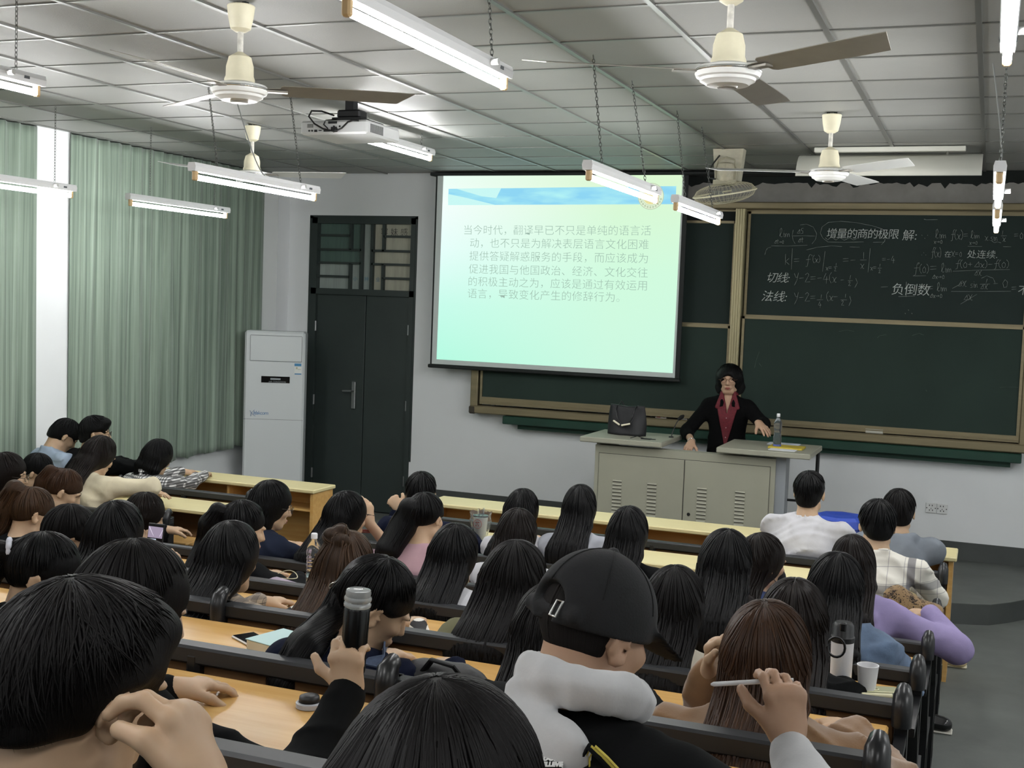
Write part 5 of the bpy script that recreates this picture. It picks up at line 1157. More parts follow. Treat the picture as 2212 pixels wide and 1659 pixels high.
def make_hair(c, style, hm, L, hw, Y, extra, locks, tail=None):
    hc, R, s, t, loc, seed = c['hc'], c['R'], c['s'], c['t'], c['loc'], c['seed']; U = R.T
    p = lambda x, y, z: hc+R @ V3(x, y, z)*s
    rg = np.random.RandomState(seed); H = Shape()
    vol = {'short': .004, 'crop': -.006, 'long': .004, 'bob': .007, 'pony': -.002, 'bun': .0, 'half': .004, 'up': .0}[style]
    rad = V3(.0835+vol, .1035+vol, .1005+vol)*s*V3(hw, 1, 1)
    H.ell(p(0, -.013, .026), rad, U, .01)
    if style in ('long', 'bob', 'half'): H.cap(p(-.03, -.03, -.02), p(.03, -.03, -.02), V3(.058*hw, .08, .09)*s, k=.03, U=U)
    if style in ('short',): H.ell(p(0, -.075, -.035), V3(.062, .04, .055)*s, U, .03); H.ell(p(0, .055, .085), V3(.06, .05, .035)*s, U, .03)
    # face opening and neckline
    H.ell(p(0, .135, -.055), V3(.070, .088, .118)*s, U, .012, 's')
    if style in ('short', 'crop'):
        for q in (-1, 1): H.ell(p(q*.085, .01, -.022), V3(.03, .036, .04)*s, U, .015, 's'); H.ell(p(q*.085, .06, -.02), V3(.04, .05, .055)*s, U, .02, 's')
        H.cut(p(0, -.1, (-.084 if style == 'short' else -.115)+c['hairlow']), R @ V3(0, .35, -1), .015)
    elif style in ('pony', 'up', 'bun'):
        for q in (-1, 1): H.ell(p(q*.088, .012, -.02), V3(.03, .032, .036)*s, U, .012, 's')
        H.cut(p(0, -.1, -.068), R @ V3(0, .55, -1), .015)
    paths = []
    T = c['T']; nb, chest = c['nb'], c['chest']
    K = None
    if style in ('long', 'half', 'bob'):
        bk = T @ V3(0, -1, 0)
        if style == 'bob':
            zb = -.155 if L > .3 else -L; K = [p(0, -.05, -.01), p(0, -.05, zb*.6), p(0, -.04, zb)]; ru = [.088*hw, .096*hw, .090*hw]; rv = [.068, .064, .056]
        else:
            cl = c['cloth']
            def out(q, o): # push behind the clothes
                q = q.copy()
                for _ in range(6):
                    d = cl.ev(q[None])[0]
                    if d < o: q = q+bk*(o-d)+V3(0, 0, .0)
                return q
            K = [p(0, -.05, .0), p(0, -.075, -.09)]; zs_ = nb[2]-.03; q1 = V3(nb[0], nb[1]-.05, zs_)*.7+p(0, -.08, -.2)*.3; K.append(out(q1, .022))
            n_ = 4; tot = max(.05, L-.2)
            spine = nrm(c['waist']-nb)
            for i in range(1, n_+1): K.append(out(K[2]*.0+(V3(nb[0], nb[1]-.06, zs_)+spine*tot*i/n_)+bk*.03, .016))
            ru = [.086*hw, .092*hw, .104*hw]+[(.112-.006*i)*hw for i in range(n_)]; rv = [.068, .055, .040]+[.030, .026, .022, .014]
        for i in range(len(K)-1):
            ax = nrm(K[i+1]-K[i]); x_ = (R if i < 1 else T) @ V3(1, 0, 0); x_ = nrm(x_-ax*np.dot(x_, ax)); y_ = np.cross(ax, x_)
            H.cap(K[i], K[i+1], V3(ru[i], rv[i], min(rv[i], .03))*s, V3(ru[i+1], rv[i+1], min(rv[i+1], .03))*s, .03, 'u', np.stack([x_, y_, ax]))
    tl = None
    if style in ('pony', 'half', 'bun') or tail is not None:
        if style == 'pony':
            rootp = p(*(c['tail_root'] or (0, -.092, .05))); tl = tail or [(0, -.045, .012), (0, -.075, -.06), (0, -.075, -.16), (0, -.06, -.28)]
            tr = [.020, .027, .036, .034, .010]; pts = [rootp]
            for a in tl:
                q = rootp+V3(*a)*s
                for _ in range(4):
                    d = c['cloth'].ev(q[None])[0]
                    if d < .028: q = q+V3(0, -1, .15)*(.028-d)
                pts.append(q)
            tr = np.interp(np.linspace(0, 1, len(pts)), np.linspace(0, 1, 5), tr)*s*c['tail_w']
            H.chain(pts, list(tr), .015); paths.append((pts, tr))
        if style == 'bun': H.ell(p(0, -.095, .085), V3(.042, .04, .038)*s, U, .01)
        if style == 'half': H.ell(p(-.03, -.075, .105), V3(.036, .030, .028)*s, U, .008); H.ell(p(.015, -.09, .09), V3(.032, .024, .026)*s, U, .006); H.ell(p(-.01, -.06, .125), V3(.028, .028, .022)*s, U, .005)
    if extra: extra(H, p, c)
    V, F = mesh_shape(H, c['res']*.95)
    # streak coordinate: azimuth about the crown axis
    def uvof(P):
        q = ((P-hc) @ R)/s; q = q-V3(0, -.03, 0); az = np.arctan2(q[:, 0], -q[:, 1]+.25*np.clip(-q[:, 2], 0, .3)); return np.stack([az*.9+3.3, q[:, 2]*1.0], 1)
    Vs = [V]; Fs = [np.asarray(F)]; Us = [uvof(V)]; nv = len(V)
    # locks over the skull
    n1 = locks or (90 if Y > 5 else 150 if Y > 3 else 260); k = 9
    ph = rg.uniform(-math.pi, math.pi, n1); back = (1+np.cos(ph))/2      # ph=0 is straight back
    tmax = np.radians(62+60*back) if style in ('short', 'crop') else np.radians(70+60*back)
    t0 = np.radians(rg.uniform(4, 60, n1))*(.4 if Y > 3 else .8); pole = nrm(V3(rg.uniform(-.1, .1), -.35, .94)); ex = nrm(np.cross(V3(0, 1, 0), pole)); ey = np.cross(pole, ex)
    th = t0[:, None]+(tmax*rg.uniform(.75, 1.0, n1)-t0).clip(.15)[:, None]*np.linspace(0, 1, k)[None]
    tz = (.22 if style == 'short' else .05); pw = ph[:, None]+rg.normal(0, tz, (n1, 1))*np.linspace(0, 1, k)[None]+(tz*.5*np.sin(ph*3+seed)[:, None])*np.linspace(0, 1, k)[None]
    dirs = pole*np.cos(th)[..., None]+(ex*np.sin(pw)[..., None]-ey*np.cos(pw)[..., None])*np.sin(th)[..., None]
    Q = p(0, -.013, .026)+((dirs*rad) @ R.T)
    Q = snap_to(H, Q.reshape(-1, 3), 2).reshape(n1, k, 3)
    ok = ((((Q.reshape(-1, 3)-hc) @ R)/s)[:, 1].reshape(n1, k)[:, -1] < (.13 if style == 'short' else .09))
    dirn = (Q-p(0, -.013, .0)); dirn /= np.linalg.norm(dirn, axis=2)[..., None]
    Q = Q+dirn*rg.uniform(-.0008, .0022 if style not in ('short',) else .006, n1)[:, None, None]*np.linspace(.2, 1, k)[None, :, None]
    Q = Q[ok]; lr = .0032 if Y > 3 else .0024
    if Y < 1.3: lr = .0017
    v, f, u = ribbon_locks(Q, lr*s, 4, seed); Vs.append(v); Fs.append(f+nv); Us.append(u); nv += len(v)
    if K is not None:
        n2 = int(n1*1.0); kk = 12; Ks = np.array(K); sK = np.linspace(0, 1, len(K)); uu = rg.uniform(-1, 1, n2); s0 = rg.uniform(0, .3, n2); s1 = rg.uniform(.82, 1.10, n2)
        S_ = s0[:, None]+(s1-s0)[:, None]*np.linspace(0, 1, kk)[None]
        cen = np.stack([np.interp(S_, sK, Ks[:, a]) for a in range(3)], -1); over = np.clip(S_-1, 0, 1)[..., None]; cen = cen+over*(Ks[-1]-Ks[-2])*(len(K)-1)
        wu = np.interp(S_, sK, ru); wv = np.interp(S_, sK, rv); xx = T @ V3(1, 0, 0); yy = T @ V3(0, -1, 0)
        drift = rg.normal(0, .06, n2)[:, None]*np.linspace(0, 1, kk)[None]
        Q = cen+xx*((uu[:, None]+drift)*wu*s)[..., None]+yy*(np.sqrt(np.clip(1-uu**2, .02, 1))[:, None]*wv*s)[..., None]
        ins = S_ < .97; q2 = snap_to(H, Q.reshape(-1, 3), 2, .0006, .02).reshape(n2, kk, 3); Q = np.where(ins[..., None], q2, Q)
        # keep the hanging tips outside the clothes
        d, g = grad(c['cloth'], Q.reshape(-1, 3)); push = np.clip(.004-d, 0, .06); Q = (Q.reshape(-1, 3)+g/(np.linalg.norm(g, axis=1)[:, None]+1e-6)*push[:, None]).reshape(n2, kk, 3)
        v, f, u = ribbon_locks(Q, (.0042 if Y > 3 else .003)*s, 4, seed+1); Vs.append(v); Fs.append(f+nv); Us.append(u); nv += len(v)
    for pts, tr in paths:
        n3 = n1//2+20; kk = 14; S_ = rg.uniform(.0, .15, n3)[:, None]+(rg.uniform(.85, 1.08, n3))[:, None]*np.linspace(0, .95, kk)[None]; sK = np.linspace(0, 1, len(pts)); A = np.array(pts)
        cen = np.stack([np.interp(S_, sK, A[:, a]) for a in range(3)], -1); rr = np.interp(S_, sK, tr); an = rg.uniform(0, 6.28, n3); ra_ = rg.uniform(.75, 1.08, n3)
        Q = cen+((R @ V3(1, 0, 0))*np.cos(an)[:, None, None]+(R @ V3(0, -1, 0))*np.sin(an)[:, None, None])*(rr*ra_[:, None])[..., None]
        v, f, u = ribbon_locks(Q, (.0035 if Y > 3 else .0026)*s, 4, seed+2); Vs.append(v); Fs.append(f+nv); Us.append(u); nv += len(v)
    if style == 'half':
        for (cx, cy, cz, rr_, n4) in ((-.02, -.078, .105, .034, 46),):
            an = rg.uniform(0, 6.28, n4); ti = rg.normal(0, .5, (n4, 2)); kk = 10; a = an[:, None]+np.linspace(0, 3.2, kk)[None]; r2 = rr_*rg.uniform(.7, 1.35, n4)[:, None]
            Q = p(cx, cy, cz)+np.stack([np.cos(a)*r2, np.sin(a)*r2*np.cos(ti[:, :1])*.7, np.sin(a)*r2*np.sin(ti[:, :1]+.9)*.9+.008*np.cos(a*1.7)], -1) @ R.T
            v, f, u = ribbon_locks(Q, .0024, 4, seed+4); Vs.append(v); Fs.append(f+nv); Us.append(u); nv += len(v)
    me = raw_mesh('hair', np.concatenate(Vs)-loc, np.concatenate(Fs)); set_uv(me, np.concatenate(Us)); return link('hair', me, hm, t)
# ------------------------------------------------------------------ patterned cloth
def bands(name, base, lines, rough=.85, noise=.06, bumps=True):
    """lines: (axis 0/1/2, period, width fraction, colour, offset, strength) painted over the base cloth"""
    m = bpy.data.materials.new(name); t = NT(m); b = t.b; tc = t.n('ShaderNodeTexCoord'); sp = t.n('ShaderNodeSeparateXYZ')
    nz = t.n('ShaderNodeTexNoise', i_Scale=6.0, i_Detail=2.0); ad = t.n('ShaderNodeVectorMath', operation='SCALE'); ad.inputs['Scale'].default_value = .012; a2 = t.n('ShaderNodeVectorMath', operation='ADD')
    t.l(tc, 'Object', nz, 'Vector'); t.l(nz, 'Color', ad, 0); t.l(tc, 'Object', a2, 0); t.l(ad, 0, a2, 1); t.l(a2, 0, sp, 0)
    rgb = t.n('ShaderNodeRGB'); rgb.outputs[0].default_value = (*S(base), 1); last = (rgb, 0)
    for ax, per, wd_, col, off, st in lines:
        mu = t.n('ShaderNodeMath', operation='MULTIPLY_ADD'); mu.inputs[1].default_value = 1/per; mu.inputs[2].default_value = off+50
        fr = t.n('ShaderNodeMath', operation='FRACT'); lt = t.n('ShaderNodeMath', operation='LESS_THAN'); lt.inputs[1].default_value = wd_; ml = t.n('ShaderNodeMath', operation='MULTIPLY'); ml.inputs[1].default_value = st
        mx = t.n('ShaderNodeMix', data_type='RGBA'); mx.inputs[7].default_value = (*S(col), 1)
        t.l(sp, ax, mu, 0); t.l(mu, 0, fr, 0); t.l(fr, 0, lt, 0); t.l(lt, 0, ml, 0); t.l(ml, 0, mx, 0); t.l(last[0], last[1], mx, 6); last = (mx, 2)
    t.l(last[0], last[1], b, 'Base Color'); b.inputs['Roughness'].default_value = rough
    n2 = t.n('ShaderNodeTexNoise', i_Scale=220.0, i_Detail=2.0); bp = t.n('ShaderNodeBump', i_Strength=.15, i_Distance=.002); t.l(tc, 'Object', n2, 'Vector'); t.l(n2, 0, bp, 'Height'); t.l(bp, 0, b, 'Normal')
    return m
def cloth(name, col, rough=.95, n=.12, sheen=0.): return mat(name, col, rough, noise=((9, 9, 9), n), bump=(180, .18, .002), sheen=sheen, spec=.15)
K_black = cloth('black knit', '#08090a'); K_black2 = cloth('black jersey', '#0d0e10'); K_navy = cloth('navy cloth', '#111628'); K_navy2 = cloth('slate navy sweater', '#1f2535'); K_cream = cloth('cream knit', '#c9c0a6'); K_white = cloth('white cotton', '#c2c2c6'); K_grey = cloth('light grey cotton', '#a4a7af')
K_lilac = cloth('lilac sweatshirt fleece', '#8d82a8'); K_camel = cloth('camel wool', '#7d5f42', sheen=.4); K_pink = cloth('dusty pink cloth', '#a98a92'); K_hoodg = cloth('heather grey fleece', '#6f757c'); K_light = cloth('pale grey fleece', '#b4b5b6', sheen=.3); K_ecru = cloth('ecru quilted cloth', '#b9b2a2'); K_olive = cloth('olive cloth', '#6c6a52')
K_denim = mat('washed denim', '#566880', .85, noise=((16, 16, 16), .25), bump=(160, .25, .002)); K_skyd = mat('pale blue chambray', '#8c9bac', .9, noise=((14, 14, 14), .1), bump=(160, .2, .002)); K_bluesh = mat('indigo shirt', '#38466b', .9, noise=((14, 14, 14), .15))
K_stripe = bands('black and white stripes', '#d9d6cf', [(2, .036, .45, '#1a191b', 0, 1)]); K_plaidw = bands('white windowpane plaid', '#d3d0c6', [(0, .075, .05, '#77757a', .1, .55), (2, .075, .05, '#77757a', .2, .55), (0, .225, .16, '#4c4a55', .3, .75), (2, .30, .14, '#5a5a62', .2, .6)])
K_plaidb = bands('beige check flannel', '#a1927f', [(0, .035, .4, '#57524f', 0, .55), (2, .035, .4, '#57524f', .1, .55), (0, .0175, .14, '#2e2f35', .2, .6), (2, .035, .12, '#2a2b30', .6, .7)]); K_plaidp = bands('pink and grey check', '#b99aa4', [(0, .045, .3, '#4d4450', 0, .6), (2, .05, .28, '#5a4a58', 0, .6), (0, .045, .1, '#e0d4d8', .5, .8)])
K_hound = bands('black and white houndstooth', '#d5d5d3', [(0, .019, .5, '#17181a', 0, .75), (2, .019, .5, '#17181a', .25, .75)])

M_wire = mat('thin metal spectacle frame', '#4a4540', .3, metal=.8)
GA = 'students seated in the lecture benches'
def pe(*a, **k): k.setdefault('group', GA); return person(*a, **k)
PE = {}
# left block
PE['denim'] = pe(140, 905, 0, 'person in pale blue chambray shirt bent over by the white wall pier', 40, 42, 0, 'short', top='shirt', tm=K_skyd, tyaw=20, hw=.95)
PE['glass'] = pe(207, 896, 0, 'person in black with short hair and glasses, in profile against the long curtain', 58, 4, 0, 'short', top='jacket', tm=K_black, tyaw=15, glass=M_wire, hw=1.08, fullh=1.06)
PE['cream'] = pe(216, 942, 1, 'person in cream sweater with long dark hair leaning along the bench', 12, 30, 4, 'long', 'dark', 'sweater', K_cream, L=.5, arms=('desk', dict(W=at(318, 1062, 6.42), hint=(.9, -.2, .2), d=(.8, .5, -.1), n=(0, 0, -1), curl=(.3,)*4)), tyaw=10)
PE['bob'] = pe(342, 950, 0, 'person with black bob in houndstooth top writing at the left front desk', 12, 22, 9, 'bob', 'black', 'shirt', K_hound, hw=1.06)
PE['edge'] = pe(18, 978, 2, 'person with glasses and dark hair at the left edge, chin on hand', 58, 10, 0, 'long', 'dark', 'sweater', K_black, arms=('desk', 'chin'), glass=M_wire, L=.4)
PE['prof'] = pe(82, 979, 1, 'person in black with hair tied up, in profile below the chambray shirt', 68, 26, 0, 'up', 'black', 'sweater', K_black, tyaw=30)
PE['pony1'] = pe(138, 1012, 2, 'person with reddish brown ponytail bowing right, ear showing, behind the cream sweater', 52, 30, 0, 'pony', 'auburn', 'jacket', K_black2, tail=[(-.035, -.02, .01), (-.075, -.03, -.05), (-.10, -.035, -.12), (-.115, -.035, -.19)], tail_root=(0, -.08, .075), tail_w=1.15)
PE['pony2'] = pe(72, 1052, 3, 'person with long brown ponytail falling to the left, below the woman with glasses', 32, 18, 0, 'pony', 'brown', 'sweater', K_black2, Y=4.40, tail=[(-.03, -.03, .02), (-.075, -.04, -.06), (-.115, -.04, -.16), (-.15, -.04, -.30)], tail_root=(0, -.07, .085), tail_w=1.5)
PE['ear'] = pe(152, 1090, 4, 'person with black hair pinned up and right ear bare, between ponytail and phone', 42, 22, 0, 'up', 'soft', 'sweater', K_black, Y=3.66, hw=1.05)
PE['phone'] = pe(256, 1083, 4, 'person with straight black hair holding up a phone to film the screen', 4, 8, 0, 'long', 'black', 'sweater', K_black, Y=3.54,
                 arms=(dict(W=at(306, 1246, 3.98), hint=(-.3, -.2, -1), d=(.25, .25, .9), n=(.8, .4, 0), curl=(.9, .9, .9, .9)), dict(W=at(374, 1242, 3.98), hint=(.7, -.2, -1), d=(-.2, .3, .9), n=(-.9, .3, 0), curl=(.9, .9, .9, .9))))
PE['cheek'] = pe(314, 1065, 2, 'person with dark hair touching the cheek, just behind the lit phone', 46, 22, 0, 'long', 'dark', 'sweater', K_black2, arms=('desk', 'chin'), L=.36)
PE['scrun'] = pe(98, 1148, 5, 'person with black ponytail tied by a white scrunchie at the left edge', 60, 20, 0, 'pony', 'black', 'jacket', K_black, Y=2.62, tail=[(-.035, -.03, .0), (-.055, -.045, -.06), (-.06, -.045, -.16), (-.06, -.04, -.27)], tail_root=(0, -.095, .045))
BW = at(752, 1506, 2.16)
PE['braid'] = pe(292, 1170, 6, 'person in black with long parted hair lifting a black drink bottle', 38, 22, 0, 'long', 'soft', 'sweater', K_black, Y=1.88, tyaw=12, L=.46, hw=1.04,
                 arms=('desk', dict(W=BW, hint=(.75, -.1, -.85), d=(-.10, .03, 1), n=(-.12, .95, .1), curl=(.85, .85, .85, .85), thumb=.45, cuff=.97, thumb_out=1.25, hs=1.0)))
PE['spec'] = pe(588, 1040, 2, 'person with ear-length black hair, glasses and navy sweater with red collar', 48, 14, 0, 'bob', 'black', 'sweater', K_navy2, glass=M_wire, tyaw=25, hw=.98)
PE['tailb'] = pe(526, 1080, 3, 'person with black ponytail and right ear showing, in front of orange desk end panel', 36, 16, 0, 'pony', 'black', 'jacket', K_black2, tail=[(-.03, -.03, .01), (-.065, -.04, -.05), (-.085, -.04, -.14), (-.10, -.03, -.26)], tail_root=(0, -.09, .055), tail_w=1.2)
PE['plaidb'] = pe(502, 1128, 4, 'person with long straight black hair over a beige checked collar', 4, 16, 0, 'long', 'black', 'shirt', K_plaidb, L=.44, hw=1.08)
PE['chk'] = pe(752, 1062, 2, 'person in pink and grey check resting face on a raised right hand', 30, 10, 4, 'long', 'black', 'shirt', K_plaidp, tyaw=8, L=.52, hw=1.04,
               arms=('desk', dict(W=at(798, 1130, 5.44), hint=(.5, .2, -.9), d=(-.12, .02, 1), n=(-.9, .2, .1), curl=(.5, .5, .6, .6), cuff=.25)))
PE['navy'] = pe(911, 1020, 1, 'person in navy with short black hair and left fist raised by the jaw', -14, 8, 0, 'short', 'black', 'sweater', K_navy, arms=(dict(W=at(866, 1100, 6.30), hint=(-.6, .2, -.9), d=(-.55, .1, .45), n=(.3, .3, -.6), curl=(1.3, 1.3, 1.3, 1.3), cuff=.9), 'desk'), sh_w=1.04)
PE['pink'] = pe(921, 1063, 2, 'person in pink with thick black ponytail swept to the lower left', 10, 14, -3, 'pony', 'black', 'sweater', K_pink, tail=[(-.015, -.03, -.01), (-.045, -.035, -.10), (-.085, -.035, -.22), (-.14, -.03, -.36)], tail_root=(-.01, -.088, .05), tail_w=1.85, hw=1.12)
PE['bun'] = pe(752, 1141, 4, 'person with messy brown top bun and striped black and white top', 2, 14, 0, 'half', 'brown', 'tee', K_stripe, L=.46, hw=1.0, fullh=1.1)
PE['strap'] = pe(812, 1197, 5, 'person in navy with denim straps and low hair clip, head bowed right', 48, 34, 10, 'pony', 'black', 'tee', K_navy, tyaw=8, sh_w=1.15, hw=1.04, tail=[(-.012, -.02, -.06), (-.025, -.025, -.13), (-.045, -.025, -.21), (-.07, -.02, -.29)], tail_root=(-.0, -.092, -.02), tail_w=1.25, hairlow=-.02)
PE['long1'] = pe(986, 1133, 3, 'person with waist-long straight black hair, between pink ponytail and big long hair', 2, 14, 0, 'long', 'black', 'tee', K_white, L=.52, hw=1.05)
PE['wht1'] = pe(1131, 1057, 1, 'person with long black hair and white sleeve, right of the milk tea cup', 2, 14, 0, 'long', 'black', 'tee', K_white, L=.36)
PE['wht2'] = pe(1121, 1100, 2, 'person in white with wavy black hair, second head behind the milk tea cup', -4, 18, -2, 'long', 'dark', 'tee', K_white, L=.42, hw=1.03)
PE['long2'] = pe(1117, 1170, 4, 'person with big mass of long black hair in the middle of the room', 2, 16, 3, 'long', 'soft', 'sweater', K_olive, L=.56, hw=1.1)
PE['greyt'] = pe(1256, 1048, 1, 'person in light grey top with black hair swept over the left shoulder', -4, 12, 0, 'long', 'black', 'tee', K_grey, L=.34, hw=.98)
PE['long3'] = pe(1361, 1095, 2, 'person with straight black hair just behind the louvred console doors', 0, 12, 0, 'long', 'black', 'tee', K_black, L=.5, hw=1.0)
PE['ecru'] = pe(1462, 1225, 4, 'person with black hair in ecru quilted coat, right of the black cap', 2, 16, 0, 'long', 'soft', 'jacket', K_ecru, L=.34)
PE['long4'] = pe(1572, 1145, 3, 'person with long black hair left of the woman wearing a mask', -3, 14, 0, 'long', 'black', 'sweater', K_black, L=.5, hw=1.06)
PE['mask'] = pe(1652, 1153, 2, 'person in indigo shirt with black face mask, face turned right', 50, 10, 0, 'long', 'dark', 'shirt', K_bluesh, L=.3, tyaw=15)
PE['white'] = pe(1751, 1018, 0, 'person in crisp white shirt with short black hair in the front row', 2, 4, 0, 'short', 'black', 'shirt', K_white, sh_w=1.1, hw=1.0)
PE['plaidw'] = pe(1898, 1080, 1, 'person in white windowpane plaid shirt with short black hair', -12, 12, 0, 'short', 'black', 'shirt', K_plaidw, hw=1.05, sh_w=1.05)
PE['hoodg'] = pe(1944, 1057, 0, 'person in grey hooded sweatshirt at the right end of the front row', -8, 8, 0, 'short', 'soft', 'hoodie', K_hoodg, arms=('desk', 'desk'), sh_w=1.06)
PE['lilac'] = pe(1846, 1157, 2, 'person in lilac hooded sweatshirt with elbow out into the aisle', -6, 14, -4, 'long', 'dark', 'hoodie', K_lilac, L=.34, tyaw=4, wr_amp=.008,
                 arms=('desk', dict(W=at(2010, 1330, 5.42), hint=(1, -.35, -.3), d=(-.8, .5, 0), n=(0, 0, -1), curl=(.5,)*4)))
PE['denimj'] = pe(1811, 1195, 3, 'person in blue denim jacket with long black hair, before the lilac sweatshirt', 0, 14, 0, 'long', 'black', 'jacket', K_denim, L=.5, hw=1.08)
PE['blk'] = pe(1721, 1252, 4, 'person in black with long dark hair beside the white tumbler', -4, 12, -3, 'long', 'dark', 'sweater', K_black, L=.42, hw=1.06)
PE['camel'] = pe(1662, 1300, 5, 'person in camel coat with long auburn hair, left hand raised to the head', -6, 12, 0, 'long', 'auburn', 'jacket', K_camel, L=.54, hw=1.06, tyaw=2, sh_w=1.28, arms=(dict(W=at(1532, 1462, 2.80), hint=(-.15, .1, -1), d=(.12, -.05, 1), n=(.75, -.2, -.2), curl=(1.0, 1.05, 1.1, 1.1), cuff=.95, thumb_out=.6), 'desk'))
PE['hid'] = pe(1208, 1262, 5, 'person with long black hair half hidden behind the black cap', -4, 22, -6, 'long', 'soft', 'jacket', K_black, L=.5, hw=1.12)
# nearest people
PE['boy'] = pe(170, 1257, 7, 'person with tousled short black hair in the bottom left corner, hand at right ear', 14, 18, 0, 'short', 'soft', 'tee', K_black2, Y=1.06, s=.98, hairlow=.022, hw=1.04, res=.0052, locks=900,
               arms=('lap', dict(W=at(452, 1722, 1.02), hint=(.8, -.1, -.9), d=(-.5, .16, .84), n=(-.80, -.2, -.5), curl=(.75, 1.0, 1.15, 1.25), thumb=1.1, thumb_out=.25, cuff=.85, spread=.03, hs=1.08)), ear=1.05)
PE['crown'] = pe(960, 1478, 7, 'person seen as a crown of black hair at the bottom centre', 2, 20, 0, 'long', 'soft', 'sweater', K_black, Y=.95, hw=1.04, L=.4, res=.0055, locks=900)
PEN = at(1702, 1600, 2.02)
PE['cap'] = pe(1292, 1205, 6, 'person in black cap and black jacket with pale grey hood, facing right', 36, 20, -2, 'crop', 'fade', 'jacket', K_black, Y=1.84, tyaw=22, hood=1.06, hood_up=.075, nbx=.035, hpart=K_light, sh_w=1.12, hw=1.0, s=.96, ear=1.1, face=True, skin_c='#a3826a', locks=8,
               arms=('desk', dict(W=PEN, hint=(.9, -.4, -.6), d=(-.12, .10, 1), n=(-.45, .85, -.1), curl=(.8, .95, 1.1, 1.15), thumb=.7, cuff=0.0, thumb_out=.7)))
# ------------------------------------------------------------------ the teacher
K_card = cloth('black cardigan', '#060607'); K_red = mat('dark red blouse', '#5e1420', .75, noise=((60, 60, 60), .35))
def neckline(S_, d):
    f = lambda x, y, z: d['nb']+d['T'] @ V3(x, y, z)
    if d.get('cloth'): S_.cap(f(0, .10, .05), f(0, .12, -.12), V3(.060, .080, .05), V3(.014, .060, .03), .008, 's', d['T'].T)
    else: S_.cap(f(0, .018, -.01), f(0, .045, -.13), V3(.05, .040, .03), V3(.03, .030, .03), .02, 'u', d['T'].T)
tt, tc_ = person(1577, 787, None, 'teacher standing behind the console in black cardigan and dark red blouse, short black bob', 176, 2, 2, 'bob', 'black', 'sweater', K_card, Y=9.93, stand=ZSTAGE, tyaw=174, res=.0062, face=True, glass=mat('copper spectacle frame', '#6b4a3a', .3, metal=.7), hw=1.22, sh_w=1.0, L=.105, sh_drop=.078, custom=neckline, wr_amp=.006, skin_c='#b09078', legs='#17181c', s=1.0,
    arms=(dict(W=at(1638, 914, 9.50), hint=(.6, .3, -.5), d=nrm(V3(.6, -.5, -.35)), n=V3(.1, .1, -1), curl=(.15, .2, .3, .4), thumb=.2, spread=.16, cuff=.62), dict(W=at(1494, 955, 9.58), hint=(-.5, .4, -.2), d=nrm(V3(-.1, -.8, -.45)), n=V3(0, .3, -1), curl=(.3,)*4, cuff=.42)))
tt['category'] = 'teacher'
C_ = tc_; nbt, Tt, lo_ = C_['nb'], C_['T'], C_['loc']; F_ = lambda x, y, z: nbt+Tt @ V3(x, y, z)
# blouse front: the cardigan's own front pushed out a little and trimmed to a V
Bl = Shape(); Bl.p = [q for q in C_['cloth'].p[:3]]
Bl2 = Shape()
for q in Bl.p: Bl2.cap(q.a, q.b, q.ra+.004, q.rb+.004, q.k, 'u', q.F)
Bl2.cut(F_(0, .02, 0), Tt @ V3(0, -1, 0), .004)
apex = F_(0.0, 0, -.42)
for q in (-1, 1): Bl2.cut(apex, Tt @ V3(q*.97, 0, -.235), .004)
Bl2.cut(F_(0, 0, .0), V3(0, 0, 1), .01)
for q in (-1, 1): Bl2.cap(F_(q*.035, .058, .030), F_(q*.085, .088, -.075), V3(.030, .010, .030), V3(.016, .008, .016), .006, 'u', Tt.T); Bl2.cap(F_(q*.07, -.02, .035), F_(q*.045, .052, .035), V3(.012, .012, .02), k=.01)
Bl2.cap(F_(0, .07, .04), F_(0, .10, -.10), V3(.040, .05, .05), V3(.006, .03, .03), .006, 's', Tt.T)
V, F = mesh_shape(Bl2, .0055); link('blouse', raw_mesh('blouse', V-lo_, F), K_red, tt)
bt = MB()
for z in (-.16, -.24, -.32): 
    o = F_(0, .3, z)
    for _ in range(20): o = o+(Tt @ V3(0, -1, 0))*Bl2.ev(o[None])[0]*.8
    bt.lathe([(.004, -.002), (.005, 0), (.004, .002)], c=o-lo_, n=8, axis='y')
bt.build('buttons', mat('pearl button', '#a98e8e', .3), tt)
W_ = C_['arm'][1][2]; E_ = C_['arm'][1][1]; ax = nrm(W_-E_); u_ = nrm(np.cross(ax, V3(0, 0, 1))); v_ = np.cross(ax, u_)
MB().tube([W_-lo_-ax*.008+(u_*math.cos(a)+v_*math.sin(a))*.031 for a in np.linspace(0, 2*math.pi, 20, endpoint=False)], .004, n=6, closed=True).build('bracelet', mat('silver bracelet', '#c8c9c8', .2, metal=.9), tt)

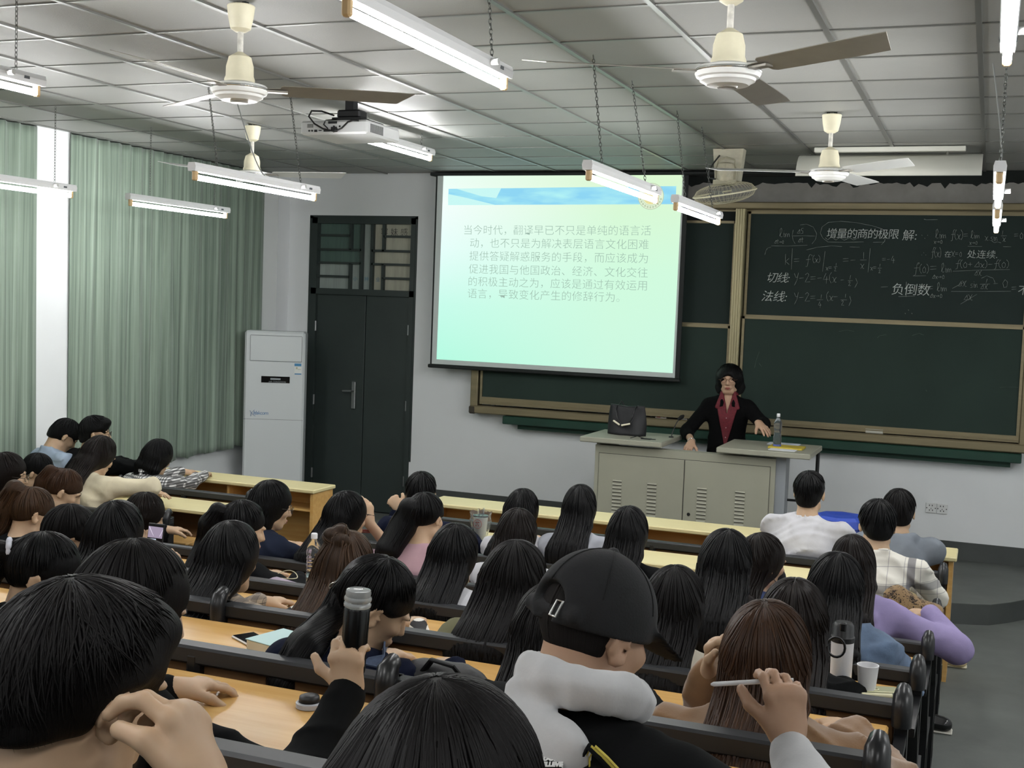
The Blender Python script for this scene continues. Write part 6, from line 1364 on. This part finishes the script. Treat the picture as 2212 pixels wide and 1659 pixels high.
# ------------------------------------------------------------------ things on the console
M_clear = mat('clear plastic', '#e9eef2', .06, trans=.95, ior=1.25); M_water = mat('water', '#eaf2f4', .02, trans=1.0, ior=1.33); M_capw = mat('white screw cap', '#e2e3e6', .4)
def pet_bottle(x, y, z, h, r, label, water=.0, lab=None, group=None, ribs=True, cap_m=None):
    t = thing('water_bottle', label, 'bottle', (x, y, z), group)
    pr = [(r*.6, .0), (r*.9, .002), (r, .012), (r, h*.3)]
    if ribs:
        for k in range(5): zz_ = h*(.3+.065*k); pr += [(r, zz_), (r*.93, zz_+h*.02), (r*.93, zz_+h*.03), (r, zz_+h*.05)]
    else: pr += [(r*.9, h*.40), (r*.82, h*.46), (r*.9, h*.52), (r, h*.58)]
    pr += [(r, h*.70), (r*.85, h*.78), (r*.5, h*.86), (r*.38, h*.89), (r*.38, h*.92)]
    o = MB().lathe(pr, n=28).build('bottle_body', M_clear, t, smooth=True)
    MB().lathe([(r*.42, h*.905), (r*.44, h*.91), (r*.44, h*.985), (r*.38, h)], n=20).build('cap', cap_m or M_capw, t)
    if water: MB().lathe([(r*.88, .012), (r*.96, .02), (r*.96, h*water)], n=24).build('water', M_water, t, smooth=False)
    if lab: MB().lathe([(r*1.005, lab[0]*h), (r*1.005, lab[1]*h)], n=28).build('label_band', lab[2], t, smooth=True)
    return t
p = atz(1685, 963, zt_w); pet_bottle(p[0], 9.40, zt_w, .265, .031, 'tall clear water bottle with white cap and blue base on the right console worktop', lab=(.02, .1, mat('blue bottle print', '#3f4f8f', .4)), ribs=False)
p = atz(1690, 967, zt_w)
tag(MB().bbox((-.10, -.07, 0), (.10, .07, .004), .001).build('paper_sheet', mat('white paper', '#d6d9dd', .8), loc=(p[0]+.03, 9.27, zt_w+.0005)), 'white paper sheet under the tall bottle on the console', 'paper')
tag(MB().bbox((-.13, -.10, 0), (.13, .10, .014), .002).build('notebook', mat('yellow folder', '#b9a53c', .6), loc=(-1.40, 9.42, zt_w+.0005)), 'yellow folder lying right of the tall bottle on the console', 'folder')
tag(MB().bbox((-.12, -.08, 0), (.12, .08, .006), .001).build('paper_stack', mat('bluish paper', '#ccd3de', .8), loc=(-1.46, 9.66, zt_w+.0005)), 'bluish white papers behind the yellow folder on the console', 'paper')

# ------------------------------------------------------------------ worn and held things of the nearest people
tcap, cc_ = PE['cap']; hc, R, s, loc = cc_['hc'], cc_['R'], cc_['s'], cc_['loc']; U = R.T
p = lambda x, y, z: hc+R @ V3(x, y, z)*s
K_cap = mat('black cap twill', '#121315', .9, bump=(260, .3, .002), noise=((30, 30, 30), .2))
Cp = Shape(); Cp.ell(p(0, -.012, .032), V3(.092, .113, .108)*s, U, .01); Cp.cut(p(0, 0, .004), R @ V3(0, .06, -1), .006); Cp.ell(p(0, -.125, .030), V3(.040, .045, .034)*s, U, .008, 's')
Cp.cap(p(-.06, -.098, .018), p(.06, -.098, .018), V3(.012, .014, .014)*s, k=.008, U=U)
Cp.cap(p(0, .075, .030), p(0, .150, .004), V3(.078, .02, .0065)*s, V3(.058, .03, .005)*s, .012, 'u', np.stack([R @ V3(1, 0, 0), R @ nrm(V3(0, 1, -.3)), R @ nrm(V3(0, .3, 1))]))
Cp.ell(p(0, -.012, .140), V3(.009, .009, .006)*s, U, .004)
V, F = mesh_shape(Cp, .0048); capo = link('cap', raw_mesh('cap', V-loc, F), K_cap, tcap)
o = p(.048, -.2, .020); d_ = R @ V3(-.2, 1, 0)
for _ in range(30): o = o+d_*Cp.ev(o[None])[0]*.7
_, g_ = grad(Cp, o[None]); g_ = nrm(g_[0]); up_ = nrm(R @ V3(0, 0, 1)-g_*np.dot(R @ V3(0, 0, 1), g_)); sd_ = np.cross(up_, g_); o = o+g_*.004-loc
MB().tube([o+sd_*a*.0095+up_*b*.013 for a, b in ((-1, -1), (1, -1), (1, 1), (-1, 1))], .0021, n=6, closed=True).build('buckle', mat('silver buckle', '#d6d7d5', .25, metal=.8), capo)
# stitched seams of the cap
sm = MB()
for a in np.linspace(0, 2*math.pi, 6, endpoint=False):
    pts = []
    for th in np.linspace(.12, 1.35, 9):
        v = V3(math.sin(th)*math.sin(a), -math.sin(th)*math.cos(a), math.cos(th)); o = p(0, -.012, .032)+R @ (v*V3(.092, .113, .108))*s
        d, g = grad(Cp, o[None]); 
        if abs(d[0]) < .01: pts.append(o-g[0]*d[0]+R @ v*.0004-loc)
    if len(pts) > 3: sm.tube(pts, .0012, n=5)
sm.build('cap_seams', mat('cap stitching', '#08090a', .9), capo)
# patch and striped loop on the back of his jacket
pa = cc_['cloth']
def on_back(px, py, off=.004):
    r = ray(px, py); o = np.array((0, 0, CAMZ))+r*1.2
    for _ in range(60): o = o+r*max(-.02, min(.05, (pa.ev(o[None])[0]-off)*.6))
    return o
K_patchw = mat('white patch print', '#c9cac8', .8)
O1, O2, O3 = on_back(1166, 1640), on_back(1222, 1640), on_back(1190, 1690); fx = nrm(O2-O1); fy = -nrm((O3-(O1+O2)/2)-fx*np.dot(O3-(O1+O2)/2, fx)); nz = np.cross(fx, fy); wdt = np.linalg.norm(O2-O1)
pt = MB(); A0 = O1-loc+nz*.004
def prect(x0, y0, x1, y1, dz, mi): pt.add([A0+fx*x*wdt+fy*y*wdt+nz*dz for x, y in ((x0, y0), (x1, y0), (x1, y1), (x0, y1))], [(0, 1, 2, 3)], mi)
prect(0, -.9, 1, .25, .001, 0); prect(.05, -.9, .95, -.05, .002, 1)
pt.add([A0+fx*(.5+.45*math.cos(a))*wdt+fy*(-.06+.2*math.sin(a))*wdt+nz*.002 for a in np.linspace(0, math.pi, 14)], [tuple(range(14))], 1)
put_text(pt, 'DONT', .27*wdt, A0+fx*.20*wdt+fy*-.16*wdt+nz*.003, 0, fx, fy, offset=.0008); put_text(pt, 'BELLEVE', .25*wdt, A0+fx*.07*wdt+fy*-.40*wdt+nz*.003, 0, fx, fy, offset=.0008)
link('back_patch', pt.mesh('back_patch', fix=False), [K_patchw, K_black], tcap)
for k, (dx, nm) in enumerate(((0, 'yellow stripe'),)):
    L0, L1, L2 = on_back(1268, 1640, .006), on_back(1284, 1622, .02), on_back(1335, 1668, .006); pts = []
    for w0, m_, r_ in ((-.006, K_black2, .006), (-.001, mat('yellow webbing', '#b8a948', .7), .0022), (.005, mat('yellow webbing', '#b8a948', .7), .0022)):
        mb = MB().tube([L0-loc+fx*w0+V3(0, 0, -.03)-nz*.0, L0-loc+fx*w0+nz*.004, L1-loc+fx*w0+nz*.012, (L1+L2)/2-loc+fx*w0+nz*.010, L2-loc+fx*w0, L2-loc+fx*w0+V3(.004, 0, -.03)], r_, n=8, flat=.6); mb.build('striped_loop', m_, tcap)
# pen between his fingers
a_ = [A for A in cc_['arm'] if A and A[4] == 1][0]; tips = a_[5]['tips']
c = (tips[0]+tips[4])/2; d = nrm(V3(.9, .25, .12)); o = c-d*.03
pn = thing('pen', 'white pen held in the raised hand at the bottom right', 'pen', tuple(c)); MB().tube([o-c-d*.035, o-c-d*.03, o-c+d*.09, o-c+d*.105], [.0015, .0042, .0045, .003], n=10).build('barrel', mat('white pen plastic', '#d3d4d6', .3), pn); MB().tube([o-c+d*.06+V3(0, 0, .005), o-c+d*.10+V3(0, 0, .006)], .0014, n=6).build('clip', M_chrome, pn)
# grey cuffed sleeve on that forearm
Sv = Shape(); E_, W_ = a_[1], a_[2]; dr = nrm(W_-E_); Sv.cap(E_, E_+(W_-E_)*.72, .066, .045, .03); Sv.cap(E_+(W_-E_)*.74, E_+(W_-E_)*.88, .041, .040, .01)
V, F = mesh_shape(Sv, .0065, wrinkle(4, .009, 34)); link('hoodie_sleeve', raw_mesh('hoodie_sleeve', V-loc, F), K_light, tcap)
# drink bottle in the raised hand
tb, bc = PE['braid']; A = [A for A in bc['arm'] if A and A[4] == 1][0]; Wb = A[2]; ti = A[5]['tips']
c = Wb+V3(-.012, .036, .048); ax = nrm(V3(.06, .0, 1)); bo = thing('drink_bottle', 'black drink bottle with clear ribbed cap held up in a raised hand', 'bottle', tuple(c)); bo.rotation_euler = (0, .06, 0)
autosmooth(MB().lathe([(.022, -.012), (.026, -.006), (.0272, .0), (.0272, .128), (.025, .133)], n=28).build('body', mat('glossy black bottle', '#08090a', .25), bo))
autosmooth(MB().lathe([(.025, .132), (.0285, .135), (.029, .140), (.0255, .144), (.029, .148), (.029, .153), (.026, .156), (.0268, .164), (.025, .169), (.022, .170)], n=28).build('cap', mat('clear ribbed cap', '#b9bdbd', .12, trans=.55, ior=1.3), bo), 50)
# scrunchie, hair clips, phone
ts, sc_ = PE['scrun']; R2 = sc_['R']; h2 = sc_['hc']; q = h2+R2 @ V3(0, -.100, .048)+V3(-.012, -.012, 0)-sc_['loc']; ax = nrm(V3(-.035, -.03, 0)); u_ = np.cross(ax, V3(0, 0, 1)); v_ = np.cross(ax, u_)
MB().tube([q+(u_*math.cos(a)+v_*math.sin(a))*(.024+.002*math.sin(a*9)) for a in np.linspace(0, 2*math.pi, 36, endpoint=False)], .008, n=8, closed=True).build('scrunchie', mat('white scrunchie', '#c7c9d2', .8), ts, smooth=True)
ts, sc_ = PE['strap']; q = sc_['hc']+sc_['R'] @ V3(-.012, -.108, -.012)-sc_['loc']
MB().tube([q+V3(.016*math.cos(a), -.012+.0*math.cos(a), .007*math.sin(a)+.006*math.cos(a)) for a in np.linspace(0, 2*math.pi, 16, endpoint=False)], .0018, n=6, closed=True).build('hair_clip', M_chrome, ts)
# denim straps of her pinafore: bands laid on the back of the top
def strap_on(key, pts2, w_, name, m, off=.004):
    t, c = PE[key]; P3 = []
    for x, y in pts2:
        r = ray(x, y); o = np.array((0, 0, CAMZ))+r*(c['nb'][1]-.5)
        for _ in range(60): o = o+r*max(-.02, min(.05, (c['cloth'].ev(o[None])[0]-off)*.6))
        P3.append(o-c['loc'])
    vs = []
    for i, o in enumerate(P3):
        d = nrm(P3[min(i+1, len(P3)-1)]-P3[max(i-1, 0)]); sd = nrm(np.cross(d, V3(0, -1, .3))); vs += [o+sd*w_, o-sd*w_]
    me = bpy.data.meshes.new(name); me.from_pydata([tuple(v) for v in vs], [], [(2*i, 2*i+1, 2*i+3, 2*i+2) for i in range(len(P3)-1)]); o = link(name, me, m, t); o.modifiers.new('t', 'SOLIDIFY').thickness = .005
strap_on('strap', [(800, 1440), (815, 1420), (830, 1405), (845, 1390), (858, 1378)], .021, 'denim_strap', mat('denim strap', '#47536a', .85, noise=((60, 60, 60), .3)))
strap_on('strap', [(618, 1420), (624, 1402), (636, 1380), (652, 1362)], .019, 'denim_strap', mat('denim strap', '#47536a', .85, noise=((60, 60, 60), .3)))
# phone filming the screen
ph = at(335, 1168, 4.10); pt_ = thing('phone', 'smartphone with lit screen held up to film the slide', 'phone', tuple(ph)); pt_.rotation_euler = (math.radians(-8), math.radians(2), math.radians(8))
MB().bbox((-.037, -.004, -.072), (.037, .004, .072), .003).build('body', M_black, pt_)
mb = MB().box((-.033, -.0052, -.062), (.033, -.0042, .062), 0).box((-.033, -.0056, .012), (.033, -.0051, .058), 1).box((-.030, -.0058, -.048), (.006, -.0053, .008), 2); mb.add([(-.033, -.0058, .056), (-.008, -.0058, .02), (-.006, -.0058, .02), (-.028, -.0058, .056)], [(0, 1, 2, 3)], 3).add([(.033, -.0058, .052), (.02, -.0058, .02), (.023, -.0058, .02), (.033, -.0058, .045)], [(0, 1, 2, 3)], 3)
mb.build('screen', [mat('phone dark', '#0d0e12', .2), mat('phone ceiling view', '#0a0a0a', .6, emit=(S('#9d90a6'), 1.0)), mat('phone slide view', '#0a0a0a', .6, emit=(S('#cfdcf2'), 1.0)), mat('phone lamp view', '#0a0a0a', .6, emit=(S('#d8cfe0'), 1.0))], pt_)
# black backpack standing on the sixth row seat
bp = at(972, 1420, 2.66); bpk = thing('backpack', 'black soft backpack wedged between the denim strap woman and the cap wearer', 'bag', (bp[0], 2.66, FLOORZ[5]+.42))
Bk = Shape(); Bk.cap(V3(0, 0, .08), V3(.01, 0, .27), V3(.115, .08, .10), V3(.085, .065, .08), .04, 'u', np.eye(3)); Bk.cap(V3(-.05, -.05, .10), V3(.05, -.05, .18), V3(.09, .045, .07), k=.03, U=np.eye(3)); Bk.cap(V3(-.07, 0, .33), V3(.05, .0, .31), V3(.04, .045, .04), k=.04)
V, F = mesh_shape(Bk, .009, wrinkle(9, .012, 20)); link('bag_body', raw_mesh('bag_body', V, F), mat('black nylon', '#101114', .55, bump=(120, .3, .002)), bpk)
MB().tube([(-.06, -.03, .34), (-.02, -.06, .385), (.04, -.07, .38), (.07, -.04, .33), (.09, -.08, .25), (.085, -.10, .16)], .011, n=8, flat=.5).build('strap', mat('black webbing', '#0d0e10', .7), bpk); MB().tube([(-.08, -.09, .19), (0, -.105, .22), (.08, -.09, .19)], .004, n=6).build('zip', M_bframe, bpk)

# ------------------------------------------------------------------ things on the desks
def dz_(row): return (RAILZ[row-1]-.05) if row > 0 else .76
def on_desk(px, py, row): return atz(px, py, dz_(row))
# milk tea cup in a bag, desk two
p = at(1030, 1155, 6.50); z0 = dz_(1); mc = thing('milk_tea_cup', 'white milk tea cup with red print in a clear carrier bag, straws up', 'cup', (p[0], 6.55, z0))
MB().lathe([(.032, 0), (.034, .002), (.045, .135), (.047, .137)], n=28).build('cup_body', mat('white paper cup', '#d4d5d6', .5), mc, smooth=True); MB().lathe([(.047, .137), (.049, .14), (.047, .147), (.0, .149)], n=28).build('lid', M_clear, mc)
MB().tube([(-.012, 0, .14), (-.016, 0, .185)], .0055, n=10).tube([(.012, 0, .14), (.018, 0, .19)], .0055, n=10).build('straw', M_clear, mc)
mb = MB(); put_text(mb, '茶', .030, V3(-.016, -.0465, .088), offset=.001); mb.tube([V3(.026*math.cos(a), -.0445-.003*abs(math.cos(a))*0, .1+.026*math.sin(a)) for a in np.linspace(0, 2*math.pi, 20, endpoint=False)], .0016, n=5, closed=True); mb.build('print', mat('red cup print', '#b0544a', .6), mc)
Bg = Shape(); Bg.cap(V3(0, 0, .03), V3(0, 0, .10), .052, .060, .02)
gb = MB(); n = 26
for j, (r, z) in enumerate(((.036, 0.001), (.046, .03), (.055, .08), (.062, .12), (.058, .15), (.066, .165))):
    for k in range(n): a = 2*math.pi*k/n; gb.v.append(tuple((r+.006*math.sin(k*2.3+j*1.7)*(z > .02))*v for v in (math.cos(a), math.sin(a)))+(z+.006*math.sin(k*1.3+j)*(z > .1),))
for j in range(5):
    for k in range(n): gb.f.append((j*n+k, j*n+(k+1) % n, (j+1)*n+(k+1) % n, (j+1)*n+k)); gb.mi.append(0)
M_film = mat('clear bag film', '#eef2f2', .25, trans=.9, ior=1.03); o = gb.build('carrier_bag', M_film, mc, smooth=True)
tag(MB().tube([(0, 0, .01), (.03, .01, .014), (.06, -.01, .01)], [.012, .016, .01], n=8).tube([(.02, .02, .01), (.05, .03, .016), (.07, .02, .008)], [.01, .014, .008], n=8).build('tissue', mat('white tissue', '#d5d6d6', .9), loc=tuple(on_desk(1185, 1168, 1)+V3(0, 0, .004)), smooth=True), 'crumpled white tissue on the pale desk left of the grey top', 'tissue')
# clear water bottle, desk five; phone, earphone cord there
q = on_desk(676, 1272, 4); pet_bottle(q[0], q[1], q[2], .235, .031, 'ribbed clear water bottle with white cap on the orange desk beside the top bun', water=.22)
q = on_desk(617, 1247, 4); tag(MB().tube([(-.055*math.cos(a)+.0, .035*math.sin(a), .003+.02*max(0, math.sin(a))**2) for a in np.linspace(0, 2*math.pi, 28, endpoint=False)], .0018, n=6, closed=True).build('cable', mat('cream cable', '#d9cfae', .5), loc=tuple(q)), 'loop of cream cable on the orange desk left of the clear bottle', 'cable')
def phone(px, py, row, rz, label, edge='#1a1b1e', scr='#0a0b0d', s=1.0):
    q = on_desk(px, py, row); t = thing('phone', label, 'phone', tuple(q), rz=rz); MB().bbox((-.037*s, -.075*s, 0), (.037*s, .075*s, .008), .003).build('body', mat('phone edge '+edge, edge, .3, metal=.3), t); MB().bbox((-.034*s, -.072*s, .0078), (.034*s, .072*s, .0088), .001).build('screen', mat('phone screen '+scr, scr, .1), t); return t
phone(606, 1259, 4, 1.2, 'phone with pale screen at the edge of the orange desk, beside denim sleeve', '#1a1b1e', '#b7a6b8')
phone(549, 1387, 5, 1.05, 'black phone with silver edge lying beside the mint green book', '#b9b5b0', '#0a0b0d', 1.05)
q = on_desk(612, 1405, 5); bk = thing('book', 'thick mint green book lying on the orange desk by the denim strap woman', 'book', tuple(q+V3(.02, .0, 0)), rz=math.radians(-14))
MB().bbox((-.105, -.075, .002), (.10, .075, .032), .002).build('pages', mat('cream book pages', '#d8cfb6', .8), bk); MB().bbox((-.107, -.078, .032), (.102, .078, .035), .001).bbox((-.107, -.078, 0), (.102, .078, .003), .001).build('cover', mat('mint book cover', '#abc9c8', .5), bk)
q = on_desk(668, 1528, 6); t = thing('tape_roll', 'dark round lid with white rim lying on the desk below the raised bottle', 'lid', tuple(q)); MB().lathe([(.026, 0), (.03, .002), (.03, .012), (.026, .014)], n=24).build('rim', mat('pale lid rim', '#a9abb0', .4), t); MB().lathe([(.02, .013), (.024, .014), (.022, .026), (.012, .030), (.0, .031)], n=24).build('knob', M_black, t, smooth=True)
t.name = 'bottle_lid'
# white tumbler by the long haired person in black, desk four / five
q = at(1822, 1400, 4.02); tu = thing('tumbler', 'white travel tumbler with black lid standing on the desk at the right', 'tumbler', (q[0], 3.98, dz_(4)))
H_ = .235; autosmooth(MB().lathe([(.031, 0), (.033, .003), (.036, H_*.72), (.0365, H_*.73)], n=30).build('body', mat('white tumbler enamel', '#d9dade', .35), tu)); autosmooth(MB().lathe([(.036, H_*.73), (.0375, H_*.735), (.0375, H_*.80), (.034, H_*.82), (.033, H_*.96), (.026, H_)], n=30).build('lid', mat('black lid plastic', '#131416', .35), tu))
MB().bbox((-.008, -.036, H_*.9), (.012, -.01, H_*1.02), .004).build('drink_spout', mat('black lid plastic', '#131416', .35), tu)
hb = PE['blk']; q = at(1806, 1398, 3.70)-hb[1]['loc']; MB().tube([q+V3(.026*math.cos(a), 0, .030*math.sin(a)) for a in np.linspace(0, 2*math.pi, 18, endpoint=False)], .004, n=6, closed=True).build('hoop_earring', M_black, hb[0])
# white cup, card and pen on the sixth desk at right
q = on_desk(1872, 1490, 5); cu = thing('paper_cup', 'plain white cup at the elbow of the person in black, right side', 'cup', tuple(q)); autosmooth(MB().lathe([(.022, 0), (.024, .002), (.030, .07), (.031, .073), (.028, .073), (.022, .01)], n=26).build('cup', mat('white cup', '#dcdcde', .4), cu))
q = on_desk(1902, 1492, 5); cd = thing('printed_card', 'olive printed card on the orange desk beside the white cup', 'card', tuple(q), rz=.35); MB().bbox((-.05, -.03, 0), (.05, .03, .004), .001).build('card', mat('olive card', '#8d8f70', .7), cd); MB().tube([(-.02+.014*math.cos(a), .014*math.sin(a), .0045) for a in np.linspace(0, 6.28, 16, endpoint=False)], .002, n=5, closed=True).box((-.045, -.028, .004), (.045, -.022, .005)).build('print', mat('cream print', '#cfcba8', .7), cd)
q = on_desk(1905, 1503, 5); pn = thing('pen', 'cream marker pen lying on the orange desk in front of the printed card', 'pen', tuple(q+V3(0, -.02, .0065)), rz=.35); MB().lathe([(.006, -.055), (.0065, -.05), (.0065, .03)], n=12, axis='x').build('barrel', mat('cream pen', '#cfc9a6', .4), pn); MB().lathe([(.0068, .03), (.0068, .05), (.003, .06)], n=12, axis='x').build('pen_cap', M_black, pn)
# papers at the bottom right
q = at(1652, 1648, 1.95); tag(MB().bbox((-.05, -.04, 0), (.06, .04, .010), .002).build('paper_sheet', mat('white paper', '#d6d9dd', .8), loc=(q[0], 2.0, dz_(6)+.001)), 'white folded paper on the nearest desk left of the grey sleeve', 'paper')
# pens and papers on the left desks
q = on_desk(375, 1047, 0); tag(MB().lathe([(.004, -.07), (.005, -.06), (.005, .07)], n=10, axis='x').build('pen', mat('white pen plastic', '#d3d4d6', .3), loc=tuple(q+V3(.03, 0, .006))), 'white pen on the left front desk beside the black bob', 'pen')
q = on_desk(330, 1072, 1); tag(MB().bbox((-.11, -.08, 0), (.11, .08, .006), .001).build('exercise_book', mat('cream paper', '#d3cdb8', .8), loc=tuple(q+V3(-.05, 0, .0005))), 'open exercise book under the cream sleeve on the second desk', 'book')
# leopard print cloth over the second bench rail
q = at(1978, 1290, 5.90); lp = Shape(); lp.cap(V3(-.08, 0, -.02), V3(.075, -.01, -.075), V3(.06, .05, .06), V3(.05, .05, .055), .03, 'u', np.eye(3)); lp.cap(V3(.07, 0, -.07), V3(.09, 0, -.2), V3(.045, .04, .05), k=.03); lp.cap(V3(-.08, 0, -.03), V3(-.06, 0, -.2), V3(.06, .04, .05), k=.03)
def leopard():
    m = bpy.data.materials.new('leopard print cloth'); t = NT(m); tc = t.n('ShaderNodeTexCoord'); vo = t.n('ShaderNodeTexVoronoi', i_Scale=34.0); nz = t.n('ShaderNodeTexNoise', i_Scale=30.0); ad = t.n('ShaderNodeMix', data_type='RGBA'); ad.inputs[0].default_value = .06
    cr = t.n('ShaderNodeValToRGB'); cr.color_ramp.interpolation = 'CONSTANT'; e = cr.color_ramp.elements; e[0].position = 0; e[0].color = (*S('#1a120c'), 1); e[1].position = .40; e[1].color = (*S('#80694c'), 1)
    t.l(tc, 'Object', ad, 6); t.l(nz, 'Color', ad, 7); t.l(ad, 2, vo, 'Vector'); t.l(vo, 0, cr, 0); t.l(cr, 0, t.b, 'Base Color'); t.b.inputs['Roughness'].default_value = .9; return m
V, F = mesh_shape(lp, .009, wrinkle(31, .014, 24)); tag(link('leopard_cloth', raw_mesh('leopard_cloth', V, F), leopard(), loc=tuple(q)), 'leopard print scarf bundled on the bench behind the white plaid shirt', 'scarf')
# blue plastic stool beyond the front desk
q = at(1815, 1112, 8.45); st = thing('stool', 'blue plastic stool standing beyond the front desk, right of the white shirt', 'stool', (q[0], 8.45, 0)); zt_ = q[2]; M_blue = mat('blue plastic', '#2f49a8', .35)
pr = [(.06, zt_-.004), (.15, zt_-.002), (.175, zt_-.02), (.185, zt_-.07)]
s_ = MB().lathe([(.185, zt_-.07), (.175, zt_-.02), (.15, zt_), (.09, zt_+.002), (.0, zt_-.004)], n=8); s_.build('seat', M_blue, st); bw = MB()
for k in range(4): a = math.pi/4+k*math.pi/2; MB().tube([(.14*math.cos(a), .14*math.sin(a), zt_-.05), (.2*math.cos(a), .2*math.sin(a), 0)], [.03, .02], n=8).build('leg', M_blue, st)
# cream shoe sticking out into the aisle belongs to the hooded person at the front
q = atz(2058, 1428, .03); sh = Shape(); sh.cap(V3(-.10, .0, .045), V3(.06, -.02, .038), V3(.05, .042, .045), V3(.045, .045, .036), .02, 'u', np.eye(3)); sh.cut(V3(0, 0, .003), V3(0, 0, -1)); V, F = mesh_shape(sh, .007)
so_ = thing('shoe', 'cream canvas shoe sticking out into the aisle below the front desk end', 'shoe', (q[0]-.02, q[1], 0)); link('upper', raw_mesh('upper', V, F), mat('cream canvas', '#c8b78f', .8), so_); MB().bbox((-.15, -.045, 0), (.105, .03, .016), .008).build('sole', mat('cream sole', '#d8d0b8', .6), so_)
q = atz(2028, 1555, .06); sh = Shape(); sh.cap(V3(-.09, .0, .05), V3(.05, .0, .04), V3(.05, .05, .05), V3(.048, .048, .04), .02, 'u', np.eye(3)); sh.cut(V3(0, 0, .003), V3(0, 0, -1)); V, F = mesh_shape(sh, .008)
so_ = thing('shoe', 'black shiny shoe poking into the aisle past the second bench frame', 'shoe', (q[0]-.03, q[1], 0)); link('upper', raw_mesh('upper', V, F), mat('black patent', '#0e0f10', .15), so_); MB().bbox((-.14, -.045, 0), (.10, .045, .012), .006).build('sole', M_sole, so_)
# face mask strap of the person in indigo
tm_, mk = PE['mask']; hm = mk['hc']; Rm = mk['R']; f = lambda x, y, z: hm+Rm @ V3(x, y, z)
Ms = Shape(); Ms.ell(f(0, .075, -.055), V3(.052, .045, .045), Rm.T, .01); Ms.cut(f(0, .05, 0), Rm @ V3(0, -1, 0), .006); V, F = mesh_shape(Ms, .007); mo = link('face_mask', raw_mesh('face_mask', V-mk['loc'], F), mat('black mask cloth', '#15161a', .9), tm_)
MB().tube([f(.05, .062, -.03)-mk['loc'], f(.072, .03, -.01)-mk['loc'], f(.083, -.012, .018)-mk['loc'], f(.082, -.022, -.03)-mk['loc'], f(.07, .03, -.06)-mk['loc'], f(.05, .06, -.08)-mk['loc']], .002, n=6).build('ear_loop', M_black, mo)
# red collar of the navy sweater, plaid collar
tr_, rc = PE['spec']; T_ = rc['T']; MB().tube([rc['nb']-rc['loc']+T_ @ V3(.068*math.sin(a), -.060*math.cos(a)-.004, .012-.02*(1-math.cos(a))) for a in np.linspace(0, 2*math.pi, 24, endpoint=False)], .009, n=8, closed=True).build('red_collar', mat('red rib collar', '#6e1f2a', .8), tr_, smooth=True)
